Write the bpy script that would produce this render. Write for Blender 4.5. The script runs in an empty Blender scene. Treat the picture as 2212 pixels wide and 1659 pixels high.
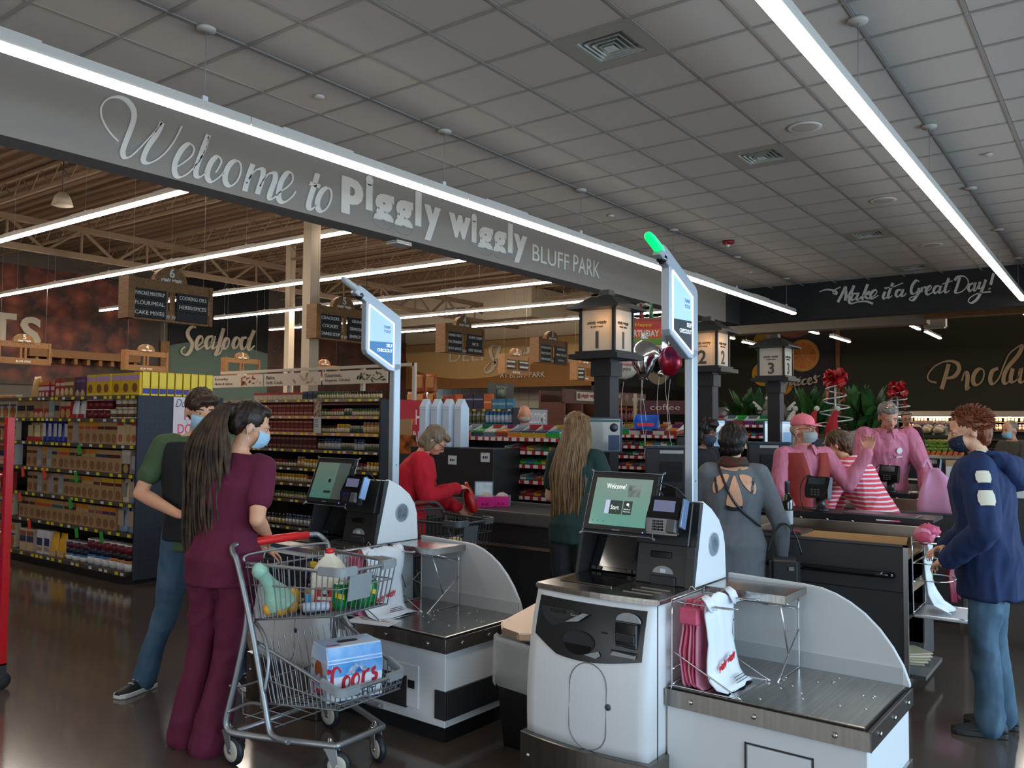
import bpy, bmesh, math, random
from math import sin, cos, pi, radians as R, atan2, sqrt
from mathutils import Vector as V, Matrix as MX, noise as NZ
S = bpy.context.scene
COL = S.collection
random.seed(7)
# ------------------------------------------------------------------ camera, world, lights, exposure
F_PX, YAW, PIT, ROL, CAM_H = 1815.0, R(36.39), R(2.577), R(0.494), 1.60
CEIL = 4.288
_f = V((cos(PIT)*cos(YAW), cos(PIT)*sin(YAW), sin(PIT)))
_r = V((sin(YAW), -cos(YAW), 0)); _u = _r.cross(_f)
CR = cos(ROL)*_r + sin(ROL)*_u; CU = cos(ROL)*_u - sin(ROL)*_r; CF = _f
CP = V((0, 0, CAM_H))
cd = bpy.data.cameras.new('camera'); cam = bpy.data.objects.new('camera', cd); COL.objects.link(cam)
cd.sensor_width = 36; cd.lens = 36*F_PX/2212; cd.clip_start = .05; cd.clip_end = 200
cam.matrix_world = MX(((CR.x, CU.x, -CF.x, CP.x), (CR.y, CU.y, -CF.y, CP.y), (CR.z, CU.z, -CF.z, CP.z), (0, 0, 0, 1)))
S.camera = cam
S.view_settings.view_transform = 'Standard'; S.view_settings.look = 'None'
S.view_settings.gamma = 1; S.view_settings.use_curve_mapping = False
S.view_settings.exposure = 0.0
w = bpy.data.worlds.new('world'); S.world = w; w.use_nodes = True
bg = w.node_tree.nodes['Background']; bg.inputs[0].default_value = (.55, .75, 1, 1); bg.inputs[1].default_value = 1.2
LED_E = 16.0
def area(name, loc, target, sx, sy, power, col):
    l = bpy.data.lights.new(name, 'AREA'); l.shape = 'RECTANGLE'; l.size = sx; l.size_y = sy; l.energy = power; l.color = col
    o = bpy.data.objects.new(name, l); COL.objects.link(o); o.location = loc
    l.spread = R(140); o.rotation_euler = (V(target)-V(loc)).to_track_quat('-Z', 'Y').to_euler(); return o
area('daylight_front_glass', (5, -3.9, 1.75), (5, 3, .3), 14, 2.3, 520, (.58, .80, 1))
area('daylight_side_glass', (-4.9, 2.0, 1.8), (3, 2.6, .4), 9, 2.3, 120, (.86, .93, 1))
S.cycles.max_bounces = 8; S.cycles.diffuse_bounces = 4; S.cycles.glossy_bounces = 4; S.cycles.transmission_bounces = 6
S.cycles.sample_clamp_indirect = 6; S.cycles.caustics_reflective = False; S.cycles.caustics_refractive = False

def ray(x, y):
    return CF*F_PX + (x-1106)*CR - (y-829.5)*CU
def hit(x, y, ax, v):          # the photograph's line of sight through (x, y), met with the plane ax = v
    d = ray(x, y); k = 'xyz'.index(ax); return CP + d*((v-CP[k])/d[k])
def dep(x, y, d):
    return CP + ray(x, y)*(d/F_PX)

# ------------------------------------------------------------------ materials
MATS = {}
def lin(c):
    if isinstance(c, str):
        c = [int(c[i:i+2], 16)/255 for i in (0, 2, 4)]
        c = [x/12.92 if x <= .04045 else ((x+.055)/1.055)**2.4 for x in c]
    return (c[0], c[1], c[2], 1)
def mat(c, rough=.55, metal=0, emit=0, var=0, vs=20, bump=0, bs=200, alpha=1, trans=0, coat=0, c2=None, spec=.5, stretch=None, ior=1.45, mix=(.35, .65)):
    key = (str(c), rough, metal, emit, var, vs, bump, bs, alpha, trans, coat, str(c2), spec, stretch, mix)
    if key in MATS: return MATS[key]
    m = bpy.data.materials.new('mat'); m.use_nodes = True; nt = m.node_tree; b = nt.nodes['Principled BSDF']
    col = lin(c); b.inputs['Base Color'].default_value = col; b.inputs['Roughness'].default_value = rough
    b.inputs['Metallic'].default_value = metal; b.inputs['Specular IOR Level'].default_value = spec
    b.inputs['Alpha'].default_value = alpha; b.inputs['Transmission Weight'].default_value = trans; b.inputs['IOR'].default_value = ior
    b.inputs['Coat Weight'].default_value = coat; b.inputs['Coat Roughness'].default_value = .08
    if emit: b.inputs['Emission Color'].default_value = col; b.inputs['Emission Strength'].default_value = emit
    def noise(scale, det=3):
        tc = nt.nodes.new('ShaderNodeTexCoord'); n = nt.nodes.new('ShaderNodeTexNoise'); n.inputs['Scale'].default_value = scale; n.inputs['Detail'].default_value = det
        src = tc.outputs['Object']
        if stretch:
            mp = nt.nodes.new('ShaderNodeMapping'); mp.inputs['Scale'].default_value = stretch; nt.links.new(src, mp.inputs[0]); src = mp.outputs[0]
        nt.links.new(src, n.inputs['Vector']); return n
    if var or c2:
        n = noise(vs, 5); r = nt.nodes.new('ShaderNodeValToRGB'); e = r.color_ramp.elements
        e[0].position, e[1].position = mix
        if c2: e[0].color = col; e[1].color = lin(c2)
        else:
            e[0].color = tuple(x*(1-var) for x in col[:3])+(1,); e[1].color = tuple(min(1, x*(1+var)) for x in col[:3])+(1,)
        nt.links.new(n.outputs[0], r.inputs[0]); nt.links.new(r.outputs[0], b.inputs['Base Color'])
    if bump:
        n = noise(bs); bp = nt.nodes.new('ShaderNodeBump'); bp.inputs['Strength'].default_value = bump; bp.inputs['Distance'].default_value = .004
        nt.links.new(n.outputs[0], bp.inputs['Height']); nt.links.new(bp.outputs[0], b.inputs['Normal'])
    MATS[key] = m; return m
WHITE = mat('d9dbdc', .38); STEEL = mat((.48, .46, .43), .22, 1, var=.12, vs=3, stretch=(1, 40, 1)); CHROME = mat((.72, .72, .72), .12, 1)
BLACK = mat((.012, .012, .013), .35); BLACKG = mat((.006, .006, .007), .06, coat=.6); DARK = mat((.03, .031, .033), .45); GREY = mat((.085, .088, .09), .5)
WOOD = mat('8a6236', .6, c2='6f4a26', vs=6, stretch=(1, 1, 14)); WOODH = mat('8d6539', .6, c2='6b4825', vs=5, stretch=(8, 1, 10))
CART = mat((.30, .31, .32), .38, .75, bump=.15, bs=500); CARTP = mat((.27, .29, .30), .45)
LED = mat((1, .90, .80), .5, emit=LED_E); RED = mat((.62, .012, .012), .4)
LED2 = mat((1, .88, .76), .5, emit=60)

# ------------------------------------------------------------------ mesh building
class MB:
    def __init__(s): s.v = []; s.f = []; s.m = []; s.s = []
    def add(s, vs, fs, m=0, sm=False):
        o = len(s.v); s.v += [tuple(p) for p in vs]
        for f in fs: s.f.append([i+o for i in f]); s.m.append(m); s.s.append(sm)
        return s
    def box(s, x0, y0, z0, x1, y1, z1, m=0):
        if x0 > x1: x0, x1 = x1, x0
        if y0 > y1: y0, y1 = y1, y0
        if z0 > z1: z0, z1 = z1, z0
        v = [(x, y, z) for x in (x0, x1) for y in (y0, y1) for z in (z0, z1)]
        return s.add(v, [(0, 1, 3, 2), (4, 6, 7, 5), (0, 4, 5, 1), (2, 3, 7, 6), (0, 2, 6, 4), (1, 5, 7, 3)], m)
    def hexa(s, lo, hi, m=0, sm=False):        # two rings of equal length, capped
        n = len(lo); f = [tuple(range(n))[::-1], tuple(range(n, 2*n))]
        f += [(i, (i+1) % n, n+(i+1) % n, n+i) for i in range(n)]
        o = len(s.v); s.v += [tuple(p) for p in list(lo)+list(hi)]
        for k, q in enumerate(f): s.f.append([i+o for i in q]); s.m.append(m); s.s.append(sm and k > 1)
        return s
    def prism(s, pts, ax, a, b, m=0, sm=False):   # pts: outline in the two other axes
        def P(p, t): return {'x': (t, p[0], p[1]), 'y': (p[0], t, p[1]), 'z': (p[0], p[1], t)}[ax]
        return s.hexa([P(p, a) for p in pts], [P(p, b) for p in pts], m, sm)
    def loft(s, rings, m=0, sm=True, caps=True, closed=True):
        n = len(rings[0]); o = len(s.v)
        for r in rings: s.v += [tuple(p) for p in r]
        for k in range(len(rings)-1):
            for i in range(n if closed else n-1):
                j = (i+1) % n; s.f.append([o+k*n+i, o+k*n+j, o+(k+1)*n+j, o+(k+1)*n+i]); s.m.append(m); s.s.append(sm)
        if caps and closed:
            s.f.append([o+i for i in range(n)][::-1]); s.m.append(m); s.s.append(False)
            s.f.append([o+(len(rings)-1)*n+i for i in range(n)]); s.m.append(m); s.s.append(False)
        return s
    def lathe(s, prof, n=20, o=(0, 0, 0), m=0, sm=True, ax='z', a0=0, a1=2*pi):
        def P(r, h, a):
            c, q = r*cos(a), r*sin(a)
            return {'z': (o[0]+c, o[1]+q, o[2]+h), 'x': (o[0]+h, o[1]+c, o[2]+q), 'y': (o[0]+q, o[1]+h, o[2]+c)}[ax]
        return s.loft([[P(r, h, 2*pi*i/n) for i in range(n)] for r, h in prof], m, sm)
    def tube(s, pts, r, n=8, m=0, closed=False, caps=True):
        pts = [V(p) for p in pts]; N = len(pts); rings = []; prev = None
        for i, p in enumerate(pts):
            if closed: t = pts[(i+1) % N]-pts[i-1]
            else: t = pts[min(i+1, N-1)]-pts[max(i-1, 0)]
            if t.length < 1e-9: t = V((0, 0, 1))
            t.normalize()
            if prev is None: a = t.orthogonal().normalized()
            else:
                a = prev-t*prev.dot(t)
                a = a.normalized() if a.length > 1e-6 else t.orthogonal().normalized()
            prev = a; b = t.cross(a); rr = r[i] if isinstance(r, (list, tuple)) else r
            rings.append([p+(a*cos(2*pi*k/n)+b*sin(2*pi*k/n))*rr for k in range(n)])
        if closed: rings.append(rings[0]); caps = False
        return s.loft(rings, m, True, caps)
    def ball(s, c, r, n=12, m=0, sc=(1, 1, 1)):
        k = max(4, n//2)
        rg = [[(c[0]+r*sc[0]*sin(a)*cos(2*pi*i/n), c[1]+r*sc[1]*sin(a)*sin(2*pi*i/n), c[2]+r*sc[2]*cos(a)) for i in range(n)] for a in [max(.02, min(pi-.02, pi*j/k)) for j in range(k+1)][::-1]]
        return s.loft(rg, m)
    def text(s, t, org, rt, up, w=None, h=None, m=0, bold=0, depth=.0, font=None, shear=0, align=0):
        me, bb = text_mesh(t, bold, shear)
        x0, y0, x1, y1 = bb; tw, th = max(x1-x0, 1e-6), max(y1-y0, 1e-6)
        sx = w/tw if w else None; sy = h/th if h else None
        sx = sx or sy; sy = sy or sx
        rt, up, org = V(rt), V(up), V(org); nr = rt.cross(up); ox = -align*tw*sx
        vs = [org+rt*((x-x0)*sx+ox)+up*((y-y0)*sy)+nr*(z*depth) for x, y, z in me[0]]
        return s.add(vs, me[1], m)
    def xf(s, M):
        s.v = [tuple(M @ V(p)) for p in s.v]; return s
    def mesh(s, name, mats, bevel=0, seg=1):
        me = bpy.data.meshes.new(name); me.from_pydata(s.v, [], s.f)
        for q in (mats if isinstance(mats, (list, tuple)) else [mats]): me.materials.append(q)
        me.polygons.foreach_set('material_index', s.m); me.polygons.foreach_set('use_smooth', s.s)
        bm = bmesh.new(); bm.from_mesh(me)
        if bevel:
            bmesh.ops.remove_doubles(bm, verts=bm.verts, dist=1e-5)
            es = [e for e in bm.edges if len(e.link_faces) == 2 and e.calc_face_angle(0) > .6]
            bmesh.ops.bevel(bm, geom=es, offset=bevel, segments=seg, affect='EDGES', clamp_overlap=True)
        bmesh.ops.recalc_face_normals(bm, faces=bm.faces); bm.to_mesh(me); bm.free()
        me.update(); return me
_TX = {}
def text_mesh(t, bold, shear):
    k = (t, bold, shear)
    if k in _TX: return _TX[k]
    cu = bpy.data.curves.new('t', 'FONT'); cu.body = t; cu.size = 1; cu.offset = bold; cu.shear = shear; cu.resolution_u = 3; cu.extrude = .5
    o = bpy.data.objects.new('t', cu); me = bpy.data.meshes.new_from_object(o)
    vs = [tuple(v.co) for v in me.vertices]; fs = [tuple(p.vertices) for p in me.polygons]
    bpy.data.objects.remove(o); bpy.data.meshes.remove(me); bpy.data.curves.remove(cu)
    xs = [v[0] for v in vs]; ys = [v[1] for v in vs]
    _TX[k] = ((vs, fs), (min(xs), min(ys), max(xs), max(ys))); return _TX[k]

def obj(name, mb, mats, parent=None, bevel=0, seg=1):
    me = mb if isinstance(mb, bpy.types.Mesh) else mb.mesh(name, mats, bevel, seg)
    o = bpy.data.objects.new(name, me); COL.objects.link(o)
    if parent: o.parent = parent
    return o
def tag(o, label=None, cat=None, group=None, kind=None):
    if label: o['label'] = label
    if cat: o['category'] = cat
    if group: o['group'] = group
    if kind: o['kind'] = kind
    return o
def thing(name, label, cat, loc=(0, 0, 0), rz=0, group=None):
    o = bpy.data.objects.new(name, None); COL.objects.link(o); o.location = loc; o.rotation_euler = (0, 0, rz); o.empty_display_size = .05
    return tag(o, label, cat, group)
def struct(name, mb, mats, parent=None, bevel=0):
    o = obj(name, mb, mats, parent, bevel)
    if not parent: o['kind'] = 'structure'
    return o
def dup(o, loc=None, rz=None, label=None, parent=None):
    c = o.copy(); COL.objects.link(c)
    if parent: c.parent = parent
    if loc is not None: c.location = loc
    if rz is not None: c.rotation_euler = (0, 0, rz)
    if label: c['label'] = label
    for ch in o.children: dup(ch, parent=c)
    return c
ORD = 'first second third fourth fifth sixth seventh eighth ninth tenth eleventh twelfth thirteenth fourteenth fifteenth sixteenth seventeenth eighteenth nineteenth'.split()
TENS = {2: 'twent', 3: 'thirt', 4: 'fort', 5: 'fift', 6: 'sixt', 7: 'sevent', 8: 'eight', 9: 'ninet', 10: 'hundredt', 11: 'hundred-and-tent', 12: 'hundred-and-twent', 13: 'hundred-and-thirt', 14: 'hundred-and-fort'}
def nth(n):                     # 1 -> first
    if n < 20: return ORD[n-1]
    t, u = divmod(n, 10)
    return TENS[t]+('ieth' if u == 0 else 'y-'+ORD[u-1])
def smooth(pts, k=6, closed=False):
    out = []; n = len(pts); pts = [V(p) for p in pts]
    for i in range(n if closed else n-1):
        a, b, c, d = (pts[(i-1) % n], pts[i], pts[(i+1) % n], pts[(i+2) % n]) if closed else (pts[max(i-1, 0)], pts[i], pts[i+1], pts[min(i+2, n-1)])
        for j in range(k):
            t = j/k; out.append(.5*((2*b)+(c-a)*t+(2*a-5*b+4*c-d)*t*t+(3*b-a-3*c+d)*t**3))
    if not closed: out.append(pts[-1])
    return out
def strokes(mb, lines, to3d, nrm, wmin, wmax, th=.012, m=0, sl=.35):   # brush lettering: pixel strokes laid on a wall plane, thick when going down
    for ln in lines:
        p = smooth([V((a, b, 0)) for a, b in ln], 7); n = len(p); Lf = []; Rt = []
        for i, q in enumerate(p):
            t = p[min(i+1, n-1)]-p[max(i-1, 0)]
            if t.length < 1e-6: continue
            t.normalize(); k = max(0, min(1, (t.y+sl)/(.75+sl))); wd = (wmin+(wmax-wmin)*k)*.5
            nn = V((-t.y, t.x, 0)); Lf.append(to3d(*(q+nn*wd).xy)); Rt.append(to3d(*(q-nn*wd).xy))
        N = V(nrm)*th
        mb.loft([[a, b, b+N, a+N] for a, b in zip(Lf, Rt)], m, False)
    return mb
# ================================================================== the setting
XR, YR, DX = 38.0, 27.0, 28.3          # produce wall, rear wall, deli front
fm = mat((.066, .048, .037), .14, c2=(.105, .077, .060), vs=.55, coat=.25, mix=(.3, .72))
struct('floor', MB().box(-6, -4.5, -.1, XR, YR, 0), fm)
# suspended ceiling: tiles laid in a grid of tee bars
GX, GY, TS = 2.418, 5.690, .6096
tile_m = mat('b0a9a1', .85, bump=.25, bs=260)
seat = struct('ceiling', MB().box(-6, -4.5, CEIL+.04, 16.4, 6.29, CEIL+.09), mat((.5, .49, .48), .9))
tb = MB().box(-TS/2+.012, -TS/2+.012, .004, TS/2-.012, TS/2-.012, .02)
tme = tb.mesh('ceiling_tile', tile_m, .004)
VENT = {(4, -5), (9, -5), (16, -5), (21, -5)}
cells = []
for i in range(-14, 23):
    for j in range(-17, 1):
        x, y = GX+(i+.5)*TS, GY+(j+.5)*TS
        if x+TS/2 > 16.42 or (i, j) in VENT or y+TS/2 > 6.31: continue
        d = V((x, y, CEIL))-CP; z = d.dot(CF)
        vis = z > .5 and abs(d.dot(CR)/z) < .66 and -.05 < d.dot(CU)/z < .5
        cells.append((0 if vis else 1, d.length, x, y))
cells.sort(); rest = MB(); nt_ = 0
for v, d, x, y in cells:
    if v == 0 and nt_ < 300:
        o = bpy.data.objects.new('ceiling_tile', tme); COL.objects.link(o); o.location = (x, y, CEIL); o.parent = seat; nt_ += 1
    else: rest.box(x-TS/2+.012, y-TS/2+.012, CEIL+.004, x+TS/2-.012, y+TS/2-.012, CEIL+.02)
tag(obj('tile_field', rest, tile_m, seat), kind='stuff')
gb = MB()
for j in range(-17, 2): gb.box(-6, GY+j*TS-.012, CEIL-.004, 16.4, GY+j*TS+.012, CEIL+.008)
for i in range(-14, 23): gb.box(GX+i*TS-.012, -4.5, CEIL-.003, GX+i*TS+.012, 6.29, CEIL+.007)
obj('tee_bar_grid', gb, mat('8f8983', .6), seat)
# bulkheads
bulk_m = mat('84807a', .8)
struct('wall_bulkhead', MB().box(-6, 6.29, 3.565, 15.5, 6.55, 6.9), bulk_m)
struct('wall_produce_bulkhead', MB().box(16.4, -4.5, 3.63, 16.75, 6.9, 6.9), mat((.012, .012, .012), .7))
struct('trim_bulkhead', MB().box(15.5, 6.35, 3.6, 16.4, 6.5, 6.9), mat((.03, .03, .03), .7))  # dark gap between the bulkheads, drawn as a near-black infill
# shell
rear_m = mat((.10, .085, .07), .8)
struct('wall_rear', MB().box(-6, YR, 0, DX+1, YR+.2, 7), rear_m)
struct('wall_left', MB().box(-6.2, -4.5, 0, -6, YR, 7), mat((.55, .53, .5), .8))
struct('wall_produce', MB().box(XR, -4.5, 0, XR+.2, 16.8, 7), mat((.030, .028, .016), .75))
struct('wall_deli_return', MB().box(DX, 16.8, 0, XR, 17, 7), mat((.028, .028, .031), .75))
wf = MB().box(-6, -4.6, 2.9, XR, -4.4, 7)
for k in range(-6, 39, 4): wf.box(k, -4.6, 0, k+.25, -4.4, 2.9)
struct('wall_front', wf, mat((.4, .39, .38), .8))
struct('window_1', MB().box(-6, -4.52, .02, XR, -4.50, 2.9), mat((1, 1, 1), 0, trans=1, ior=1.1))
# sales-floor roof: deck, joists, girders
deck_m = mat('6f5844', .85)
dk = MB(); dk.box(-6, 6.3, 6.86, XR, YR, 7)
for k in range(int(44/.3)): dk.box(-6+k*.3, 6.55, 6.80, -6+k*.3+.12, YR, 6.86)
for k in range(int(21/.3)): pass
struct('roof_deck', dk, deck_m)
struct('trim_produce_roof', MB().box(16.75, -4.5, 6.9, XR, 6.3, 7), deck_m)
jm = mat('7d6852', .7)
def truss(name, a, b, z0, z1, ch, wb, step, par=None):
    a, b = V(a), V(b); L = (b-a).length; t = (b-a)/L; m = MB(); n = V((-t.y, t.x, 0))
    for z in (z0, z1):
        p, q = a+V((0, 0, z)), b+V((0, 0, z)); e = n*ch; u = V((0, 0, ch))
        m.hexa([p-e-u, p+e-u, p+e+u, p-e+u], [q-e-u, q+e-u, q+e+u, q-e+u])
    k = int(L/step)
    for i in range(k):
        p, q = a+t*(i*step), a+t*((i+1)*step); za, zb = (z0, z1) if i % 2 == 0 else (z1, z0)
        m.tube([p+V((0, 0, za)), q+V((0, 0, zb))], wb, 4, caps=False)
        if i % 2 == 0 and wb > .025: m.tube([q+V((0, 0, z0)), q+V((0, 0, z1))], wb*.7, 4, caps=False)
    return struct(name, m, jm)
for k in range(15): truss('roof_joist', (-5+k*2.6, 6.7, 0), (-5+k*2.6, YR-.1, 0), 6.30, 6.72, .03, .013, .42)
truss('roof_girder', (-6, 20.6, 0), (DX+9, 20.6, 0), 5.55, 6.2, .07, .045, .85)
truss('roof_girder', (-6, 13.2, 0), (XR, 13.2, 0), 5.75, 6.2, .06, .035, .8)
# columns
colm = mat('b5a58e', .6)
def column(x, y, w_): struct('column', MB().box(x-w_/2, y-w_/2, 0, x+w_/2, y+w_/2, 6.8).box(x-w_/2-.012, y-w_/2-.012, 0, x+w_/2+.012, y+w_/2+.012, .25), colm)
c = hit(672.5, 600, 'y', 11); column(c.x, 11, .2)
c = hit(625, 720, 'y', 19.8); column(c.x, 19.8, .2)
# ------------------------------------------------------------------ rear wall: murals, wood posts, teal seafood zone
def npanel(name, mb, m): return struct(name, mb, m)
def sub(m): return m
def mural(kind):
    m = bpy.data.materials.new('mural_'+kind); m.use_nodes = True; nt = m.node_tree; b = nt.nodes['Principled BSDF']; b.inputs['Roughness'].default_value = .6
    tc = nt.nodes.new('ShaderNodeTexCoord'); N = nt.nodes.new; L = nt.links.new
    def ramp(src, *st):
        r = N('ShaderNodeValToRGB'); e = r.color_ramp.elements
        while len(e) < len(st): e.new(.5)
        for q, (p, c) in zip(e, st): q.position = p; q.color = lin(c)
        L(src, r.inputs[0]); return r.outputs[0]
    def mixc(f, a, c):
        x = N('ShaderNodeMix'); x.data_type = 'RGBA'; L(f, x.inputs[0]); L(a, x.inputs[6]); L(c, x.inputs[7]); return x.outputs[2]
    no = N('ShaderNodeTexNoise'); no.inputs['Scale'].default_value = .9; no.inputs['Detail'].default_value = 6; L(tc.outputs['Object'], no.inputs['Vector'])
    if kind == 'meat':
        base = ramp(no.outputs[0], (.35, '1d1712'), (.6, '3a2c22'), (.75, '564536'))
        vo = N('ShaderNodeTexVoronoi'); vo.inputs['Scale'].default_value = 1.9; L(tc.outputs['Object'], vo.inputs['Vector'])
        meat = ramp(vo.outputs['Distance'], (.0, '9a5234'), (.35, '6a2f1e'), (.75, '2a1610'))
        n2 = N('ShaderNodeTexNoise'); n2.inputs['Scale'].default_value = 4; n2.inputs['Detail'].default_value = 5; L(tc.outputs['Object'], n2.inputs['Vector'])
        meat = mixc(ramp(n2.outputs[0], (.42, '000000'), (.62, '808080')), meat, ramp(n2.outputs[0], (.4, '2a1610'), (.7, 'a4613c')))
        vm = N('ShaderNodeVectorMath'); vm.operation = 'SUBTRACT'; vm.inputs[1].default_value = (0, 0, 0); L(tc.outputs['Object'], vm.inputs[0])
        mp = N('ShaderNodeMapping'); mp.inputs['Scale'].default_value = (.30, 1, .48); L(vm.outputs[0], mp.inputs[0])
        ln = N('ShaderNodeVectorMath'); ln.operation = 'LENGTH'; L(mp.outputs[0], ln.inputs[0])
        f = ramp(ln.outputs[1], (.88, 'ffffff'), (.98, '000000'))
        L(mixc(f, base, meat), b.inputs['Base Color'])
    elif kind == 'fish':
        v2 = N('ShaderNodeTexVoronoi'); v2.inputs['Scale'].default_value = 7; L(tc.outputs['Object'], v2.inputs['Vector'])
        base = ramp(no.outputs[0], (.3, '241611'), (.55, '4a2d20'), (.75, '6a3226'))
        L(mixc(ramp(v2.outputs['Distance'], (.06, 'b0a080'), (.16, '000000')), base, ramp(v2.outputs['Color'], (.2, '8a6a48'), (.8, 'c8b48c'))), b.inputs['Base Color'])
    else:
        base = ramp(no.outputs[0], (.35, '26261f'), (.5, '3d4a2a'), (.7, '5d6a3c'))
        L(base, b.inputs['Base Color'])
    return m
def wallrect(name, x0, x1, z0, z1, m, th=.05, parent=None):     # panel on the rear wall, its origin at the middle
    cx, cz = (x0+x1)/2, (z0+z1)/2
    o = struct(name, MB().box(x0-cx, -th, z0-cz, x1-cx, 0, z1-cz), m, parent); o.location = (cx, YR, cz); return o
xm = hit(345, 700, 'y', YR).x; xt = hit(578, 700, 'y', YR).x
mp_ = wallrect('wall_mural_panel', 4.5, xm, 2.6, 6.2, mural('meat'))
q = hit(90, 690, 'y', YR); mp_.location = (q.x, YR, q.z)
mp_.data.transform(MX.Translation(V(((4.5+xm)/2-q.x, 0, 4.4-q.z))))
wallrect('trim_wood_post', xm, xm+.32, 0, 4.3, WOODH, .12)
wallrect('wall_seafood', xm+.32, xt, 0, 4.15, mat('56685f', .8))
wallrect('wall_seafood_top', xm+.32, xt, 4.15, 7, mat('14181b', .8), .04)
wv = MB(); pts = [(xm+.32+(xt-xm-.32)*k/16, 4.15+.35*sin(k/16*pi)*(1-.3*k/16)) for k in range(17)]
wv.prism([(xm+.32, 4.1)]+pts+[(xt, 4.1)], 'y', YR-.06, YR-.045)
struct('trim_seafood_wave', wv, mat('56685f', .8))
wallrect('wall_fish_mural', xt, DX, 0, 5.2, mural('fish'))
lb = MB(); a, b2 = hit(60, 760, 'y', YR-.3), hit(300, 778, 'y', YR-.3); lb.box(a.x, YR-.42, a.z-.12, b2.x, YR-.05, a.z+.12)
for k in range(9): x = a.x+(b2.x-a.x)*(k+.5)/9; lb.box(x, YR-.36, a.z-.3, x+.1, YR-.05, a.z-.12)
struct('trim_rear_ledge', lb, WOODH)
# ------------------------------------------------------------------ deli block
dm = mat('7a5226', .75); tanm = mat('a88656', .75); cream = mat('a3947c', .8)
df = MB().box(DX, 16.8, 3.05, DX+.4, YR, 5.1)
struct('wall_deli_fascia', df, dm)
ov = MB(); cy, cz = 23.2, 4.9; rr = [(cy+4.3*cos(t), cz-1.45*sin(t)) for t in [pi*k/40 for k in range(41)]]
ov.prism([p for p in rr if p[0] < YR]+[(cy-4.3, 5.05), (YR, 5.05)], 'x', DX-.03, DX)
struct('trim_deli_swoosh', ov, tanm)
w2 = MB(); w2.prism([(16.85, 3.9), (16.85, 5.05), (21, 5.05), (20.6, 4.75), (19.6, 4.3), (18.2, 4.0)], 'x', DX-.02, DX)
struct('trim_deli_wave', w2, tanm)
struct('wall_deli_upper', MB().box(DX, 16.8, 5.1, DX+.4, YR, 7), cream)
struct('trim_deli_duct', MB().box(DX-2.4, 18.2, 5.6, DX, 26, 6.75), mat('b0a48e', .8))
dv = thing('duct_grille', 'dark louvred grille in the pale duct above the deli wall', 'vent', (DX-2.41, 22.0, 6.0))
obj('frame', MB().box(-.02, -.55, -.2, 0, .55, .2), mat((.2, .19, .18), .6), dv)
for k in range(5): obj('louver', MB().box(-.035, -.5, -.16+k*.07, -.02, .5, -.12+k*.07), mat((.1, .1, .1), .6), dv)
struct('wall_deli_back', MB().box(DX+2, 16.8, 0, DX+2.2, YR, 3.2), mat('8d8577', .6))
struct('trim_deli_counter', MB().box(DX+.6, 17.4, 0, DX+1.2, YR-.4, 1.3), mat((.03, .03, .03), .4))
tl = MB()
for k in range(18):
    for j in range(3): tl.box(DX+1.97, 17+k*.55, 1.5+j*.55, DX+1.995, 17.53+k*.55, 2.03+j*.55)
struct('trim_deli_tile', tl, mat('a29a8a', .35))
# slate wall right of the deli: round bowl mural, leaf mural, sign panel, dark void below
Y2 = 16.8
g1, g2 = hit(1502, 700, 'y', Y2-.3), hit(1640, 855, 'y', Y2-.3)
gp = MB(); zt = hit(1600, 700, 'y', Y2-.3).z; zb = g2.z
arc = [(g1.x, zb), (g2.x, zb-.04)]+[(g2.x-(1-cos(t))*2.6, zb+.8+2.1*sin(t)) for t in [pi/2*k/10 for k in range(11)]]+[(g1.x, zt+.35)]
gp.prism(arc, 'y', Y2-.5, Y2-.02)
struct('wall_grab_panel', gp, mat('9c7545', .75))
def disc(name, cx, cy, r_, ax, v, m, th=.04, n=40, parent=None):
    P = hit(cx, cy, ax, v); d = MB(); d.lathe([(r_, 0), (r_, -th)], n, tuple(P), ax=ax, sm=False); return struct(name, d, m, parent)
bw = MB(); P0 = hit(1420, 765, 'y', Y2-.02)
outl = [(P0.x+1.55*cos(t), P0.z-1.35*sin(t)) for t in [pi*k/30 for k in range(31)]]
bw.prism(outl, 'y', Y2-.05, Y2); struct('trim_bowl_mural_rim', bw, mat('b9ae98', .7))
bw = MB(); bw.prism([(P0.x+(x-P0.x)*.74, P0.z+(z-P0.z)*.66) for x, z in outl], 'y', Y2-.07, Y2-.05); struct('trim_bowl_mural_fill', bw, mat('7b3d1f', .7, c2='93552f', vs=3))
a, b2 = hit(1462, 660, 'y', Y2), hit(1502, 838, 'y', Y2)
struct('trim_leaf_mural', MB().box(a.x, Y2-.04, b2.z, b2.x, Y2, a.z), mural('leaf'))
struct('trim_void_band', MB().box(DX, Y2-.06, 0, XR, Y2-.01, hit(1400, 838, 'y', Y2).z), mat((.012, .010, .008), .6))  # near-black sheet drawn for the void under the slate wall
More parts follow.
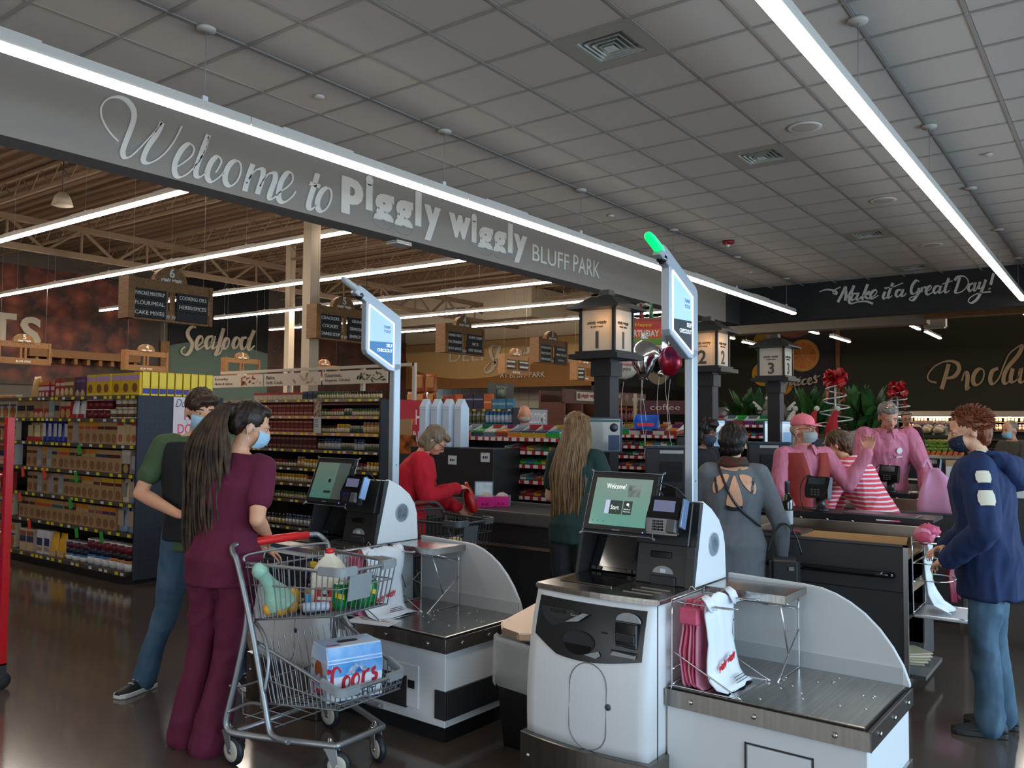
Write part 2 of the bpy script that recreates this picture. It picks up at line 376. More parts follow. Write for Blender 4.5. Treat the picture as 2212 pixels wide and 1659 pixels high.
# produce wall: juices zone, wood post, stainless cooler canopy
jz0, jz1 = hit(1640, 800, 'x', XR-.02).y, hit(1808, 800, 'x', XR-.02).y
struct('wall_juices', MB().box(XR-.03, jz1, 0, XR, jz0, 7), mat((.030, .026, .029), .75))
def wd(px0, px1, y0, y1, name, m, t=.15):
    a, b_ = hit(px0, y0, 'x', XR-t), hit(px1, y1, 'x', XR-t); struct(name, MB().box(XR-t, b_.y, b_.z, XR, a.y, a.z), m)
wd(1804, 1815, 640, 900, 'trim_wood_post', WOODH)
wd(1655, 1667, 690, 860, 'trim_pale_post', mat('9b8f7a', .7), .2)
orng = mat('c4601c', .6, c2='d9843a', vs=2.2); rind = mat('c98f3c', .6)
def slice_(cx, cy, r_, a, bcol, name, seg=10):
    P = hit(cx, cy, 'x', XR-.04); d = MB(); d.lathe([(r_, 0), (r_, -.05)], 40, tuple(P), ax='x', sm=False); struct(name+'_rind', d, a)
    d = MB(); d.lathe([(r_*.88, -.05), (r_*.88, -.07)], 40, tuple(P), ax='x', sm=False); struct(name+'_pith', d, mat('d8a55c', .6))
    for k in range(seg):
        t0, t1 = 2*pi*k/seg+.04, 2*pi*(k+1)/seg-.04; pts = [(P.y+.06*r_*cos((t0+t1)/2), P.z+.06*r_*sin((t0+t1)/2))]+[(P.y+r_*.83*cos(t0+(t1-t0)*q/4), P.z+r_*.83*sin(t0+(t1-t0)*q/4)) for q in range(5)]
        d = MB(); d.prism(pts, 'x', XR-.13, XR-.11); struct(name+'_segment', d, bcol)
slice_(1735, 768, .72, rind, orng, 'trim_orange')
disc('trim_orange_half', 1690, 830, .5, 'x', XR-.03, mat('cf8a1e', .6, c2='b96c12', vs=2))
disc('trim_lemon', 1650, 808, .55, 'x', XR-.05, mat('cf9a12', .6)); disc('trim_lemon_upper', 1650, 740, .5, 'x', XR-.05, mat('a07818', .6))
P = hit(1715, 690, 'x', XR-.03); d = MB(); d.prism([(P.y+1.0*cos(t), P.z-.85*sin(t)) for t in [pi*k/24 for k in range(25)]], 'x', XR-.09, XR-.02); struct('trim_grapefruit', d, mat('6e3b22', .6, c2='8b5232', vs=2))
# beams seen under the black bulkhead
bmz = hit(2050, 672, 'x', 20).z
struct('trim_wood_beam', MB().box(20, -4.4, bmz-.12, 20.35, 3.6, bmz+.18), WOODH)
struct('trim_pale_beam', MB().box(20.3, 3.6, bmz-.2, 20.7, 8.5, bmz+.05), mat('8f8576', .7))
# ================================================================== ceiling fittings
def line_light(name, label, pts, z, cables, group, wid=.085, ceil=CEIL, joint=2.44, x_axis=True, cab_r=.003):
    a, b = pts; o = thing(name, label, 'light', (a[0], a[1], z), 0, group)
    L = (V(b)-V(a)).length; o.rotation_euler = (0, 0, atan2(b[1]-a[1], b[0]-a[0]))
    x = 0; n = 0; cuts = joint if isinstance(joint, list) else [joint*k for k in range(1, 60) if joint*k < L-.05]
    for c in cuts+[L]:
        s = obj('light_segment', MB().box(x+.004, -wid/2, .035, c-.004, wid/2, .105).box(x+.3, -wid*.3, .105, min(x+1.0, c-.05), wid*.3, .125), mat('c9c4bc', .4), o)
        pr = [(-wid/2-.002, .034), (-wid/2-.002, .010), (-wid*.3, 0), (wid*.3, 0), (wid/2+.002, .010), (wid/2+.002, .034)]
        obj('diffuser', MB().loft([[(xx, y, zz) for y, zz in pr] for xx in (x+.006, c-.006)], 0, False), LED if ceil == CEIL else LED2, s); x = c
    for cx in cables:
        obj('cable', MB().tube([(cx, 0, .1), (cx, 0, ceil-z)], cab_r, 5), mat((.25, .25, .25), .4), o)
        obj('clip', MB().box(cx-.02, -.012, .105, cx+.02, .012, .15), WHITE, o)
        if ceil == CEIL: obj('canopy', MB().lathe([(.0, -.022), (.062, -.022), (.065, -.012), (.065, 0)], 24, (cx, 0, ceil-z)), mat('bdb6ad', .5), o)
    return o
jo = [3.65, 6.10, 8.56, 11.0, 13.4]
line_light('linear_light', 'continuous white LED line hung along the grey welcome bulkhead', ((-3, 5.07), (15.8, 5.07)), 3.66, [c+3 for c in (-1.5, .9, 3.3, 5.79, 8.19, 10.63, 12.95, 15.38)], 'front ceiling line lights', joint=[q+3 for q in (-1.2, 1.22)]+[q+3 for q in jo])
line_light('linear_light', 'continuous white LED line under the tiled ceiling nearest the storefront glass', ((.5, 1.41), (16.2, 1.41)), 3.68, [c-.5 for c in (3.3, 5.75, 8.19, 10.61, 13.09, 15.5)], 'front ceiling line lights', joint=[q-.5 for q in (1.22, 3.65, 6.12, 8.6, 11.02, 13.45)])
ZL = 4.77
rear = {6.64: 24.5, 9.69: 24.5, 12.74: 24.6, 15.8: 23.4, 18.85: 24.6, 21.9: 24.5}
k = 6
for x, y1 in rear.items():
    fy = hit({6.64: 420, 9.69: 770, 12.74: 1020, 15.8: 1203, 18.85: 1338, 21.9: 1447}[x], {6.64: 410, 9.69: 500, 12.74: 565, 15.8: 610, 18.85: 645, 21.9: 675}[x], 'x', x).y
    line_light('linear_light', ['bright LED line over the aisle marked six', 'bright LED line over the aisle marked five', 'bright LED line over the aisle marked four', 'bright LED line over the aisle marked three', 'bright LED line over the aisle marked two', 'bright LED line over the aisle nearest the deli wall'][6-k], ((x, fy), (x, y1)), ZL, [.5, 3, 5.5, 8, 10.5, 12.5], 'aisle line lights', .10, 6.25, 2.44); k -= 1
pl = [((1662, 692), (1700, 703)), ((1725, 710), (1772, 722)), ((1795, 728), (1833, 740)), ((1605, 740), (1645, 747)), ((1950, 697), (1990, 713)), ((2000, 718), (2033, 732)), ((2198, 662), (2230, 680)), ((1545, 724), (1582, 733))]
for n, (a, b) in enumerate(pl):
    z = 4.4; P, Q = hit(*a, 'z', z), hit(*b, 'z', z); P2 = V((Q.x, P.y, z))
    line_light('linear_light', ['short LED line above the bowl of juice oranges', 'short LED line beside the wood post of the juice wall', 'short LED line next after the juice wall post', 'short LED line over the tan grab and go panel', 'short LED line left of the white projector', 'short LED line under the white projector', 'short LED line at the frame edge past the black bulkhead', 'short LED line behind the lantern marked two'][n], ((P.x, P.y), (Q.x, P.y)), z, [.3], 'produce department line lights', .09, 6.5, 5)
for n, y in enumerate((-.9, -2.6)): line_light('linear_light', ('long LED line of the produce hall past the frame edge', 'second long LED line of the produce hall past the frame edge')[n], ((18.5, y), (34.5, y)), 4.4, [1, 5, 9, 13], 'produce department line lights', .09, 6.5, 2.44)  # unseen lamps added past the frame edge to brighten the produce wall
line_light('linear_light', 'LED line over the aisle left of the cereal gondola', ((3.59, 10.4), (3.59, 24.4)), ZL, [.5, 3, 5.5, 8, 10.5, 12.5], 'aisle line lights', .10, 6.25, 2.44)  # unseen line continuing the aisle row, added to light the left side
def vent(i, j, label):
    o = thing('air_diffuser', label, 'vent', (GX+(i+.5)*TS, GY+(j+.5)*TS, CEIL), 0, 'square ceiling diffusers')
    pm = mat('8f8b80', .5)
    f = MB(); h = TS/2-.012; q = .19
    for a in ((-h, -h, h, -q), (-h, q, h, h), (-h, -q, -q, q), (q, -q, h, q)): f.box(a[0], a[1], -.004, a[2], a[3], .01)
    obj('face_plate', f, pm, o); obj('plenum', MB().box(-.19, -.19, .045, .19, .19, .05), BLACK, o)
    for k, r in enumerate((.185, .145, .105, .065)):
        l = MB(); r2 = r-.03; z0, z1 = .0-.004*k, .035
        lo = [(-r, -r, z0), (r, -r, z0), (r, r, z0), (-r, r, z0)]; hi = [(-r2, -r2, z1), (r2, -r2, z1), (r2, r2, z1), (-r2, r2, z1)]
        lo2 = [(x*(1-.006/r), y*(1-.006/r), z) for x, y, z in lo]
        l.loft([lo, hi], 0, False, False); l.loft([lo2, [(x*.97, y*.97, z) for x, y, z in hi]], 0, False, False); l.loft([lo, lo2], 0, False, False)
        obj('louver', l, mat('a8ada6', .4), o)
    obj('cone', MB().loft([[(-.045, -.045, -.015), (.045, -.045, -.015), (.045, .045, -.015), (-.045, .045, -.015)], [(-.004, -.004, .03), (.004, -.004, .03), (.004, .004, .03), (-.004, .004, .03)]], 0, False), mat('c4c8c2', .4), o)
for (i, j), lb in zip(sorted(VENT), ('square ceiling diffuser nearest the viewer, big and grey', 'second square ceiling diffuser along the row from the nearest', 'third square ceiling diffuser along the row from the nearest', 'square ceiling diffuser closest to the black bulkhead')): vent(i, j, lb)
for (px_, py_), lb in zip(((1738, 275), (1908, 433), (2013, 529)), ('nearest round ceiling speaker beside the long LED line', 'middle one of three round ceiling speakers', 'round ceiling speaker nearest the black bulkhead')):
    P = hit(px_, py_, 'z', CEIL); o = thing('ceiling_speaker', lb, 'speaker', P, 0, 'round ceiling speakers')
    obj('rim', MB().lathe([(.125, -.006), (.145, -.008), (.15, 0)], 32), mat('c8c3bb', .5), o); obj('grille', MB().lathe([(.001, -.008), (.11, -.007), (.127, -.004)], 32), mat('a49c92', .6, bump=.4, bs=900), o)
for (px_, py_), lb in zip(((690, 207), (1320, 465), (1620, 587), (2135, 332)), ('sprinkler cap in the ceiling above the welcome lettering', 'small sprinkler cap near the green lamp of the checkout sign', 'farthest small sprinkler cap near the end of the bulkhead light', 'sprinkler cap at the ceiling beyond the front LED line')):
    P = hit(px_, py_, 'z', CEIL); tag(obj('sprinkler_cap', MB().lathe([(.001, -.02), (.035, -.02), (.04, -.012), (.042, 0)], 20), mat('bfb7ae', .5)), lb, 'sprinkler', 'ceiling sprinkler caps').location = P
P = hit(1573, 521, 'z', CEIL); o = thing('fire_alarm', 'red round fire alarm with clear lens under the tiled ceiling', 'alarm', P)
obj('body', MB().lathe([(.03, -.055), (.075, -.045), (.088, -.02), (.088, 0)], 28), mat('7a0d0d', .35), o); obj('lens', MB().ball((0, 0, -.06), .03, 12), mat('d8d2cc', .1), o)
for (px_, py_, y_), lb in zip(((862, 519, 6.42), (1392, 668, 6.42)), ('white wireless access unit under the welcome bulkhead', 'small white wireless access unit near the lantern marked one')):
    P = hit(px_, py_, 'y', y_); P.z = 3.565; o = thing('access_point', lb, 'wireless unit', P, 0, 'white wireless units')
    obj('shell', MB().box(-.13, -.1, -.045, .13, .1, -.01), mat('cfcac2', .4), o, .02, 3); obj('bracket', MB().box(-.05, -.05, -.01, .05, .05, 0), GREY, o)
P = hit(135, 428, 'y', 14.5); o = thing('pendant_lamp', 'white bell pendant lamp hanging from the open roof', 'lamp', (P.x, P.y, P.z), 0, 'bell pendants')
def bell(o, r, top):
    obj('shade', MB().lathe([(.02, .62*r), (.35*r, .55*r), (.72*r, .1*r), (1.0*r, -.75*r), (.97*r, -.75*r), (.68*r, .1*r), (.3*r, .5*r)], 28), mat('c5b8a4', .5), o)
    obj('cord', MB().tube([(0, 0, .6*r), (0, 0, top)], .012, 5), DARK, o)
bell(o, .17, 6.25-P.z)
P = hit(792, 655, 'y', 20); o = thing('pendant_lamp', 'small bell pendant lamp beside the pale steel column', 'lamp', P, 0, 'bell pendants'); bell(o, .2, 6.25-P.z)
P = hit(2020, 698, 'x', 22); o = thing('projector', 'white projector box hung before the produce wall', 'projector', P, -pi/2)
obj('case', MB().box(-.24, -.15, -.13, .24, .15, .13), mat('a9a49a', .45), o, .03, 2); obj('mount', MB().box(-.09, -.06, .13, .09, .06, .2).box(-.025, -.025, .2, .025, .025, 6.9-P.z), mat('8a857c', .5), o)
# ================================================================== lettering on the bulkheads and department walls
SIL = mat('c9c9c4', .35)
def zoomed(lines, ox, oy, k): return [[(ox+a*k, oy+b*k) for a, b in ln] for ln in lines]
def lettering(name, label, words, m):
    o = thing(name, label, 'sign', (0, 0, 0))
    for mb in words: obj('word', mb, m, o)
    return o
k1 = .33454
def el(cx, cy, a, b, sh=.25, n=14): return [(cx+a*cos(t)-sh*b*sin(t), cy+b*sin(t)) for t in [-pi/2-2*pi*i/n for i in range(n+1)]]
W_ = [[(760, 915), (700, 850), (655, 765), (650, 695), (685, 645), (745, 628), (805, 645), (850, 695), (862, 750), (845, 820), (810, 910), (788, 980), (800, 1018), (840, 1010), (900, 955), (965, 885), (1015, 830), (1042, 790)],
      [(1042, 795), (1010, 865), (950, 950), (920, 1030), (945, 1055), (1000, 1037), (1065, 985), (1125, 905), (1170, 815)]]
e1 = [[(1135, 1080), (1190, 1045), (1238, 1000), (1247, 955), (1215, 930), (1170, 965), (1130, 1040), (1122, 1110), (1145, 1145), (1195, 1130), (1250, 1080), (1305, 1000), (1335, 930), (1342, 875)], [(1342, 872), (1300, 980), (1265, 1080), (1262, 1135), (1292, 1142), (1335, 1105)],
      [(1388, 1115), (1410, 1080), (1425, 1040), (1402, 1012), (1368, 1035), (1338, 1095), (1335, 1150), (1362, 1175), (1410, 1145), (1445, 1110)], el(1500, 1120, 48, 82), [(1628, 1060), (1597, 1150), (1575, 1237)], [(1585, 1185), (1640, 1105), (1688, 1095), (1692, 1140), (1665, 1225), (1655, 1255)], [(1672, 1205), (1722, 1130), (1765, 1120), (1772, 1160), (1742, 1240), (1737, 1280), (1762, 1280), (1805, 1238), (1850, 1208), (1885, 1165), (1880, 1122), (1850, 1118), (1815, 1165), (1795, 1240), (1800, 1295), (1835, 1305), (1880, 1272), (1905, 1237)]]
t_ = [[(2047, 1122), (2020, 1210), (1992, 1300), (1990, 1342), (2012, 1350), (2038, 1322)], [(1995, 1183), (2062, 1207)], el(2090, 1290, 42, 76)]
YB = 6.288
to_b = lambda a, b: hit(a, b, 'y', YB)
ws = [strokes(MB(), zoomed(q, 0, 0, k1), to_b, (0, -1, 0), 3.6, 11.5, .012) for q in (W_, e1, t_)]
lettering('welcome_lettering', 'silver brush script words on the grey bulkhead over the aisles', ws, SIL)
def px_text(t, ax, v, p0, p1, htop, bold=.03, depth=.012, shear=0, m=0):    # block letters between baseline pixels p0..p1 on the plane ax = v; htop: pixel above p0 that gives cap height
    A, B = hit(*p0, ax, v), hit(*p1, ax, v); T = hit(*htop, ax, v)
    rt = V((1, 0, 0)) if ax == 'y' else V((0, -1, 0))
    nn = rt.cross(V((0, 0, 1)))
    W = (B-A).dot(rt); return MB().text(t, A+nn*depth*.5, rt, (0, 0, 1), W, (T.z-A.z), m, bold, depth, shear=shear)
o = thing('store_lettering', 'heavy silver block letters with the store name on the bulkhead', 'sign', (0, 0, 0))
def glyphs(o, word, ax, v, spans):
    for ch, p0, p1, tp in spans: obj('letter', px_text(ch, ax, v, p0, p1, tp, .055), SIL, o)
kx = 740/2212
def c2(x, y): return (740+x*kx, y*kx)
# name of the shop, letter by letter (pixels of the lettering on the bulkhead face)
glyphs(o, 'piggly', 'y', YB, [('p', c2(-14, 1372), c2(128, 1372+10), c2(-14, 1130)), ('i', c2(143, 1352), c2(190, 1370), c2(143, 1125)), ('g', c2(195, 1462), c2(325, 1475), c2(205, 1235)), ('g', c2(330, 1500), c2(448, 1512), c2(330, 1275)), ('l', c2(464, 1455), c2(503, 1468), c2(464, 1232)), ('y', c2(520, 1545), c2(627, 1560), c2(520, 1315))])
glyphs(o, 'wiggly', 'y', YB, [('w', c2(681, 1520), c2(822, 1545), c2(681, 1368)), ('i', c2(827, 1562), c2(861, 1575), c2(827, 1375)), ('g', c2(868, 1635), c2(966, 1650), c2(868, 1452)), ('g', c2(968, 1660), c2(1052, 1672), c2(968, 1480)), ('l', c2(1063, 1630), c2(1093, 1640), c2(1063, 1440)), ('y', c2(1100, 1690), c2(1186, 1705), c2(1100, 1505))])
o = thing('town_lettering', 'slim silver capitals with the district name on the bulkhead', 'sign', (0, 0, 0))
obj('word', px_text('BLUFF', 'y', YB, (1149, 563), (1228, 582), (1149, 527), .0), SIL, o); obj('word', px_text('PARK', 'y', YB, (1237, 586), (1294, 600), (1237, 549), .0), SIL, o)
# black bulkhead script
kk = .29476
gd = [[[(715, 238), (770, 222), (830, 235), (835, 255), (815, 250), (820, 228), (870, 203)], [(905, 200), (880, 255), (848, 315)], [(905, 200), (908, 255), (903, 305)], [(903, 305), (940, 235), (968, 192)], [(968, 192), (942, 255), (930, 305), (948, 325), (1000, 312), (1060, 310), (1105, 327)], [(985, 252), (960, 255), (945, 285), (960, 300), (985, 270), (998, 245), (985, 290), (998, 297), (1022, 272)], [(1067, 183), (1040, 255), (1025, 297)], [(1030, 275), (1070, 238), (1075, 252), (1045, 265), (1065, 287), (1095, 282), (1130, 250), (1130, 226), (1105, 235), (1088, 265), (1100, 290), (1145, 265)]],
      [[(1195, 238), (1180, 275), (1190, 290), (1215, 270)], [(1203, 210), (1208, 218)], [(1252, 173), (1220, 255), (1220, 285), (1248, 265)], [(1190, 212), (1260, 200), (1327, 173)]], [[(1310, 225), (1285, 230), (1273, 260), (1290, 275), (1310, 250), (1325, 220), (1315, 265), (1330, 270), (1350, 250)]],
      [[(1445, 167), (1425, 155), (1395, 190), (1385, 235), (1400, 255), (1430, 235), (1442, 212), (1430, 262), (1400, 300), (1373, 297), (1385, 280), (1440, 258), (1465, 205), (1458, 240)], [(1455, 240), (1480, 205), (1495, 212)], [(1492, 242), (1530, 215), (1530, 195), (1508, 207), (1493, 238), (1510, 260), (1545, 240)], [(1590, 195), (1565, 202), (1550, 230), (1565, 250), (1585, 225), (1602, 195), (1590, 240), (1605, 245), (1628, 225)], [(1662, 138), (1635, 215), (1640, 245), (1668, 228)], [(1612, 182), (1690, 158)]],
      [[(1742, 133), (1722, 200), (1710, 245), (1760, 235), (1800, 190), (1800, 150), (1770, 125), (1725, 130), (1705, 157)], [(1840, 177), (1815, 187), (1805, 215), (1820, 235), (1845, 200), (1857, 170), (1845, 220), (1860, 228), (1890, 165), (1880, 205), (1895, 215), (1920, 180), (1932, 150), (1905, 225), (1870, 290), (1830, 320), (1805, 310), (1820, 280), (1880, 250), (1970, 238)], [(1990, 103), (1968, 188)], [(1957, 213), (1962, 220)]]]
lettering('great_day_lettering', 'pale brush script wishing a great day on the black bulkhead', [strokes(MB(), zoomed(q, 1560, 560, kk), lambda a, b: hit(a, b, 'x', 16.39), (-1, 0, 0), 2.2, 5.8) for q in gd], SIL)
ks = .2532
sf = [[(1665, 1217), (1640, 1205), (1600, 1240), (1600, 1290), (1632, 1345), (1625, 1400), (1590, 1445), (1550, 1440), (1543, 1405), (1572, 1380)], [(1685, 1372), (1722, 1335), (1717, 1292), (1690, 1300), (1668, 1350), (1682, 1402), (1735, 1368)], [(1812, 1290), (1770, 1300), (1750, 1350), (1765, 1395), (1800, 1360), (1822, 1290), (1805, 1370), (1820, 1392), (1855, 1365)], [(1902, 1222), (1880, 1300), (1852, 1400), (1835, 1448), (1868, 1435), (1888, 1390), (1862, 1362)], el(1925, 1350, 22, 45), el(2010, 1345, 24, 45), [(2098, 1300), (2062, 1310), (2050, 1360), (2065, 1400), (2100, 1370), (2120, 1300)], [(2163, 1238), (2130, 1320), (2115, 1390), (2130, 1405), (2165, 1368)]]
CRM = mat('b9ae9a', .5)
lettering('seafood_lettering', 'raised cream script naming the fish counter on teal wall', [strokes(MB(), zoomed(sf, 0, 400, ks), lambda a, b: hit(a, b, 'y', YR-.07), (0, -1, 0), 3, 7.5, .05)], CRM)
pr = [[(1572, 905), (1520, 890), (1510, 850), (1560, 785), (1650, 747), (1722, 762), (1737, 810), (1700, 860), (1648, 872)], [(1662, 768), (1640, 850), (1610, 952)], [(1757, 893), (1780, 830), (1800, 850), (1795, 950), (1818, 938)], el(1880, 862, 38, 60), [(2025, 800), (1982, 820), (1965, 880), (1985, 915), (2030, 870), (2065, 780), (2110, 690), (2195, 630), (2172, 700), (2090, 800), (2062, 880), (2080, 912), (2115, 885)], [(2132, 800), (2115, 870), (2130, 902), (2170, 870), (2192, 800), (2180, 880), (2200, 902), (2240, 860)], [(2310, 800), (2270, 810), (2245, 870), (2270, 905), (2330, 860)], [(2330, 860), (2380, 820), (2370, 790), (2335, 830), (2335, 890), (2390, 880)]]
lettering('produce_lettering', 'huge wood cut script naming the fruit department on olive wall', [strokes(MB(), zoomed(pr, 1560, 560, kk), lambda a, b: hit(a, b, 'x', XR-.02), (-1, 0, 0), 3.2, 9, .06)], mat('b29b78', .5))
kj = .1808
ju = [[(805, 185), (770, 280), (720, 385), (640, 425)], [(832, 215), (815, 270), (830, 287), (860, 250), (872, 210), (865, 270), (885, 287), (915, 255)], [(922, 225), (905, 270), (920, 287), (950, 260)], [(930, 190), (934, 196)], [(1012, 215), (980, 222), (960, 250), (975, 280), (1025, 258)], [(1030, 255), (1072, 225), (1060, 200), (1035, 222), (1030, 255), (1050, 277), (1095, 248)], [(1125, 170), (1105, 200), (1132, 230), (1120, 255), (1093, 255)], [(1125, 200), (1172, 174)]]
lettering('juices_lettering', 'cream script naming the juice bar over the orange mural', [strokes(MB(), zoomed(ju, 1560, 780, kj), lambda a, b: hit(a, b, 'x', XR-.16), (-1, 0, 0), 2.0, 4.6, .05)], CRM)
kd = .217
sh = [[(1087, 872), (1050, 860), (1015, 900), (1030, 970), (1060, 1020), (1030, 1100), (980, 1130), (960, 1090), (1012, 1030)], [(1112, 858), (1085, 950), (1058, 1062)], [(1075, 1010), (1110, 965), (1122, 990), (1108, 1040), (1130, 1040)], [(1300, 935), (1322, 905), (1310, 960)], [(1345, 960), (1368, 885)], [(1352, 905), (1395, 880), (1392, 925), (1355, 935)]]
o = thing('deli_lettering', 'cream letters naming the deli shop on the brown fascia', 'sign', (0, 0, 0))
obj('word', strokes(MB(), zoomed(sh, 840, 560, kd), lambda a, b: hit(a, b, 'x', DX-.05), (-1, 0, 0), 2.4, 6.5, .05), CRM, o)
obj('word', px_text('DELI', 'x', DX-.04, (972, 782), (1044, 779), (972, 757), .0, .05), CRM, o); obj('word', px_text('THE', 'x', DX-.04, (946, 764), (978, 763), (946, 752), .0, .05), CRM, o)
obj('word', px_text('AT BLUFF PARK', 'x', DX-.04, (1081, 817), (1178, 814), (1081, 806), .0, .05), CRM, o)
o = thing('grab_lettering', 'pale rounded capitals on the tan grab and go panel', 'sign', (0, 0, 0))
obj('word', px_text('GRAB & GO', 'y', Y2-.52, (1512, 814), (1608, 820), (1512, 789), .02, .05), CRM, o)
o = thing('meats_lettering', 'big cream capitals over the grilled meat mural', 'sign', (0, 0, 0))
obj('word', px_text('S', 'y', YR-.07, (40, 752), (86, 757), (40, 682), .03, .06), CRM, o); obj('word', px_text('T', 'y', YR-.07, (-28, 742), (32, 750), (-28, 672), .03, .06), CRM, o)
# ================================================================== hanging aisle signs
SLAT = mat((.010, .010, .011), .6); LETM = mat('d8d4ca', .6)
def aisle_sign(x, y, num, left, right, label, w_=1.22, lod=0):
    z = 2.9; o = thing('aisle_sign', label, 'sign', (x, y, z), 0, 'hanging aisle signs'); h = w_/2
    obj('side_board', MB().box(-h-.02, -.12, -.02, -h+.07, .12, .52), WOOD, o); obj('side_board', MB().box(h-.03, -.05, -.02, h+.02, .05, .52), WOOD, o)
    obj('rail', MB().box(-h, -.03, .38, h, .03, .52), WOODH, o); b_ = obj('rail', MB().box(-h, -.04, -.02, h, .04, .13), WOODH, o)
    arch = [(-.24, .5)]+[(.235*cos(t), .52+.19*sin(t)) for t in [pi-pi*k/14 for k in range(15)]]+[(.24, .5)]
    hd = obj('arch', MB().prism(arch, 'y', -.045, .045), WOODH, o)
    for s_ in (-.05, .05): obj('upright', MB().box(s_-.025, -.025, .1, s_+.025, .025, .4), WOOD, o)
    obj('number', MB().text(num, (-.035, -.055, .575), (1, 0, 0), (0, 0, 1), None, .12, 0, .02, .01), LETM, hd)
    obj('store_name', MB().text('piggly wiggly', (-.15, -.055, .515), (1, 0, 0), (0, 0, 1), .30, .05, 0, .03, .01), LETM, hd)
    obj('town_name', MB().text('BLUFF PARK', (-.17, -.046, .02), (1, 0, 0), (0, 0, 1), .34, .05, 0, .01, .006), LETM, b_)
    for side, rows in ((-1, left), (1, right)):
        x0 = -h+.06 if side < 0 else .07; x1 = x0+h-.14
        for k, t in enumerate(rows):
            zz = .36-.125*k; s_ = obj('slat', MB().prism([(-.075, zz-.10), (-.055, zz-.105), (-.05, zz+.02), (-.07, zz+.02)], 'x', x0, x1), SLAT, o)
            if t:
                wt = min((x1-x0)*.86, .046*len(t)); s_2 = obj('words', MB().text(t, ((x0+x1)/2-wt/2, -.081, zz-.065), (1, 0, 0), (0, 0, 1), wt, .05, 0, 0, .008), LETM, s_)
    for s_ in (-.42*w_, .42*w_): obj('wire', MB().tube([(s_, 0, .5), (s_, 0, 3.35)], .0025, 4), mat((.3, .28, .25), .4), o)
    return o
P6 = hit(365, 650, 'y', 10.3); px_ = P6.x
for n, (num, l, r) in enumerate((('6', ['PANCAKE MIX/SYRUP', 'FLOUR/MEAL', 'CAKE MIXES'], ['COOKING OILS', 'HERBS/SPICES', '']), ('5', ['CRACKERS', 'COOKIES', 'CANNED SOUP'], ['GRANOLA', 'GRANOLA BARS', 'ENERGY BARS']), ('4', ['CANNED MEAT', 'BOX DINNERS', 'PASTA SAUCE'], ['GLOBAL CUISINE', 'RICE', 'DRY BEANS']), ('3', ['GRAVY/SAUCE MIXES', 'INSTANT POTATOES', 'CANNED VEGETABLES'], ['DIAPERS', 'BABY FOOD', 'JUICE']))):
    aisle_sign(px_+3.05*n, 10.3, num, l, r, 'wooden hanging aisle sign number %s with black slats, nearer row' % ['six', 'five', 'four', 'three'][n])
P = hit(1113, 775, 'y', 13.5); aisle_sign(P.x, 13.5, '2', ['PICKLES/OLIVES', 'CONDIMENTS'], ['PEANUT BUTTER/JELLY', 'CANNED FRUIT'], 'wooden hanging aisle sign number two with two slat rows')
P = hit(1262, 797, 'y', 13.5); aisle_sign(P.x, 13.5, '1', ['BREAKFAST', 'BAKERY', 'SNACKS'], [], 'wooden hanging aisle sign partly behind lantern one')
for n, (num, a) in enumerate((('5', (50, 755)), ('4', (315, 770)), ('3', (522, 783)), ('2', (700, 793)))):
    P = hit(*a, 'y', 21.4); aisle_sign(P.x, 21.4, num, [], [], 'far wooden aisle frame numbered %s without slats' % ['five', 'four', 'three', 'two'][n])
# ================================================================== lane lanterns on black posts
def glow_pane(lit):
    m = bpy.data.materials.new('frosted_pane'); m.use_nodes = True; nt = m.node_tree; b = nt.nodes['Principled BSDF']; b.inputs['Base Color'].default_value = lin('e6dccb'); b.inputs['Roughness'].default_value = .4
    t = nt.nodes.new('ShaderNodeBsdfTranslucent'); t.inputs[0].default_value = lin('f0e2cc'); x = nt.nodes.new('ShaderNodeMixShader'); x.inputs[0].default_value = .5
    nt.links.new(b.outputs[0], x.inputs[1]); nt.links.new(t.outputs[0], x.inputs[2]); nt.links.new(x.outputs[0], nt.nodes['Material Output'].inputs[0]); return m
def lantern(x, y, num, word, lit):
    o = thing('lane_lantern', 'black post lantern with lane number %s on its panes' % word, 'lantern', (x, y, 0), 0, 'checkout lane lanterns')
    obj('post', MB().box(-.075, -.075, 0, .075, .075, 2.12).box(-.095, -.095, 1.98, .095, .095, 2.1), BLACK, o)
    obj('tray', MB().box(-.23, -.23, 2.12, .23, .23, 2.16).box(-.19, -.19, 2.16, .19, .19, 2.185), BLACK, o)
    for sx in (-1, 1):
        for sy in (-1, 1): obj('corner_bar', MB().box(sx*.155-.012, sy*.155-.012, 2.18, sx*.155+.012, sy*.155+.012, 2.53), BLACK, o)
    pm = glow_pane(lit)
    rf = [[(a*q, b*q, zz) for a, b in ((-1, -1), (1, -1), (1, 1), (-1, 1))] for q, zz in ((.18, 2.52), (.245, 2.53), (.24, 2.55), (.17, 2.59), (.09, 2.645), (.05, 2.655), (.045, 2.70))]
    obj('roof', MB().loft(rf, 0, False), BLACK, o)
    for k in range(4):
        q = obj('pane', MB().box(-.143, -.155, 2.18, .143, -.148, 2.53), pm, o); q.rotation_euler = (0, 0, pi/2*k)
        if k in (0, 3):
            dk = mat('4a423a', .6)
            obj('numeral', MB().text(num, (0, -.157, 2.205), (1, 0, 0), (0, 0, 1), None, .14, 0, .02, .004, align=.5), dk, q)
            obj('store_name', MB().text('piggly wiggly', (-.09, -.157, 2.40), (1, 0, 0), (0, 0, 1), .18, .03, 0, .02, .004), dk, q)
            obj('town_name', MB().text('BLUFF PARK', (-.06, -.157, 2.375), (1, 0, 0), (0, 0, 1), .12, .014, 0, 0, .004), dk, q)
    if lit:
        obj('bulb', MB().ball((-.06, -.07, 2.42), .035, 12), mat((1, .60, .26), .5, emit=75), o)
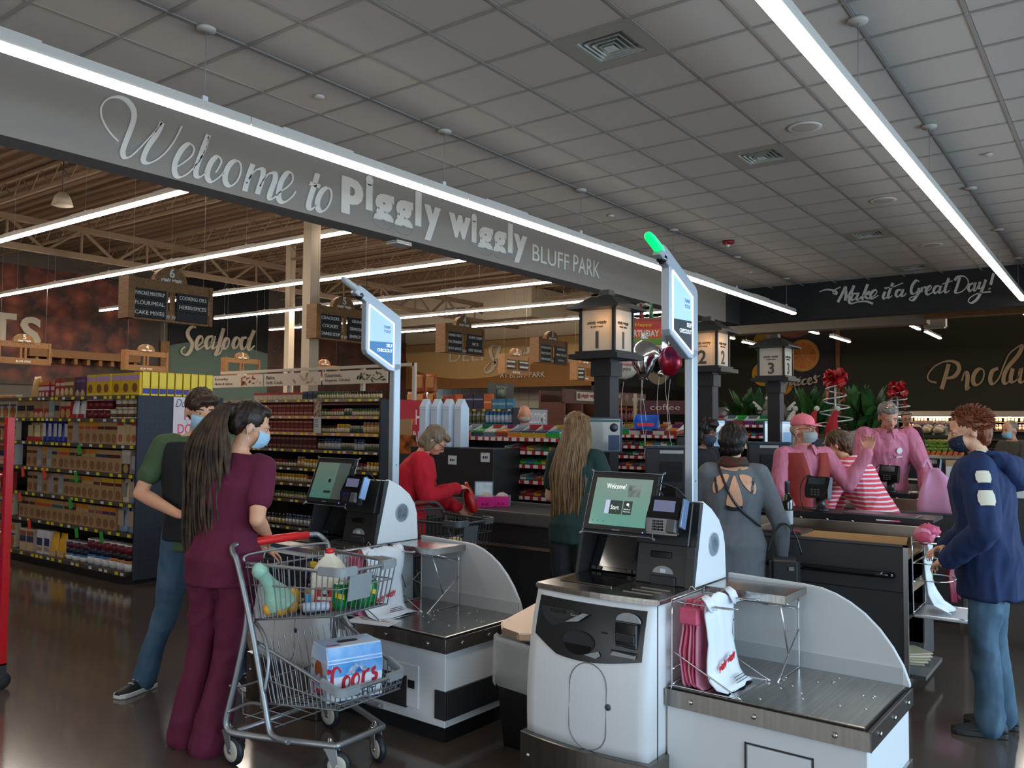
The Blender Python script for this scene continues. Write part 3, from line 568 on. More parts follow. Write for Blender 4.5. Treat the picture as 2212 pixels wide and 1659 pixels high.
lantern(6.07, 3.5, '1', 'one', 1); lantern(8.16, 3.5, '2', 'two', 1); lantern(10.19, 3.5, '3', 'three', 0)
# ================================================================== self-checkout units (local: +x into the unit, +y to the customer's left)
LBL = mat('9a9c9c', .5); CHARCOAL = mat((.018, .019, .02), .4); GLASSD = mat((.008, .009, .010), .05, coat=.8)  # charcoal: own colour of the printer housing, trim and monitor arm
WIRE = mat((.62, .62, .62), .2, 1); DRK2 = mat((.022, .022, .024), .5)
def fx(y, z):                                   # bulged front of the tower
    t = max(0, min(1, (z-.26)/.6)); b = -.145+.075*t**2.2-.012*sin(pi*t)
    return b-.03*(1-((y-1.095)/.3)**2)+.02
def scrn(kind):
    m = bpy.data.materials.new('screen'); m.use_nodes = True; nt = m.node_tree; b = nt.nodes['Principled BSDF']
    tc = nt.nodes.new('ShaderNodeTexCoord'); sp = nt.nodes.new('ShaderNodeSeparateXYZ'); nt.links.new(tc.outputs['Generated'], sp.inputs[0])
    r = nt.nodes.new('ShaderNodeValToRGB'); e = r.color_ramp.elements; e[0].position, e[1].position = .1, .9
    e[0].color, e[1].color = kind; nt.links.new(sp.outputs[2], r.inputs[0]); nt.links.new(r.outputs[0], b.inputs['Emission Color'])
    b.inputs['Emission Strength'].default_value = 1; b.inputs['Base Color'].default_value = (.01, .01, .01, 1); b.inputs['Roughness'].default_value = .08; return m
def checkout(n, loc, rz, label):
    o = thing('self_checkout', label, 'self-checkout', loc, rz, 'self-checkout stations')
    W, D, Z = .79, .63, .524
    cab = obj('bagging_cabinet', MB().box(.015, .012, .09, D, W, .47), WHITE, o, .004)
    obj('kick_plate', MB().box(.06, .05, 0, D, 1.35, .09), BLACK, o)
    sk = MB().box(0, -.004, .456, .006, W, Z).box(0, -.004, .456, D+.01, .002, Z).box(0, W-.004, .456, D, W, Z)
    obj('skirt', sk, mat((.26, .245, .225), .25, 1, var=.1, vs=2, stretch=(1, 30, 1)), o, .0015)
    for p in ((-.001, .12), (-.001, .42), (-.001, .68)): obj('bolt', MB().lathe([(.0105, 0), (.010, -.004), (.003, -.006)], 14, (p[0], p[1], .49), ax='x'), STEEL, o)
    for x in (.12, .33, .55): obj('bolt', MB().lathe([(.0105, 0), (.010, -.004), (.003, -.006)], 14, (x, -.005, .49), ax='y'), STEEL, o)
    obj('tray_rim', MB().box(.006, 0, .505, D, W, .515), DARK, o)
    tr = obj('tray', MB().box(.022, .022, .515, D-.005, W-.005, .533), STEEL, o, .003)
    random.seed(3)
    for k in range(18):
        x, y = random.uniform(.08, .56), random.uniform(.06, .5); obj('dimple', MB().lathe([(.006, .0), (.004, .003), (.001, .004)], 8, (x, y, .533)), STEEL, tr)
    # front details
    if n == 1:
        obj('bumper', MB().box(.005, .27, .14, .014, .52, .30), DRK2, cab, .002); obj('bumper', MB().box(.005, .0, .13, .014, .075, .27), DRK2, cab, .002)
        obj('bumper', MB().box(.02, .0, .13, D, .011, .27), DRK2, cab, .002)
        d = obj('door', MB().box(.008, .19, .15, .016, .46, .36), WHITE, cab, .002); obj('latch', MB().box(.004, .215, .245, .012, .26, .285), BLACK, d)
    else:
        fr = MB()
        for a in ((.018, .2, .378, .46, .384), (.018, .2, .1, .206, .384), (.018, .455, .1, .461, .384)): fr.box(.010, a[1], a[2], .017, a[3], a[4])
        d = obj('door', MB().box(.009, .21, .10, .016, .45, .375), WHITE, cab, .002); obj('door_gap', fr, DARK, d)
        obj('bumper', MB().box(.43, .0, .10, D+.01, .012, .24), STEEL, cab, .002)
    # back board
    pf = [(W, .525), (W, .905), (.43, .895), (.36, .888), (.30, .870), (.24, .842), (.18, .802), (.12, .745), (.07, .68), (.03, .61), (.005, .54), (.005, .525)]
    obj('back_board', MB().prism(pf, 'x', D, D+.02), mat('c6c6c4', .4), o, .004)
    obj('splash_strip', MB().box(D-.006, .03, .533, D, W-.02, .60), mat('b2b4b4', .4), o)
    # upper steel shelf with wire legs
    sh = obj('upper_shelf', MB().box(.365, .425, .85, D, .78, .853).box(.365, .425, .85, .369, .78, .885).box(.365, .425, .85, D, .429, .885).box(.369, .429, .878, D, .78, .884), STEEL, o, .0015)
    for y in (.45, .75):
        obj('wire_leg', MB().tube(smooth([(.60, y, .85), (.60, y, .545), (.59, y, .537), (.37, y, .537), (.362, y, .545), (.60, y, .70)], 4), .0035, 6), WIRE, sh)
        obj('wire_brace', MB().tube([(.375, y, .85), (.47, y, .615)], .0035, 6).tube([(.4, y, .85), (.60, y, .79)], .0035, 6), WIRE, sh)
    obj('wire_brace', MB().tube([(.60, .45, .79), (.60, .75, .79)], .0035, 6), WIRE, sh)
    # tower body
    y0, y1 = .80, 1.39
    N = 12; ys = [y0+(y1-y0)*k/N for k in range(N+1)]
    rings = []
    for z in [.25, .3, .36, .42, .5, .58, .66, .74, .80, .845, .862]:
        rings.append([(fx(y, z), y, z) for y in ys]+[(.58, y1, z), (.58, y0, z)])
    body = obj('tower_body', MB().loft(rings, 0, True), WHITE, o)
    obj('hinge_seam', MB().box(-.052, .798, .26, -.046, .801, .86), DARK, body)
    bs = MB(); bs.loft([[(fx(y, .3)-.03, y, z) for y in [.78]+ys[1:-1]+[1.41]]+[(.55, 1.41, z), (.55, .78, z)] for z in (0, .26)], 0, False)
    obj('base_skirt', bs, mat((.26, .245, .225), .25, 1, var=.1, vs=2, stretch=(1, 30, 1)), o, .003)
    for y in (.85, 1.1, 1.36): obj('bolt', MB().lathe([(.009, 0), (.008, -.004), (.002, -.006)], 12, (fx(y, .3)-.03, y, .17), ax='x'), STEEL, o)
    # black cash fascia, following the bulge
    fa = MB(); U, Vn = 24, 12; g = []
    ya, yb = .835, 1.362
    def low(y): t = (y-ya)/(yb-ya); return .645-.035*sin(pi*min(1, t*.95))+.04*max(0, t-.75)/.25
    for i in range(U+1):
        y = ya+(yb-ya)*i/U; col = []
        for j in range(Vn+1):
            z = low(y)+(.838-low(y))*j/Vn; col.append((fx(y, z)-.005, y, z))
        g.append(col)
    fa.loft(g, 0, True, False, False)
    fa.loft([[(p[0]+.012, p[1], p[2]) for p in c_] for c_ in g], 0, True, False, False)
    ed = [c_[0] for c_ in g]+g[-1][1:]+[c_[-1] for c_ in g[::-1][1:]]+g[0][::-1][1:-1]
    fa.loft([ed, [(p[0]+.012, p[1], p[2]) for p in ed]], 0, False, False, True)
    fas = obj('cash_fascia', fa, mat((.012, .0125, .0135), .3), o)
    def onf(y, z, d=.008): return fx(y, z)-d
    def fdisc(nm, y, z, r, m, d, par, a0=0, a1=2*pi, th=.006, sy=1, sz=1):
        pts = [(y+sy*r*cos(a0+(a1-a0)*k/24), z+sz*r*sin(a0+(a1-a0)*k/24)) for k in range(25 if a1-a0 < 6 else 24)]
        x = onf(y, z, d); return obj(nm, MB().prism(pts, 'x', x-th, x+.004), m, par)
    cs = fdisc('coin_bezel', 1.23, .80, .095, DRK2, .010, fas, pi, 2*pi, .012, 1, .85); fdisc('coin_dish', 1.23, .803, .07, mat((.035, .033, .03), .5), .02, cs, pi, 2*pi, .004, 1, .6)
    x = onf(1.24, .79, .026); obj('coin_slot', MB().box(x-.004, 1.20, .786, x+.004, 1.275, .80), BLACK, cs)
    x = onf(1.16, .79, .024); obj('coin_label', MB().prism([(1.195, .755), (1.11, .80), (1.08, .80), (1.13, .765)], 'x', x-.004, x+.004), LBL, cs)
    obj('label_text', MB().text('Coins In', (x-.006, 1.165, .785), (0, -1, 0), (0, 0, 1), .05, .009), mat('e0e0e0', .5), cs)
    x = onf(.91, .745); ca = obj('cash_slot', MB().box(x-.012, .855, .69, x+.006, .955, .79), BLACKG, fas, .004)
    obj('cash_lip', MB().box(x-.022, .862, .715, x-.010, .948, .748), DRK2, ca, .003); obj('cash_lip', MB().box(x-.02, .862, .695, x-.010, .948, .703), DRK2, ca, .002)
    cl = fdisc('cash_label', .905, .792, .056, LBL, .010, fas, 0, pi, .004, 1, .62)
    x = onf(.905, .80, .0145)
    for k, t in enumerate(('Cash In', 'Cash Out')): obj('label_text', MB().text(t, (x-.002, .907, .809-.012*k), (0, -1, 0), (0, 0, 1), .036, .008), mat('e0e0e0', .5), cl)
    cb = fdisc('coin_cup_rim', 1.12, .683, .075, DRK2, .009, fas, 0, 2*pi, .005, 1, .62); fdisc('coin_cup', 1.12, .675, .066, BLACKG, .013, cb, pi, 2*pi, .004, 1, .62)
    x = onf(1.04, .648, .012); obj('cup_label', MB().prism([(1.085, .640), (1.02, .662), (1.01, .645), (1.03, .632)], 'x', x-.003, x+.003), LBL, fas)
    x = onf(.905, .66, .010); obj('coupon_label', MB().prism([(.97, .655), (.955, .674), (.855, .668), (.858, .657)], 'x', x-.003, x+.006), LBL, fas)
    obj('coupon_slot', MB().box(x-.004, .855, .673, x+.004, .965, .678), BLACK, fas)
    obj('key_slot', MB().box(onf(1.0, .735, .008), .992, .732, onf(1.0, .735, 0), 1.02, .738), BLACK, fas)
    if n == 1: obj('indicator', MB().box(onf(1.2, .77, .03), 1.19, .765, onf(1.2, .77, .02), 1.21, .772), mat((.05, .8, .35), .5, emit=2), fas)
    # oval service door
    st = [(1.065+.088*cos(t), .52+.088*sin(t)) for t in [pi*k/12 for k in range(13)]]+[(1.065+.088*cos(t), .345+.085*sin(t)) for t in [pi+pi*k/12 for k in range(13)]]
    dr = obj('oval_door', MB().tube([(fx(y, z)-.0005, y, z) for y, z in smooth([(a, b, 0) for a, b in st], 2, True) for y, z in ((y, z),)] if False else [(fx(a, b)-.0005, a, b) for a, b in st], .0022, 6, closed=True), mat('6d7072', .5), o)
    x = fx(.968, .44); obj('door_lock', MB().lathe([(.001, -.003), (.013, -.002), (.014, .004)], 16, (x, .968, .45), ax='x'), mat('4a4d50', .4), dr)
    # stainless counter
    pt = [(fx(y, .86)-.012, y) for y in [.788]+ys[1:-1]+[1.402]]+[(.60, 1.402), (.60, .788)]
    obj('counter_plate', MB().prism(pt, 'z', .862, .886), STEEL, o, .006, 2)
    sp_ = obj('scanner_plate', MB().prism([(.045, 1.07), (.045, 1.34), (.38, 1.375), (.38, 1.095)], 'z', .886, .892), mat((.33, .30, .27), .12, 1), o, .002)
    obj('scan_window', MB().box(.17, 1.15, .8922, .28, 1.29, .8935), GLASSD, sp_)
    for k in range(3): obj('groove', MB().box(.02+.06*k, .86-.01*k, .886, .024+.06*k, 1.0-.01*k, .8885), mat('8f867c', .3, 1), o)
    # scanner tower
    pts0, pts1 = [(.34, 1.385), (.34, 1.09), (.55, 1.09), (.55, 1.385)], [(.425, 1.355), (.425, 1.115), (.55, 1.10), (.55, 1.375)]
    sc = MB().loft([[(x, y, .886) for x, y in pts0], [(x, y, 1.09) for x, y in pts1], [(x+.03, y, 1.115) for x, y in pts1]], 0, False)
    sc_ = obj('scanner_head', sc, BLACKG, o, .012, 3)
    obj('scanner_glass', MB().loft([[(.349, 1.36, .915), (.349, 1.115, .915)], [(.415, 1.338, 1.075), (.415, 1.132, 1.075)]], 0, False, False, False), GLASSD, sc_)
    for y in (1.345, 1.315, 1.15, 1.12): obj('icon_plate', MB().box(.340, y-.011, .899, .346, y+.011, .915), mat('3a3c3e', .4), sc_)
    if n == 2: obj('ready_light', MB().tube([(.428, 1.345-.22*k/8, 1.105) for k in range(9)], .0035, 6), mat((.05, 1, .35), .5, emit=1.6), sc_)
    # printer housing, side panel
    pp = [(.25, .886), (.285, 1.06), (.265, 1.06), (.315, 1.25), (.36, 1.25), (.55, 1.12), (.58, .886)]
    hs = obj('printer_housing', MB().prism(pp, 'y', .815, 1.07), CHARCOAL, o, .004)
    for (z, yy0, yy1, hh, mm, nm) in ((1.015, .9, 1.0, .014, BLACKG, 'card_reader'), (.905, .87, .99, .02, DRK2, 'receipt_mouth')):
        x = .25+.035*(z-.886)/.174; obj(nm, MB().box(x-.012, yy0, z-hh, x+.02, yy1, z+hh), mm, hs, .003)
    x = .25+.035*(.94-.886)/.174; rl = obj('receipt_label', MB().prism([(.935+.05*cos(t), .935+.032*sin(t)) for t in [pi*k/16 for k in range(17)]], 'x', x-.003, x+.01), LBL, hs)
    obj('receipt_icon', MB().box(x-.005, .922, .938, x, .948, .955), mat('dcdcdc', .5), rl)
    bs_ = [(.25, .886), (.345, 1.25), (.36, 1.255), (.45, 1.215), (.53, 1.16), (.575, 1.10), (.595, 1.04), (.606, .886)]
    sd = obj('side_panel', MB().prism(bs_, 'y', .787, .812), WHITE, o, .003)
    obj('dark_trim', MB().prism([(.243, .886), (.265, .886), (.355, 1.25), (.32, 1.25), (.282, 1.06), (.27, 1.06)], 'y', .785, .822), CHARCOAL, o)
    spk = MB().lathe([(.001, -.004), (.053, -.003), (.056, 0)], 28, (.465, .787, 1.055), ax='y'); sg = obj('speaker_grille', spk, mat('c3cad0', .5), sd)
    for k in range(5): obj('grille_ring', MB().lathe([(.008+.01*k, -.0055), (.012+.01*k, -.0055)], 24, (.465, .787, 1.055), ax='y'), mat('aeb8c2', .5), sg)
    obj('side_panel_far', MB().prism(bs_, 'y', 1.375, 1.392), DRK2, o)
    # monitor
    mo = obj('monitor', MB().box(-.018, -.177, -.142, .012, .177, .142), BLACK, o, .012, 3)
    mo.location = (.20, 1.106, 1.235); mo.rotation_euler = (0, R(20.5), 0)
    rim = MB(); rr = [(-.006, y, z) for y, z in ((-.178, -.143), (.178, -.143), (.178, .143), (-.178, .143))]
    obj('bezel_rim', MB().tube(smooth([V(p) for p in [(-.006, -.165, -.1435), (-.006, .165, -.1435), (-.006, .1775, -.13), (-.006, .1775, .13), (-.006, .165, .1435), (-.006, -.165, .1435), (-.006, -.1775, .13), (-.006, -.1775, -.13)]], 4, True), .0022, 5, closed=True), mat('9a9ca0', .3, .6), mo)
    sc2 = obj('screen', MB().box(-.0195, -.145, -.108, -.0175, .145, .112), scrn(((.12, .30, .25, 1), (.20, .28, .24, 1))) if n == 2 else scrn(((.05, .13, .11, 1), (.10, .14, .11, 1))), mo)
    tw = mat('f0f4f0', .5, emit=.75)
    bx = -.0202
    if n == 2:
        obj('words', MB().text('Welcome!', (bx, .085, .062), (0, -1, 0), (0, 0, 1), .10, .024), tw, sc2); obj('words', MB().text('Please touch Start to begin', (bx, .085, .047), (0, -1, 0), (0, 0, 1), .075, .007), mat('9fb0a8', .5, emit=.3), sc2)
        ph = obj('camera_view', MB().box(bx, -.092, .028, bx+.002, -.03, .082), mat('8a9490', .5, emit=.25, c2='39403e', vs=30), sc2)
        st_ = obj('start_button', MB().box(bx, -.012, -.055, bx+.002, .075, .008), mat('3c463f', .5, emit=.12), sc2); obj('button_icon', MB().box(bx-.0006, .052, -.055, bx, .075, .008), mat('b9c2d6', .5, emit=.5), st_)
        obj('words', MB().text('Start', (bx-.0006, .045, -.034), (0, -1, 0), (0, 0, 1), .042, .02), tw, st_)
        sr = obj('search_button', MB().box(bx, -.062, -.055, bx+.002, -.018, .008), mat('3c463f', .5, emit=.12), sc2); obj('glass_icon', MB().lathe([(.005, -.001), (.0065, -.001)], 14, (bx, -.04, -.008), ax='x').tube([(bx-.0005, -.044, -.013), (bx-.0005, -.049, -.019)], .001, 4), tw, sr)
        obj('words', MB().text('Search or', (bx-.0006, -.023, -.033), (0, -1, 0), (0, 0, 1), .034, .007), tw, sr); obj('words', MB().text('Key in item', (bx-.0006, -.022, -.045), (0, -1, 0), (0, 0, 1), .036, .007), tw, sr)
        for k in range(3): obj('screen_icon', MB().box(bx, .124-.028*k, -.094, bx+.001, .13-.028*k, -.087), mat('5d7a70', .5, emit=.2), sc2)
    else:
        obj('list_panel', MB().box(bx, -.145, -.108, bx+.002, -.045, .112), mat('56645f', .5, emit=.12), sc2); obj('button_bar', MB().box(bx, -.03, -.075, bx+.002, .03, -.06), mat('26312c', .5, emit=.05), sc2)
        obj('clock_ring', MB().lathe([(.010, -.001), (.012, -.001)], 18, (bx, .0, .0), ax='x'), mat('1c2a26', .5), sc2)
    obj('status_light', MB().ball((-.019, -.135, -.128), .0028, 8), mat((.1, .15, 1), .5, emit=4), mo)
    obj('maker_plate', MB().box(-.0195, -.02, -.13, -.0175, .02, -.123), mat('6a6a6a', .4), mo)
    obj('monitor_arm', MB().tube([(.22, 1.106, 1.2), (.34, 1.09, 1.16), (.45, 1.05, 1.1)], .03, 8), CHARCOAL, o)
    # card terminal
    pn = obj('card_terminal', MB().prism([(-.02, -.085), (-.035, -.02), (-.012, .085), (.022, .085), (.022, -.085)], 'y', -.08, .08), BLACKG, o, .007, 2)
    pn.location = (.165, .872, 1.20); pn.rotation_euler = (0, R(19), 0)
    pl_ = obj('pin_screen', MB().box(-.0275, -.05, .012, -.024, .05, .062), mat('6d7390', .4, emit=.28), pn); pl_.rotation_euler = (0, R(-2), 0)
    obj('pin_cowl', MB().prism([(-.046+.0, -.078), (-.046, -.022), (-.028, -.022), (-.018, -.078)], 'y', -.072, -.03), GREY, pn, .003)
    for r_ in range(4):
        for c_ in range(3): obj('key', MB().box(-.036+.004*r_*.4, -.006+.018*c_, -.036-.012*r_, -.028, .006+.018*c_, -.028-.012*r_), DARK, pn)
    obj('card_slot', MB().box(-.03, -.092, -.05, .018, -.081, .075), mat('7d93b5', .2, .5), pn, .002)
    obj('cable', MB().tube(smooth([(.19, .90, 1.285), (.20, .93, 1.325), (.22, .915, 1.335), (.235, .86, 1.315), (.26, .83, 1.28), (.30, .84, 1.25)], 5), .0035, 6), BLACK, o)
    # pole sign
    pm = mat('a9b0b7', .35, .4)
    obj('pole', MB().box(.497, .902, .88, .553, .945, 1.95), pm, o, .004)
    ou = [(.50, 1.90), (.555, 1.92), (.555, 2.215), (.545, 2.235), (.525, 2.25), (.235, 2.385), (.205, 2.395), (.17, 2.345), (.262, 2.30), (.262, 2.02), (.275, 1.995), (.455, 1.905)]
    sf_ = obj('sign_head', MB().prism(ou, 'y', .902, .945), pm, o, .004)
    sx = obj('sign_screen', MB().prism([(.29, 2.28), (.48, 2.188), (.48, 1.935), (.29, 2.025)], 'y', .8995, .904), mat('a9c8ea', .3, emit=.42), sf_)
    obj('sign_band', MB().prism([(.29, 2.026), (.29, 2.072), (.479, 2.076), (.479, 1.937)], 'y', .8985, .9), mat('20242a', .4) if n == 2 else mat('4a7fb0', .4, emit=.2), sx)
    for a, b in (((.284, 2.02), (.284, 2.288)), ((.284, 2.288), (.486, 2.192)), ((.486, 2.192), (.486, 1.926)), ((.486, 1.926), (.284, 2.02))): obj('light_trim', MB().tube([(a[0], .899, a[1]), (b[0], .899, b[1])], .005, 6), mat('eef6ff', .4, emit=.9), sf_)
    wt = mat('f4f8ff', .5, emit=.7)
    obj('words', MB().text('SELF', (.425, .8978, 2.045), (1, 0, 0), (0, 0, 1), .048, .020, 0, .02), wt, sx); obj('words', MB().text('CHECKOUT', (.352, .8978, 2.014), (1, 0, 0), (0, 0, 1), .122, .020, 0, .02), wt, sx)
    bb = obj('speech_card', MB().box(.395, .8982, 2.12, .465, .8995, 2.185), mat('a8c6e6', .4, emit=.5), sx)
    for k, t in enumerate(('THANK', 'YOU!')): obj('words', MB().text(t, (.402, .8972, 2.157-.026*k), (1, 0, 0), (0, 0, 1), .056, .018, 0, .01), mat('3c5f8a', .5, emit=.05), bb)
    la = MB(); lr = []
    for (x, z, q) in ((.205, 2.37, .026), (.17, 2.385, .026), (.13, 2.403, .026), (.105, 2.412, .02), (.097, 2.415, .008)):
        lr.append([(x+.35*q*1.1*cos(t)*0-.45*q*sin(t), .9235+.024*cos(t)*min(1, q/.02), z+q*sin(t)) for t in [2*pi*i/12 for i in range(12)]])
    la.loft(lr)
    obj('signal_lamp', la, mat((.0, .82, .18), .4, emit=1.1) if n == 2 else mat('b4b6ba', .4), sf_)
    obj('camera_dome', MB().ball((.225, .923, 2.335), .03, 14, 0, (1, .85, .9)), BLACKG, sf_)
    obj('screw', MB().lathe([(.004, -.002), (.001, -.003)], 8, (.525, .902, 1.33), ax='y'), DARK, o)
    return o
checkout(1, (3.177, 2.734, 0), -.029, 'self-checkout whose signal lamp is unlit, behind the double-basket cart')
checkout(2, (3.151, 0.756, 0), -.018, 'self-checkout with the green signal lamp and welcome screen, nearest the viewer')
# bag holders standing on the bagging trays, each with its bags
PINK = mat('c8506f', .6, var=.12, vs=30); PINKL = mat('d5859c', .6); BAGW = mat('dcdfe3', .55, bump=.25, bs=40); PRT = mat('c8202e', .6); PRK = mat('30343a', .6)
def bag_sheet(mb, prof, x0, x1, m=0, straps=True, wav=.004, seed=0):     # hanging T-shirt bag: prof = (y, z) down the sheet
    rnd = random.Random(seed); N = 14; fr, bk = [], []
    for (y, z, ins) in prof:
        a, b = x0+ins, x1-ins; row = []
        for i in range(N+1):
            t = i/N; row.append((a+(b-a)*t, y+wav*sin(t*9+z*30+seed)+wav*.6*sin(t*21+seed*2), z+.004*sin(t*7+seed)))
        fr.append(row); bk.append([(p[0], p[1]+.006, p[2]) for p in row])
    rings = [f+b[::-1] for f, b in zip(fr, bk)]; mb.loft(rings, m, True); return mb
def bag_rack(loc, rz, label, blabel, plabel, n):
    o = thing('bag_rack', label, 'bag rack', loc, rz, 'bag racks')
    z0 = .533
    for x in (.02, .33):
        obj('upright', MB().tube(smooth([(x, .77, .885), (x, .77, z0+.006), (x+.002, .76, z0+.003), (x, .50, z0+.003), (x, .49, z0+.008), (x, .50, z0+.014), (x, .765, z0+.14)], 4), .0035, 6), WIRE, o)
        obj('hook_arm', MB().tube(smooth([(x+(.03 if x < .1 else -.03), .77, .868), (x+(.03 if x < .1 else -.03), .56, .866), (x+(.03 if x < .1 else -.03), .52, .872), (x+(.045 if x < .1 else -.045), .525, .868), (x+(.045 if x < .1 else -.045), .77, .862)], 4), .003, 6), WIRE, o)
    obj('cross_wire', MB().tube([(.02, .77, .88), (.33, .77, .88)], .0035, 6).tube([(.02, .77, .6), (.33, .77, .6)], .0035, 6).tube([(.02, .77, .54), (.33, .77, .54)], .0035, 6), WIRE, o)
    obj('floor_plate', MB().box(.02, .50, z0+.0005, .33, .77, z0+.002), mat((.6, .62, .65), .15, 1), o)
    obj('hook', MB().tube(smooth([(.175, .77, .885), (.175, .765, .905), (.175, .755, .912), (.175, .74, .90)], 4), .003, 6), WIRE, o)
    p = thing('bag_bundle', plabel, 'bag bundle', loc, rz, 'bundles of pink bags')
    for k in range(5):
        y = .735-.017*k
        obj('bag', bag_sheet(MB(), [(y, .872, .07), (y, .82, .035), (y-.004, .76, .02), (y-.006, .68, .0), (y-.004, .6, .01), (y-.012, .555, .005), (y-.02-.004*k, .541, .006)], .018, .30, 0, seed=k), PINK if k % 2 else PINKL, p)
    obj('header_tab', MB().box(.01, .655, .79, .06, .735, .855), PINK, p, .006)
    w_ = thing('carrier_bag', blabel, 'bag', loc, rz, 'white printed carrier bags')
    if n == 2:
        prof = [(.642, .90, .13), (.636, .885, .07), (.63, .86, .03), (.625, .83, .025), (.622, .78, .04), (.62, .72, .035), (.618, .66, .02), (.612, .61, .02), (.60, .575, .02), (.575, .548, .022), (.535, .542, .03)]
    else:
        prof = [(.64, .90, .12), (.62, .89, .05), (.60, .87, .02), (.595, .83, .03), (.60, .78, .03), (.61, .72, .03), (.612, .66, .02), (.61, .61, .02), (.60, .575, .02), (.575, .55, .02), (.50, .541, .01)]
    bg_ = obj('bag', bag_sheet(MB(), prof, .0, .33, 0, wav=.005, seed=9), BAGW, w_)
    for s_ in (.04, .27): obj('strap', bag_sheet(MB(), [(.655, .895, 0), (.64, .905, .005), (.62, .89, .0), (.60, .85, .008)], s_-.03, s_+.05, 0, wav=.003, seed=3), BAGW, w_)
    obj('print', MB().text('piggly wiggly', (.09, .594, .60), (.97, -.02, .22), (-.2, -.05, .97), .15, .035, 0, .01, .003), PRT, bg_)
    for k in range(3): obj('print', MB().box(.17-.01*k, .567-.01*k, .566-.006*k, .26, .568-.01*k, .569-.006*k), PRK, bg_)
bag_rack((3.151, .756, 0), -.018, 'chrome wire bag rack on the tray nearest the viewer', 'white carrier bag with red print on the nearest bag rack', 'bundle of pink bags behind the white bag on the nearest rack', 2)
bag_rack((3.177, 2.734, 0), -.029, 'chrome wire bag rack on the tray behind the shopping cart', 'white carrier bag slumped on the rack behind the shopping cart', 'bundle of pink bags on the rack behind the shopping cart', 1)
# paper sheets on the far tray
o = thing('receipt_paper', 'sheets of white printed paper lying on the tray behind the cart', 'paper', (3.20, 3.26, .5335), .25)
obj('sheet', MB().box(-.06, -.13, 0, .07, .13, .006), mat('e2e2e4', .7), o); obj('print', MB().box(.0, -.1, .006, .012, .08, .0066).box(.03, -.06, .006, .04, .1, .0066), mat('7a7a80', .7), o)
# side ledge left of the near unit
o = thing('side_ledge', 'beige steel ledge on a bracket beside the near self-checkout', 'ledge', (0, 0, 0))
obj('top', MB().prism([(3.30, 2.15), (3.13, 2.18), (3.10, 2.24), (3.14, 2.36), (3.24, 2.44), (3.98, 2.62), (3.98, 2.25)], 'z', .615, .65), mat('a58b72', .3, .6), o, .006, 2)
obj('bracket', MB().box(3.80, 2.3, 0, 3.95, 2.5, .615), BLACK, o)
# waste bin with liner
P = hit(1140, 1610, 'z', 0)
o = thing('waste_bin', 'black waste bin with a clear plastic liner beside the near self-checkout', 'bin', (3.55, 2.43, 0), -.02)
def rrect(a, b, r=.03, n=4):
    return [(sx*(a-r)+r*cos(t), sy*(b-r)+r*sin(t)) for sx, sy, t0 in ((1, 1, 0), (-1, 1, pi/2), (-1, -1, pi), (1, -1, 1.5*pi)) for t in [t0+pi/2*k/n for k in range(n+1)]]
def rl(s, z): return [(x*s, y*s, z) for x, y in rrect(.20, .14)]
obj('body', MB().loft([rl(.8, 0), rl(.97, .34), rl(1, .52), rl(.97, .52), rl(.92, .34), rl(.76, .02)], 0, True), BLACK, o)
lm_ = mat('cfcfcb', .25, alpha=.55, bump=.6, bs=25); L = MB(); rg = []
for s_, z in ((1.0, .30), (1.06, .32), (1.05, .42), (1.04, .51), (1.035, .535), (1.0, .54), (.94, .53), (.90, .45)): rg.append([(x*s_*(1+.02*sin(k*2.3)), y*s_*(1+.02*cos(k*1.9)), z+.012*sin(k*1.7)) for k, (x, y) in enumerate(rrect(.20, .14, .03, 6))])
obj('liner', L.loft(rg, 0, True, False), lm_, o)
obj('trash', MB().ball((0, 0, .38), .10, 12, 0, (1.3, .9, .5)), mat('c98a95', .6), o)
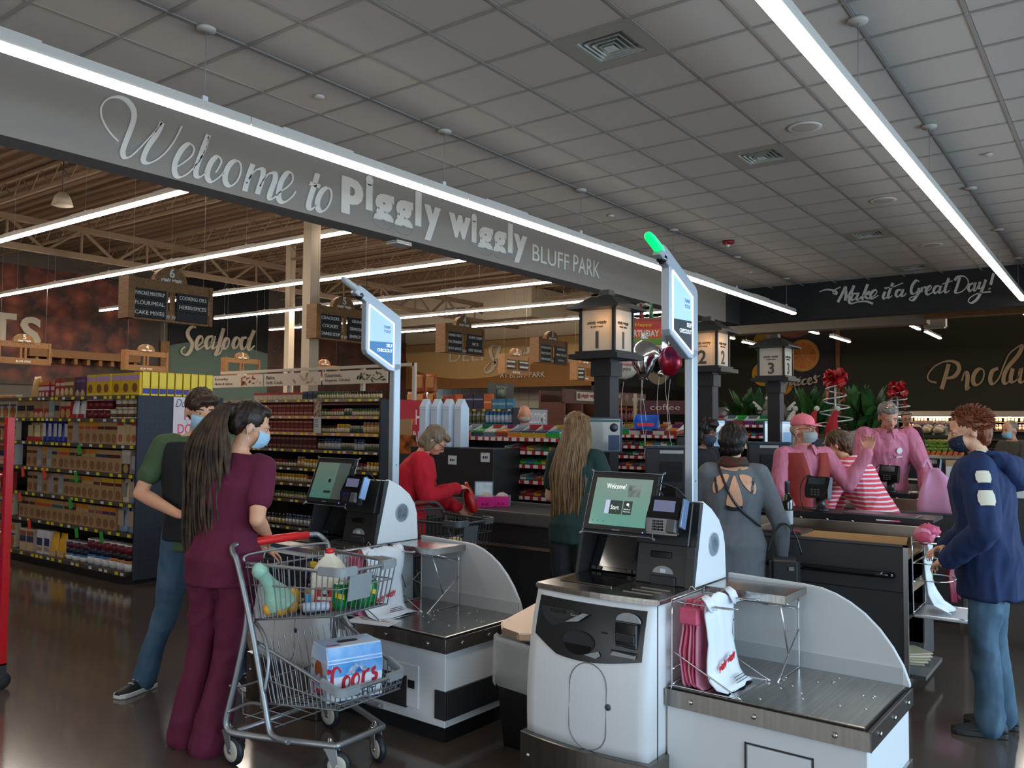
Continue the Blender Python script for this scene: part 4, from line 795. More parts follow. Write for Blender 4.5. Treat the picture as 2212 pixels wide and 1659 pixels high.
# ================================================================== double-basket shopping carts (local: +x forward, +y to the cart's left)
def lerp3(a, b, t): return V(a).lerp(V(b), t)
def wire_panel(mb, a0, a1, b0, b1, n, r, ends=False):        # n+1 wires from edge a0-a1 to edge b0-b1
    for k in range(0 if ends else 0, n+1): mb.tube([lerp3(a0, a1, k/n), lerp3(b0, b1, k/n)], r, 4, caps=False)
def basket(o, name, top, bot, tm, bmats, bumper, r=.0026):
    (rl, rr, fl, fr), (Rl, Rr, Fl, Fr) = top, bot
    b = thing.__wrapped__ if False else None
    m = MB()
    wire_panel(m, rl, fl, Rl, Fl, 17, r); wire_panel(m, rr, fr, Rr, Fr, 17, r); wire_panel(m, fl, fr, Fl, Fr, 11, r); wire_panel(m, rl, rr, Rl, Rr, 13, r)
    wire_panel(m, Rl, Rr, Fl, Fr, 13, r); wire_panel(m, Rl, Fl, Rr, Fr, 9, r)
    w_ = tag(obj(name, m, tm, o), kind='stuff')
    for f in (.38, .98) if bumper else (.6, .98):
        q = [lerp3(a, c, f) for a, c in ((rl, Rl), (fl, Fl), (fr, Fr), (rr, Rr))]
        obj('hoop', MB().tube(smooth([q[0], lerp3(q[0], q[1], .5), lerp3(q[0], q[1], .95), lerp3(q[1], q[2], .05), lerp3(q[1], q[2], .5), lerp3(q[1], q[2], .95), lerp3(q[2], q[3], .05), lerp3(q[2], q[3], .5), q[3]], 4), .0038, 6), tm, w_)
    obj('rim', MB().tube(smooth([rl, lerp3(rl, fl, .5), lerp3(rl, fl, .94), lerp3(fl, fr, .08), lerp3(fl, fr, .5), lerp3(fl, fr, .92), lerp3(fr, rr, .06), lerp3(fr, rr, .5), rr], 5), .0085, 8), tm, w_)
    for s_, c, a, b2 in ((1, fl, rl, fr), (-1, fr, rr, fl)):
        P = [lerp3(c, a, .22), lerp3(c, a, .1), lerp3(c, a, .03), lerp3(c, b2, .05), lerp3(c, b2, .14), lerp3(c, b2, .28)]
        mm = MB(); pts = smooth(P, 5); rg = []
        for i, p in enumerate(pts):
            t = (pts[min(i+1, len(pts)-1)]-pts[max(i-1, 0)]).normalized(); n_ = t.cross(V((0, 0, 1))); h = .020
            rg.append([p+n_*.013+V((0, 0, h)), p+n_*.013-V((0, 0, h)), p-n_*.013-V((0, 0, h)), p-n_*.013+V((0, 0, h))])
        obj('bumper', mm.loft(rg, 0, False), bmats, w_, .005, 2)
    return w_
def caster(o, x, y, r, yaw):
    c = bpy.data.objects.new('caster', None); COL.objects.link(c); c.parent = o; c.location = (x, y, 0); c.rotation_euler = (0, 0, yaw); c.empty_display_size = .02
    w_ = obj('wheel', MB().lathe([(r*.6, -.014), (r*.9, -.015), (r, -.008), (r, .008), (r*.9, .015), (r*.6, .014)], 28, (0, 0, r), ax='y'), mat('1e2126', .5), c)
    obj('hub', MB().lathe([(r*.25, -.017), (r*.45, -.0175), (r*.72, -.016), (r*.74, -.01), (r*.74, .01), (r*.72, .016), (r*.45, .0175), (r*.25, .017)], 26, (0, 0, r), ax='y'), mat('b9b5a6', .45), c)
    f = MB()
    for s_ in (-1, 1): f.prism([(-.012, r-.014), (.014, r-.014), (.058, 2*r+.012), (.02, 2*r+.022), (.0, 2*r+.012)], 'y', s_*.019-.0018, s_*.019+.0018)
    f.box(.018, -.021, 2*r+.006, .06, .021, 2*r+.022)
    obj('fork', f, CART, c, .002); obj('axle', MB().lathe([(.006, -.024), (.006, .024)], 10, (0, 0, r), ax='y'), CHROME, c)
    obj('swivel', MB().lathe([(.016, 2*r+.02), (.022, 2*r+.024), (.022, 2*r+.034), (.012, 2*r+.04), (.008, 2*r+.055)], 16, (.038, 0, 0)), CHROME, c)
def cart(loc, rz, label, dark=False):
    o = thing('shopping_cart', label, 'shopping cart', loc, rz, 'double basket shopping carts')
    T = CART if not dark else mat((.06, .062, .065), .4, .6); BP = CARTP if not dark else mat((.06, .062, .065), .5); tr = .0135
    # handle and front legs: one bent tube each side joined by the handle
    def sd(s_):
        return smooth([(-.03, s_*.225, 1.0), (-.028, s_*.265, .995), (.0, s_*.285, .97), (.04, s_*.285, .92), (.14, s_*.282, .66), (.25, s_*.29, .36), (.29, s_*.292, .24), (.315, s_*.293, .195), (.36, s_*.293, .185), (.43, s_*.29, .185)], 5)
    L, Rr_ = sd(1), sd(-1)
    obj('handle_frame', MB().tube(Rr_[::-1]+L, tr, 10), T, o)
    obj('grip', MB().tube([(-.03, -.2, 1.0), (-.03, .2, 1.0)], .019, 14).box(-.04, -.2, 1.0, -.02, .14, 1.022), RED if not dark else mat('5a1a1c', .4), o, .003)
    # rear legs and base loop
    lp = [(.10, .28, .74), (.09, .285, .6), (.045, .31, .34), (.02, .325, .21), (.03, .325, .165), (.08, .32, .152), (.3, .25, .152), (.53, .165, .152), (.56, .15, .152), (.57, .12, .152)]
    full = lp+[(x, -y, z) for x, y, z in lp[::-1]]
    obj('base_loop', MB().tube(smooth([(x, y+.012, z) for x, y, z in full], 5), tr+.001, 10), T, o)
    obj('cross_bar', MB().tube([(.07, -.29, .155), (.07, .31, .155)], .011, 8), T, o)
    # rear wire rack over the base
    m = MB()
    for k in range(6): m.tube([(.05+.0*k, -.25+.1*k, .34-.0), (.06, -.25+.1*k, .22), (.32, -.22+.088*k, .215)], .003, 4, caps=False)
    for x in (.1, .2, .31): m.tube([(x, -.27, .217), (x, .27, .217)], .003, 4, caps=False)
    tag(obj('under_rack', m, T, o), kind='stuff'); obj('rack_rail', MB().tube([(.03, -.31, .36), (.045, -.25, .345), (.045, .25, .345), (.03, .31, .36)], .005, 6), T, o)
    for s_ in (1, -1): obj('rack_stay', MB().tube(smooth([(.03, s_*.315, .24), (.06, s_*.3, .255), (.16, s_*.29, .30), (.27, s_*.288, .31)], 4), .008, 6), T, o)
    basket(o, 'upper_basket', ((.075, .262, .925), (.075, -.262, .925), (.615, .178, .925), (.615, -.178, .925)), ((.10, .225, .655), (.10, -.225, .655), (.575, .165, .725), (.575, -.165, .725)), T, BP, True)
    basket(o, 'lower_basket', ((.16, .265, .575), (.16, -.265, .575), (.655, .20, .41), (.655, -.20, .41)), ((.235, .25, .30), (.235, -.25, .30), (.64, .19, .335), (.64, -.19, .335)), T, BP, False)
    pl = MB().loft([[(.606, -.12, .79), (.606, .02, .79), (.601, .02, .79), (.601, -.12, .79)][::-1], [(.62, -.12, .905), (.62, .02, .905), (.615, .02, .905), (.615, -.12, .905)][::-1]], 0, False)
    q = obj('placard', pl, BP, o)
    # rear gate wires
    g = MB().tube(smooth([(.06, .262, .93), (.055, .24, .96), (.055, .0, .965), (.055, -.24, .96), (.06, -.262, .93)], 4), .006, 6)
    obj('gate_rail', g, T, o); obj('gate_rail', MB().tube(smooth([(.075, .25, .91), (.07, .22, .90), (.07, -.22, .90), (.075, -.25, .91)], 4), .005, 6), T, o)
    for s_ in (1, -1): obj('basket_stay', MB().tube(smooth([(.12, s_*.24, .655), (.2, s_*.25, .6), (.26, s_*.27, .5), (.255, s_*.288, .36)], 4), .009, 6), T, o)
    caster(o, .055, .298, .067, pi); caster(o, .055, -.298, .067, pi); caster(o, .565, .13, .060, pi-.3); caster(o, .555, -.115, .060, pi+.5)
    return o
c1 = cart((2.735, 3.447, 0), -pi/2+.02, 'grey double-basket cart with red handle, milk and beer aboard')
cart((4.45, 4.16, 0), -pi/2-.05, 'dark double-basket cart in front of the woman in red', True)
# groceries in the near cart (each its own thing)
def inb(s_, t): return (2.735+s_, 3.447-t)
def bz(t): return .660+(.725-.655)/.475*(t-.10)
o = thing('milk_jug', 'gallon milk jug with red cap in the upper basket', 'milk jug', (*inb(.055, .30), bz(.36)), .5)
sq = lambda a, r=.3, n=4: rrect(a, a, a*r, n)
rg = [[(x*k, y*k, z) for x, y in sq(.073)] for k, z in ((.9, 0), (1, .008), (1, .13), (1.0, .15), (.96, .165), (.82, .195), (.6, .222), (.36, .24), (.27, .246), (.27, .258))]
obj('body', MB().loft(rg), mat('e3ddc8', .35), o); obj('cap', MB().lathe([(.019, .256), (.0205, .258), (.0205, .276), (.018, .279), (.001, .28)], 20), mat('c9151c', .35), o)
obj('handle', MB().tube(smooth([(.05, .05, .21), (.066, .066, .18), (.066, .066, .12), (.058, .058, .09)], 4), .011, 8), mat('e3ddc8', .35), o)
lb = obj('label', MB().box(-.0742, -.055, .03, -.073, .045, .105), mat('b3202a', .5), o); obj('label_art', MB().lathe([(.001, -.001), (.022, -.001)], 16, (-.0745, -.005, .085), ax='x').box(-.0755, -.04, .045, -.0742, .03, .062), mat('ddd3c8', .5), lb)
can = MB().lathe([(.022, 0), (.030, .006), (.033, .014), (.033, .108), (.027, .118), (.025, .122), (.001, .120)], 20)
cm = can.mesh('can_body', mat('0f7a3c', .25, .3)); lid = MB().lathe([(.0255, .1195), (.027, .123), (.024, .1235)], 18).mesh('can_lid', CHROME); cb = MB().prism([(-.02, .05), (.022, .062), (.022, .085), (-.02, .073)], 'x', -.0345, -.0335).mesh('can_band', mat('e2c81e', .4))
for k, (s_, t, rz_) in enumerate(((.005, .43, .4), (.07, .455, 1.2), (.125, .40, .3), (.158, .475, .6), (.07, .525, -.4))):
    o = thing('soda_can', 'green soda can with yellow band, %s from the milk jug in the upper basket' % nth(k+1), 'can', (*inb(s_, t), bz(t)+.003), rz_, 'green soda cans')
    obj('body', cm, None, o); obj('lid', lid, None, o); obj('band', cb, None, o).rotation_euler = (0, 0, .5)
o = thing('sauce_bottle', 'dark glass bottle with yellow cap and cream label in the upper basket', 'bottle', (*inb(.085, .15), bz(.15)+.004), .3)
obj('body', MB().lathe([(.036, 0), (.042, .006), (.042, .11), (.036, .135), (.02, .158), (.014, .168), (.014, .20)], 24), mat((.02, .008, .004), .1, coat=.5), o); obj('label', MB().lathe([(.0427, .03), (.0427, .10)], 24), mat('d3c7a4', .55), o)
obj('cap', MB().lathe([(.015, .195), (.016, .198), (.016, .222), (.001, .223)], 18), mat('d6b91f', .4), o)
def blob(mb, c, rx, ry, rz_, n=16, am=.12, seed=0, m=0):
    k = n//2; rg = []
    for j in range(k+1):
        a = pi*j/k; a = max(.05, min(pi-.05, a)); rg.append([(c[0]+rx*sin(a)*cos(2*pi*i/n)*(1+am*NZ.noise((cos(2*pi*i/n)*2+seed, sin(2*pi*i/n)*2, a*2))), c[1]+ry*sin(a)*sin(2*pi*i/n)*(1+am*NZ.noise((cos(2*pi*i/n)*2, sin(2*pi*i/n)*2+seed, a*2))), c[2]-rz_*cos(a)*(1+am*NZ.noise((a, seed, i*.9)))) for i in range(n)])
    return mb.loft(rg, m)
BAGG = mat('a9d8c0', .3, alpha=.75, bump=.7, bs=60)
o = thing('produce_bag', 'pale green produce bag of yellow fruit tied at the cart handle', 'bag', (*inb(-.15, .20), bz(.2)+.005), .2)
mm = MB(); pts = smooth([(0, 0, .05), (.03, -.01, .11), (.075, -.02, .17), (.11, -.03, .215), (.125, -.03, .235), (.11, -.04, .24)], 6); rr_ = [.072, .071, .07, .068, .066, .062, .057, .051, .045, .04, .036, .033, .031, .03, .03, .03, .032, .034, .036, .037, .037, .036, .034, .032, .03, .028, .026, .024, .022, .018, .012]
rr_ = rr_[:len(pts)]+[.012]*(len(pts)-len(rr_)); mm.tube(pts, rr_, 14)
mm.xf(MX.Rotation(pi, 4, 'Z')); obj('bag', mm, BAGG, o)
for k, (x, y) in enumerate(((.01, .03), (-.03, -.025), (.035, -.035), (-.045, .03))): obj('fruit', MB().ball((x, y, .036), .032, 14), mat('dba13a', .45), o)
o = thing('deli_tray', 'black tray of sliced rolls under clear lid in the upper basket', 'food tray', (*inb(-.02, .24), bz(.20)+.010), .15)
o.rotation_euler = (0, 0, 1.4)
obj('tray', MB().loft([[(x*k, y*k, z) for x, y in rrect(.115, .07, .015)] for k, z in ((.9, 0), (1, .02), (.96, .02), (.88, .004))], 0, True), BLACK, o)
for i in range(8):
    r_ = obj('roll', MB().lathe([(.02, 0), (.022, .004), (.022, .02), (.018, .024), (.001, .024)], 14, (-.08+.053*(i % 4), -.028+.055*(i//4), .006)), mat(['d9a866', 'c98a3c', 'e0d2ac', '8a4a26'][i % 4], .6, var=.2, vs=60), o)
o = thing('snack_bag', 'yellow snack pouch leaning on the deli tray in the cart', 'pouch', (*inb(-.055, .17), bz(.17)+.035), .6)
obj('pouch', blob(MB(), (0, 0, .035), .055, .035, .05, am=.3, seed=2), mat('d6a63c', .4, var=.25, vs=25), o)
o = thing('cutlery_pack', 'white tube pack with red stripe lying in the upper basket', 'pack', (*inb(-.05, .375), bz(.37)+.028), -.6)
obj('tube', MB().lathe([(.001, -.09), (.022, -.088), (.022, .088), (.001, .09)], 18, ax='x'), mat('b9c6d8', .35), o); obj('stripe', MB().lathe([(.0225, .03), (.0225, .06)], 18, ax='x'), mat('b52a34', .4), o)
o = thing('blue_pen_box', 'small bright blue packet standing by the tube pack', 'packet', (*inb(-.075, .30), bz(.30)+.012), .5)
obj('packet', MB().box(-.014, -.006, 0, .014, .006, .075), mat('1fa3dd', .4), o)
# twelve-bottle carton in the lower basket
o = thing('beer_carton', 'twelve bottle beer carton with red script standing in the lower basket', 'carton', (2.735, 2.955, .338), -.33)
sv = mat('c8d4e2', .4, c2='9fc0e6', vs=6); ct = MB()
A, B_, Hh = .135, .10, .19
prof = [(1, 0), (1, .17), (.97, .185), (.80, .235), (.78, .24)]
rg = [[(x*(A if True else 0), y*B_*k, z) for x, y in ((-1, -1), (1, -1), (1, 1), (-1, 1))] for k, z in prof]
obj('box', ct.loft(rg, 0, False), sv, o, .003)
sky = mat('3f8fd8', .4, c2='8fbce8', vs=8)
fr_ = obj('front_face', MB().box(-A+.004, -B_-.0012, .11, A-.004, -B_, .168), sky, o); obj('white_field', MB().box(-A+.004, -B_-.0012, .004, A-.004, -B_, .11), mat('d5dde6', .4), fr_)
obj('shoulder', MB().loft([[(-A+.004, -B_*.985, .1725), (A-.004, -B_*.985, .1725)], [(-A+.004, -B_*.815, .234), (A-.004, -B_*.815, .234)]], 0, False, False, False).xf(MX.Translation((0, -.0015, .001))), sky, fr_)
mt = mat('b9c7d8', .4, c2='5f7ea6', vs=40)
obj('peak', MB().prism([(-.05, .115), (-.02, .15), (-.005, .166), (.012, .148), (.03, .158), (.07, .115)], 'y', -B_-.0018, -B_-.001), mt, fr_); obj('peak_blue', MB().prism([(-.005, .12), (.015, .145), (.035, .12)], 'y', -B_-.0024, -B_-.0015), mat('1857b0', .4), fr_)
cr = zoomed([[(735, 1120), (700, 1130), (700, 1150), (740, 1110), (755, 1085), (770, 1100), (765, 1130), (770, 1150)]], 0, 0, 1)
cs_ = [[(-.062, .112), (-.075, .128), (-.092, .122), (-.098, .09), (-.09, .06), (-.07, .052), (-.055, .066)], [(-.098, .118), (-.112, .124), (-.108, .112)], [(-.035, .098), (-.048, .088), (-.05, .068), (-.038, .06), (-.026, .072), (-.026, .09), (-.036, .099)], [(.005, .102), (-.01, .092), (-.012, .072), (0, .063), (.013, .076), (.013, .094), (.004, .103)], [(.034, .107), (.03, .07)], [(.032, .09), (.048, .108), (.055, .104)], [(.085, .112), (.073, .106), (.075, .096), (.087, .09), (.084, .078), (.068, .075)]]
obj('brand_script', strokes(MB(), [[(a, -b) for a, b in l] for l in cs_], lambda a, b: V((a*1.17, -B_-.0025, (-b-.09)*1.45+.098)), (0, -1, 0), .006, .0135, .0012), mat('b5152a', .4), fr_)
obj('brand_text', MB().text('LIGHT', (-.05, -B_-.002, .012), (1, 0, 0), (0, 0, 1), .15, .032, 0, .02, .001), mat('232b36', .4), fr_)
sdx = obj('side_face', MB().box(-A-.0012, -B_+.004, .004, -A, B_-.004, .168), mat('aab8c8', .4), o)
bt = obj('bottle_print', MB().prism([(-.045+.0, .09), (.045, .09), (.045, .14), (.03, .158), (.018, .168), (-.018, .168), (-.03, .158), (-.045, .14)], 'x', -A-.0022, -A-.001), mat('7c3a16', .35, c2='b5622a', vs=12), sdx)
obj('peak', MB().prism([(-.07, .075), (-.035, .1), (-.01, .115), (.02, .095), (.045, .105), (.075, .075), (.075, .055), (-.07, .055)], 'x', -A-.003, -A-.0015), mt, sdx)
obj('brand_script', strokes(MB(), [[(a*.6, -b*.55) for a, b in l] for l in cs_], lambda a, b: V((-A-.003, -a, -b-.012)), (-1, 0, 0), .004, .008, .001), mat('b5152a', .4), sdx)
obj('brand_text', MB().text('LIGHT', (-A-.0025, .035, .012), (0, -1, 0), (0, 0, 1), .075, .018, 0, .02, .001), mat('232b36', .4), sdx)
bc = obj('barcode_patch', MB().box(-A-.002, .05, .115, -A-.001, .088, .155), mat('d9d9d4', .5), sdx)
obj('barcode', MB().box(-A-.0026, .054, .12, -A-.0018, .084, .123).box(-A-.0026, .054, .126, -A-.0018, .084, .128).box(-A-.0026, .054, .131, -A-.0018, .084, .135).box(-A-.0026, .054, .139, -A-.0018, .084, .141), BLACK, bc)
obj('handle_hole', MB().prism([(x, y) for x, y in rrect(.05, .02, .018)], 'z', .2400, .2412), BLACK, o); obj('top_script', MB().text('Coors', (-.12, -.06, .2412), (1, 0, 0), (0, 1, 0), .06, .02, 0, .02, .001), mat('b5152a', .4), o)
obj('count', MB().text('12', (-.115, -B_-.002, .145), (1, 0, 0), (0, 0, 1), .022, .016, 0, .02, .001), mat('e8eef6', .4), fr_)
# groceries in the far cart
for k, (s_, t, c_, nm) in enumerate(((-.02, .42, 'c9b48c', 'cream'), (.08, .46, 'b5874a', 'tan'), (.12, .36, '27365e', 'navy'), (.0, .32, '3a4a78', 'blue'))):
    o = thing('food_pouch', '%s food pouch lying in the dark cart by the conveyor' % nm, 'pouch', (4.45+s_, 4.16-t, bz(t)+.006), .4*k, 'pouches in the dark cart')
    obj('pouch', blob(MB(), (0, 0, .05), .075, .055, .05, am=.3, seed=k), mat(c_, .35, var=.3, vs=20), o); obj('seal', MB().box(-.05, -.004, .092, .05, .004, .10), mat(c_, .4), o)
# ================================================================== gondola shelving
SHB = mat('241c19', .5); LIPM = mat('4b403a', .5); PEG = mat('232a35', .55); YTAG = mat('d8c61e', .5); WTAG = mat('d2cfc6', .5); ORT = mat('e8452e', .5); GRT = mat('2f9e3a', .5)
ytag = MB().box(-.012, -.03, -.018, -.008, .03, .012).mesh('price_tag', YTAG); wtag = MB().box(-.012, -.028, -.016, -.008, .028, .010).mesh('price_tag', WTAG)
def flag_me(m): return MB().prism([(-.04, -.09), (.03, -.10), (.05, 0), (-.01, .01)], 'x', -.03, -.027).mesh('shelf_flag', m)
fl_o, fl_g = flag_me(ORT), flag_me(GRT)
def gondola(name_label, x, y0, y1, wd, top, zs, kick, tags_to, lipm=LIPM, depth=.40):
    o = thing('gondola_shelving', name_label, 'shelving', (x, y0, 0), 0, 'aisle gondolas'); L = y1-y0
    obj('base', MB().box(.02, .03, 0, wd-.02, L, .11), BLACK, o); obj('spine', MB().box(wd/2-.03, .03, .1, wd/2+.03, L, top-.05), BLACK, o)
    ep = obj('end_panel', MB().box(.0, 0, .04, wd, .03, top), PEG, o, .003)
    ph = MB(); z = .12
    while z < top-.08:
        for k in range(int((wd-.1)/.05)): ph.box(.05+.05*k, -.0012, z, .062+.05*k, .0, z+.012)
        z += .05
    tag(obj('peg_holes', ph, BLACK, ep), kind='stuff')
    for k, z in enumerate(zs):
        s_ = obj('shelf', MB().box(.0 if k < len(zs)-1 else -.06, .035, z-.028, wd/2-.03, L, z), SHB, o)
        obj('far_shelf', MB().box(wd/2+.03, .035, z-.028, wd, L, z), SHB, o)
        xx = 0 if k < len(zs)-1 else -.06
        lp = obj('price_channel', MB().box(xx-.010, .035, z-.035, xx, L, z+.004), lipm[k] if isinstance(lipm, list) else lipm, s_)
        rnd = random.Random(k*7+int(x*10)); y = .08
        while y < tags_to:
            t = bpy.data.objects.new('price_tag', ytag if rnd.random() < .68 else wtag); COL.objects.link(t); t.parent = lp; t.location = (xx, y, z-.014); y += rnd.choice((.1, .16, .2, .26))
    return o
# product makers: front toward -x, width along y, foot at z = 0
PM = {}
def band_box(key, w_, d, h, base, bands, disc=None, side=None, top=None):
    if key in PM: return PM[key]
    cols = [base]+[b[2] for b in bands]+([disc[2]] if disc else [])+[side or base]
    m = MB(); m.box(0, -w_/2, 0, d, w_/2, h, len(cols)-1); m.box(-.001, -w_/2+.001, .001, .0, w_/2-.001, h-.001, 0)
    for i, (a, b, _) in enumerate(bands): m.box(-.002, -w_/2+.002, a*h, -.001, w_/2-.002, b*h, 1+i)
    if disc: m.prism([(disc[1]*w_*cos(t), disc[0]*h+disc[1]*w_*sin(t)) for t in [2*pi*k/10 for k in range(10)]], 'x', -.003, -.001, len(cols)-2)
    PM[key] = m.mesh(key, [mat(c, .5) if isinstance(c, str) else c for c in cols]); return PM[key]
def canister(key, r, h, cols, zs, n=14, cap=None):
    if key in PM: return PM[key]
    m = MB(); q = [(r*.99, 0)]
    for i, c in enumerate(cols):
        m.lathe([(r, zs[i]*h), (r, zs[i+1]*h)], n, (r, 0, 0), i, True)
    m.lathe([(r*1.03, h), (r*1.03, h+.012), (r*.9, h+.014), (.001, h+.014)], n, (r, 0, 0), len(cols))
    PM[key] = m.mesh(key, [mat(c, .45) for c in cols]+[mat(cap or 'd8d2c8', .4)]); return PM[key]
def bagp(key, w_, d, h, base, lab=None, foot=None):
    if key in PM: return PM[key]
    m = MB(); rg = []
    for z, a, b in ((0, 1, 1), (.06, 1.02, 1.1), (.4, 1.0, 1.05), (.7, .92, .8), (.88, .85, .35), (1, .9, .06)): rg.append([(d/2+d/2*b*cos(t)*-1, w_/2*a*sin(t)*(1 if abs(sin(t)) < .9 else 1), z*h) for t in [2*pi*k/12 for k in range(12)]])
    m.loft(rg, 0); cols = [base]
    if lab: m.box(-.004, -w_*.3, h*.25, .0, w_*.3, h*.85, len(cols)); cols.append(lab)
    if foot: m.box(-.006, -w_*.46, .0, .0, w_*.46, h*.24, len(cols)); cols.append(foot)
    PM[key] = m.mesh(key, [mat(c, .4) for c in cols]); return PM[key]
def place(me, name, label, cat, loc, rz, group):
    o = bpy.data.objects.new(name, me); COL.objects.link(o); o.location = loc; o.rotation_euler = (0, 0, rz); o['label'] = label; o['category'] = cat; o['group'] = group; return o
SHN = ['top', 'second', 'third', 'fourth', 'fifth', 'sixth', 'seventh', 'bottom']
def row(items, x, y, z, shelf, unit, grp, rnd, step=None, axis='y'):
    cnt = {}
    for (me, w_, nm, desc, n) in items:
        for k in range(n):
            y += w_/2; cnt[desc] = cnt.get(desc, 0)+1
            place(me, nm, '%s, %s of its kind from the end, %s shelf, %s' % (desc, nth(cnt[desc]), shelf, unit), nm.split('_')[-1], (x+rnd.uniform(.0, .02), y, z+.0005), rnd.uniform(-.03, .03), grp)
            y += w_/2+.004
A = (4.41, 7.75); zsA = [1.827, 1.597, 1.337, 1.053, .77, .48, .121]
gondola('tall gondola of cereal and oatmeal, its pegboard end beside the two talkers', A[0], A[1], 19.2, .95, 1.827, zsA, .1, 2.6)
for (m, y, z) in ((fl_o, 10.05, 1.053), (fl_o, 9.55, 1.053), (fl_o, 10.1, .77), (fl_o, 9.85, .48), (fl_g, 8.8, 1.337), (fl_g, 8.85, 1.053), (fl_g, 8.95, .77), (fl_g, 8.8, .48), (fl_g, 8.3, .48)):
    f = bpy.data.objects.new('shelf_flag', m); COL.objects.link(f); f.location = (A[0], y, z-.02)
    tag(f, '%s paper flag clipped to the shelf edge %s' % ('red' if m is fl_o else 'green', {(10.05, 1.053): 'fourth down, farther of two red ones', (9.55, 1.053): 'fourth down, nearer of two red ones', (10.1, .77): 'fifth down on the cereal gondola', (9.85, .48): 'sixth down on the cereal gondola', (8.8, 1.337): 'third down on the cereal gondola', (8.85, 1.053): 'fourth down on the cereal gondola', (8.95, .77): 'fifth down on the cereal gondola', (8.8, .48): 'sixth down, farther of two green ones', (8.3, .48): 'sixth down, nearest the end panel'}[(y, z)]), 'flag', 'paper shelf flags')
TAN = 'b08a5e'; BR = '7a5232'; OR_ = 'cf7a22'; MAR = '6b1f22'
def oat(key, top, band): return band_box('oat_'+key, .125, .06, .225, TAN, [(.66, .80, band)]+([(.80, 1, top)] if top else []), (.27, .38, '8a6240'))
yb = band_box('yellow_box', .165, .075, .225, 'd3a516', [(.68, .9, 'b48fb4'), (.05, .12, 'e0c24a')], (.35, .28, '7d4a1e'), 'e0b820')
ysp = band_box('yellow_spine', .075, .16, .235, 'e6c62a', [(.08, .3, '3a3f8c'), (.4, .95, 'ecd24a')], None, 'd3a516')
pur = band_box('purple_box', .105, .05, .21, '4e2d4c', [(.0, .22, 'a08058'), (.7, .85, '6a4a70')], (.2, .3, 'c0a080')); redb = band_box('red_box', .105, .05, .205, '9a2a1e', [(.6, .75, 'c4a890'), (0, .3, 'a87c50')], (.28, .36, 'd0b088'))
brb = band_box('brown_box', .105, .05, .205, '6e4426', [(.6, .78, 'c0a078'), (0, .3, '8c6438')], (.28, .36, 'c8a878')); smr = band_box('small_red', .09, .05, .17, '8c2838', [(.45, .7, 'c8a8a8'), (.8, 1, 'c86a28')], (.2, .3, 'c8a888')); begb = bagp('beige_bag', .17, .09, .24, 'c8a060', None, None)
whc = band_box('white_cereal', .17, .06, .27, 'c4b498', [(.72, .95, 'c8772e'), (.5, .58, '2d3f72')], (.25, .42, '9a5e2e')); tub = canister('frosting_tub', .055, .085, ['6a1618'], [0, 1], 14, 'c4b8ac'); tubw = canister('cream_tub', .05, .085, ['c4b49c', '5a3222', 'c4b49c'], [0, .2, .55, 1], 14, 'a08c74')
rw = bagp('red_white_bag', .13, .07, .19, 'd4ccc4', None, 'b01c1a'); bl = bagp('blue_bag', .105, .07, .235, '1a2c86', 'cfc8bc'); bb_ = bagp('beige_pouch', .19, .08, .21, 'b8a06a', 'd0c090', 'a82420'); gb = bagp('grey_blue_bag', .17, .09, .25, '7d8ea4', 'b8a08a'); tb_ = bagp('tan_pouch', .12, .07, .235, 'c8b898', '8f8a80')
cream = band_box('cream_box', .115, .06, .225, 'c4a880', [(.85, 1, 'a83028')], (.3, .34, 'a8583c')); cream2 = band_box('cream_green', .115, .06, .225, 'c4a880', [(.9, 1, '2c5a3a')], (.3, .34, 'a8783c')); navy = band_box('navy_box', .1, .05, .2, 'a8845c', [(.4, .7, '1e2434')], (.2, .36, 'b08a58'))
coc = band_box('cocoa_box', .11, .06, .19, 'a8805c', [(.3, .55, 'a83830')], (.2, .32, 'c89070')); redk = band_box('red_pair', .12, .06, .18, 'a81e1c', [(.72, 1, 'c8a888')], (.3, .42, 'c89a60')); wtb = canister('oat_tall', .068, .235, ['d4d0cc', '3a74a8', '1c2238', '6a1c28'], [0, .3, .4, .68, 1], 16, 'd0ccc8'); wto = canister('oat_tall_orange', .068, .235, ['d4d0cc', 'c8804a', '15161c', '6a1c28'], [0, .3, .42, .7, 1], 16, 'd0ccc8'); wsh = canister('oat_short', .068, .18, ['d4d0cc', '3a74a8', '1c2238', '5a2434'], [0, .25, .36, .7, 1], 16, 'a8a8ac')
ycan = bagp('yellow_sack', .15, .08, .25, 'd8a018', None, 'c8a078'); wcar = band_box('white_carton', .125, .08, .25, 'd0c8c8', [(.35, .68, '232850'), (.12, .3, 'a8845c')], None, 'c8c0c0'); tcar = band_box('tan_carton', .15, .09, .24, 'c4a47c', [(.4, .68, '2a3250'), (.7, .9, '8c4a38')], None, 'b8b4b0'); gsd = band_box('grey_side', .1, .06, .22, '8c8a8a', [(.1, .9, '9c9a98')]); lav = bagp('lavender_bag', .12, .06, .21, '8a80a8', 'b0a8b0'); wdk = band_box('white_dark_box', .15, .07, .235, 'b8aca0', [(.0, .42, '3a2c22'), (.8, .95, 'c8c0b8')], (.22, .3, 'b08850'))
OO = [(k, oat(k, t, b)) for k, t, b in (('maroon', None, '4a1c20'), ('orange', OR_, 'b89a68'), ('brown', None, '3c2a20'), ('navy', None, '24384e'), ('green', None, '35601f'), ('rust', None, '6a2a1e'), ('amber', 'c88a28', 'c0503a'), ('pink', None, 'a0505a'), ('plum', OR_, '50304e'), ('teal', None, '3a5a6a'), ('yellow', 'c8a020', '5a1c20'))]
oo = dict(OO)
def it(me, w_, nm, desc, n): return (me, w_, nm, desc, n)
def ob_(k, n, w_=.127): return (oo[k], w_, 'oatmeal_box', '%s banded oatmeal box' % k, n)
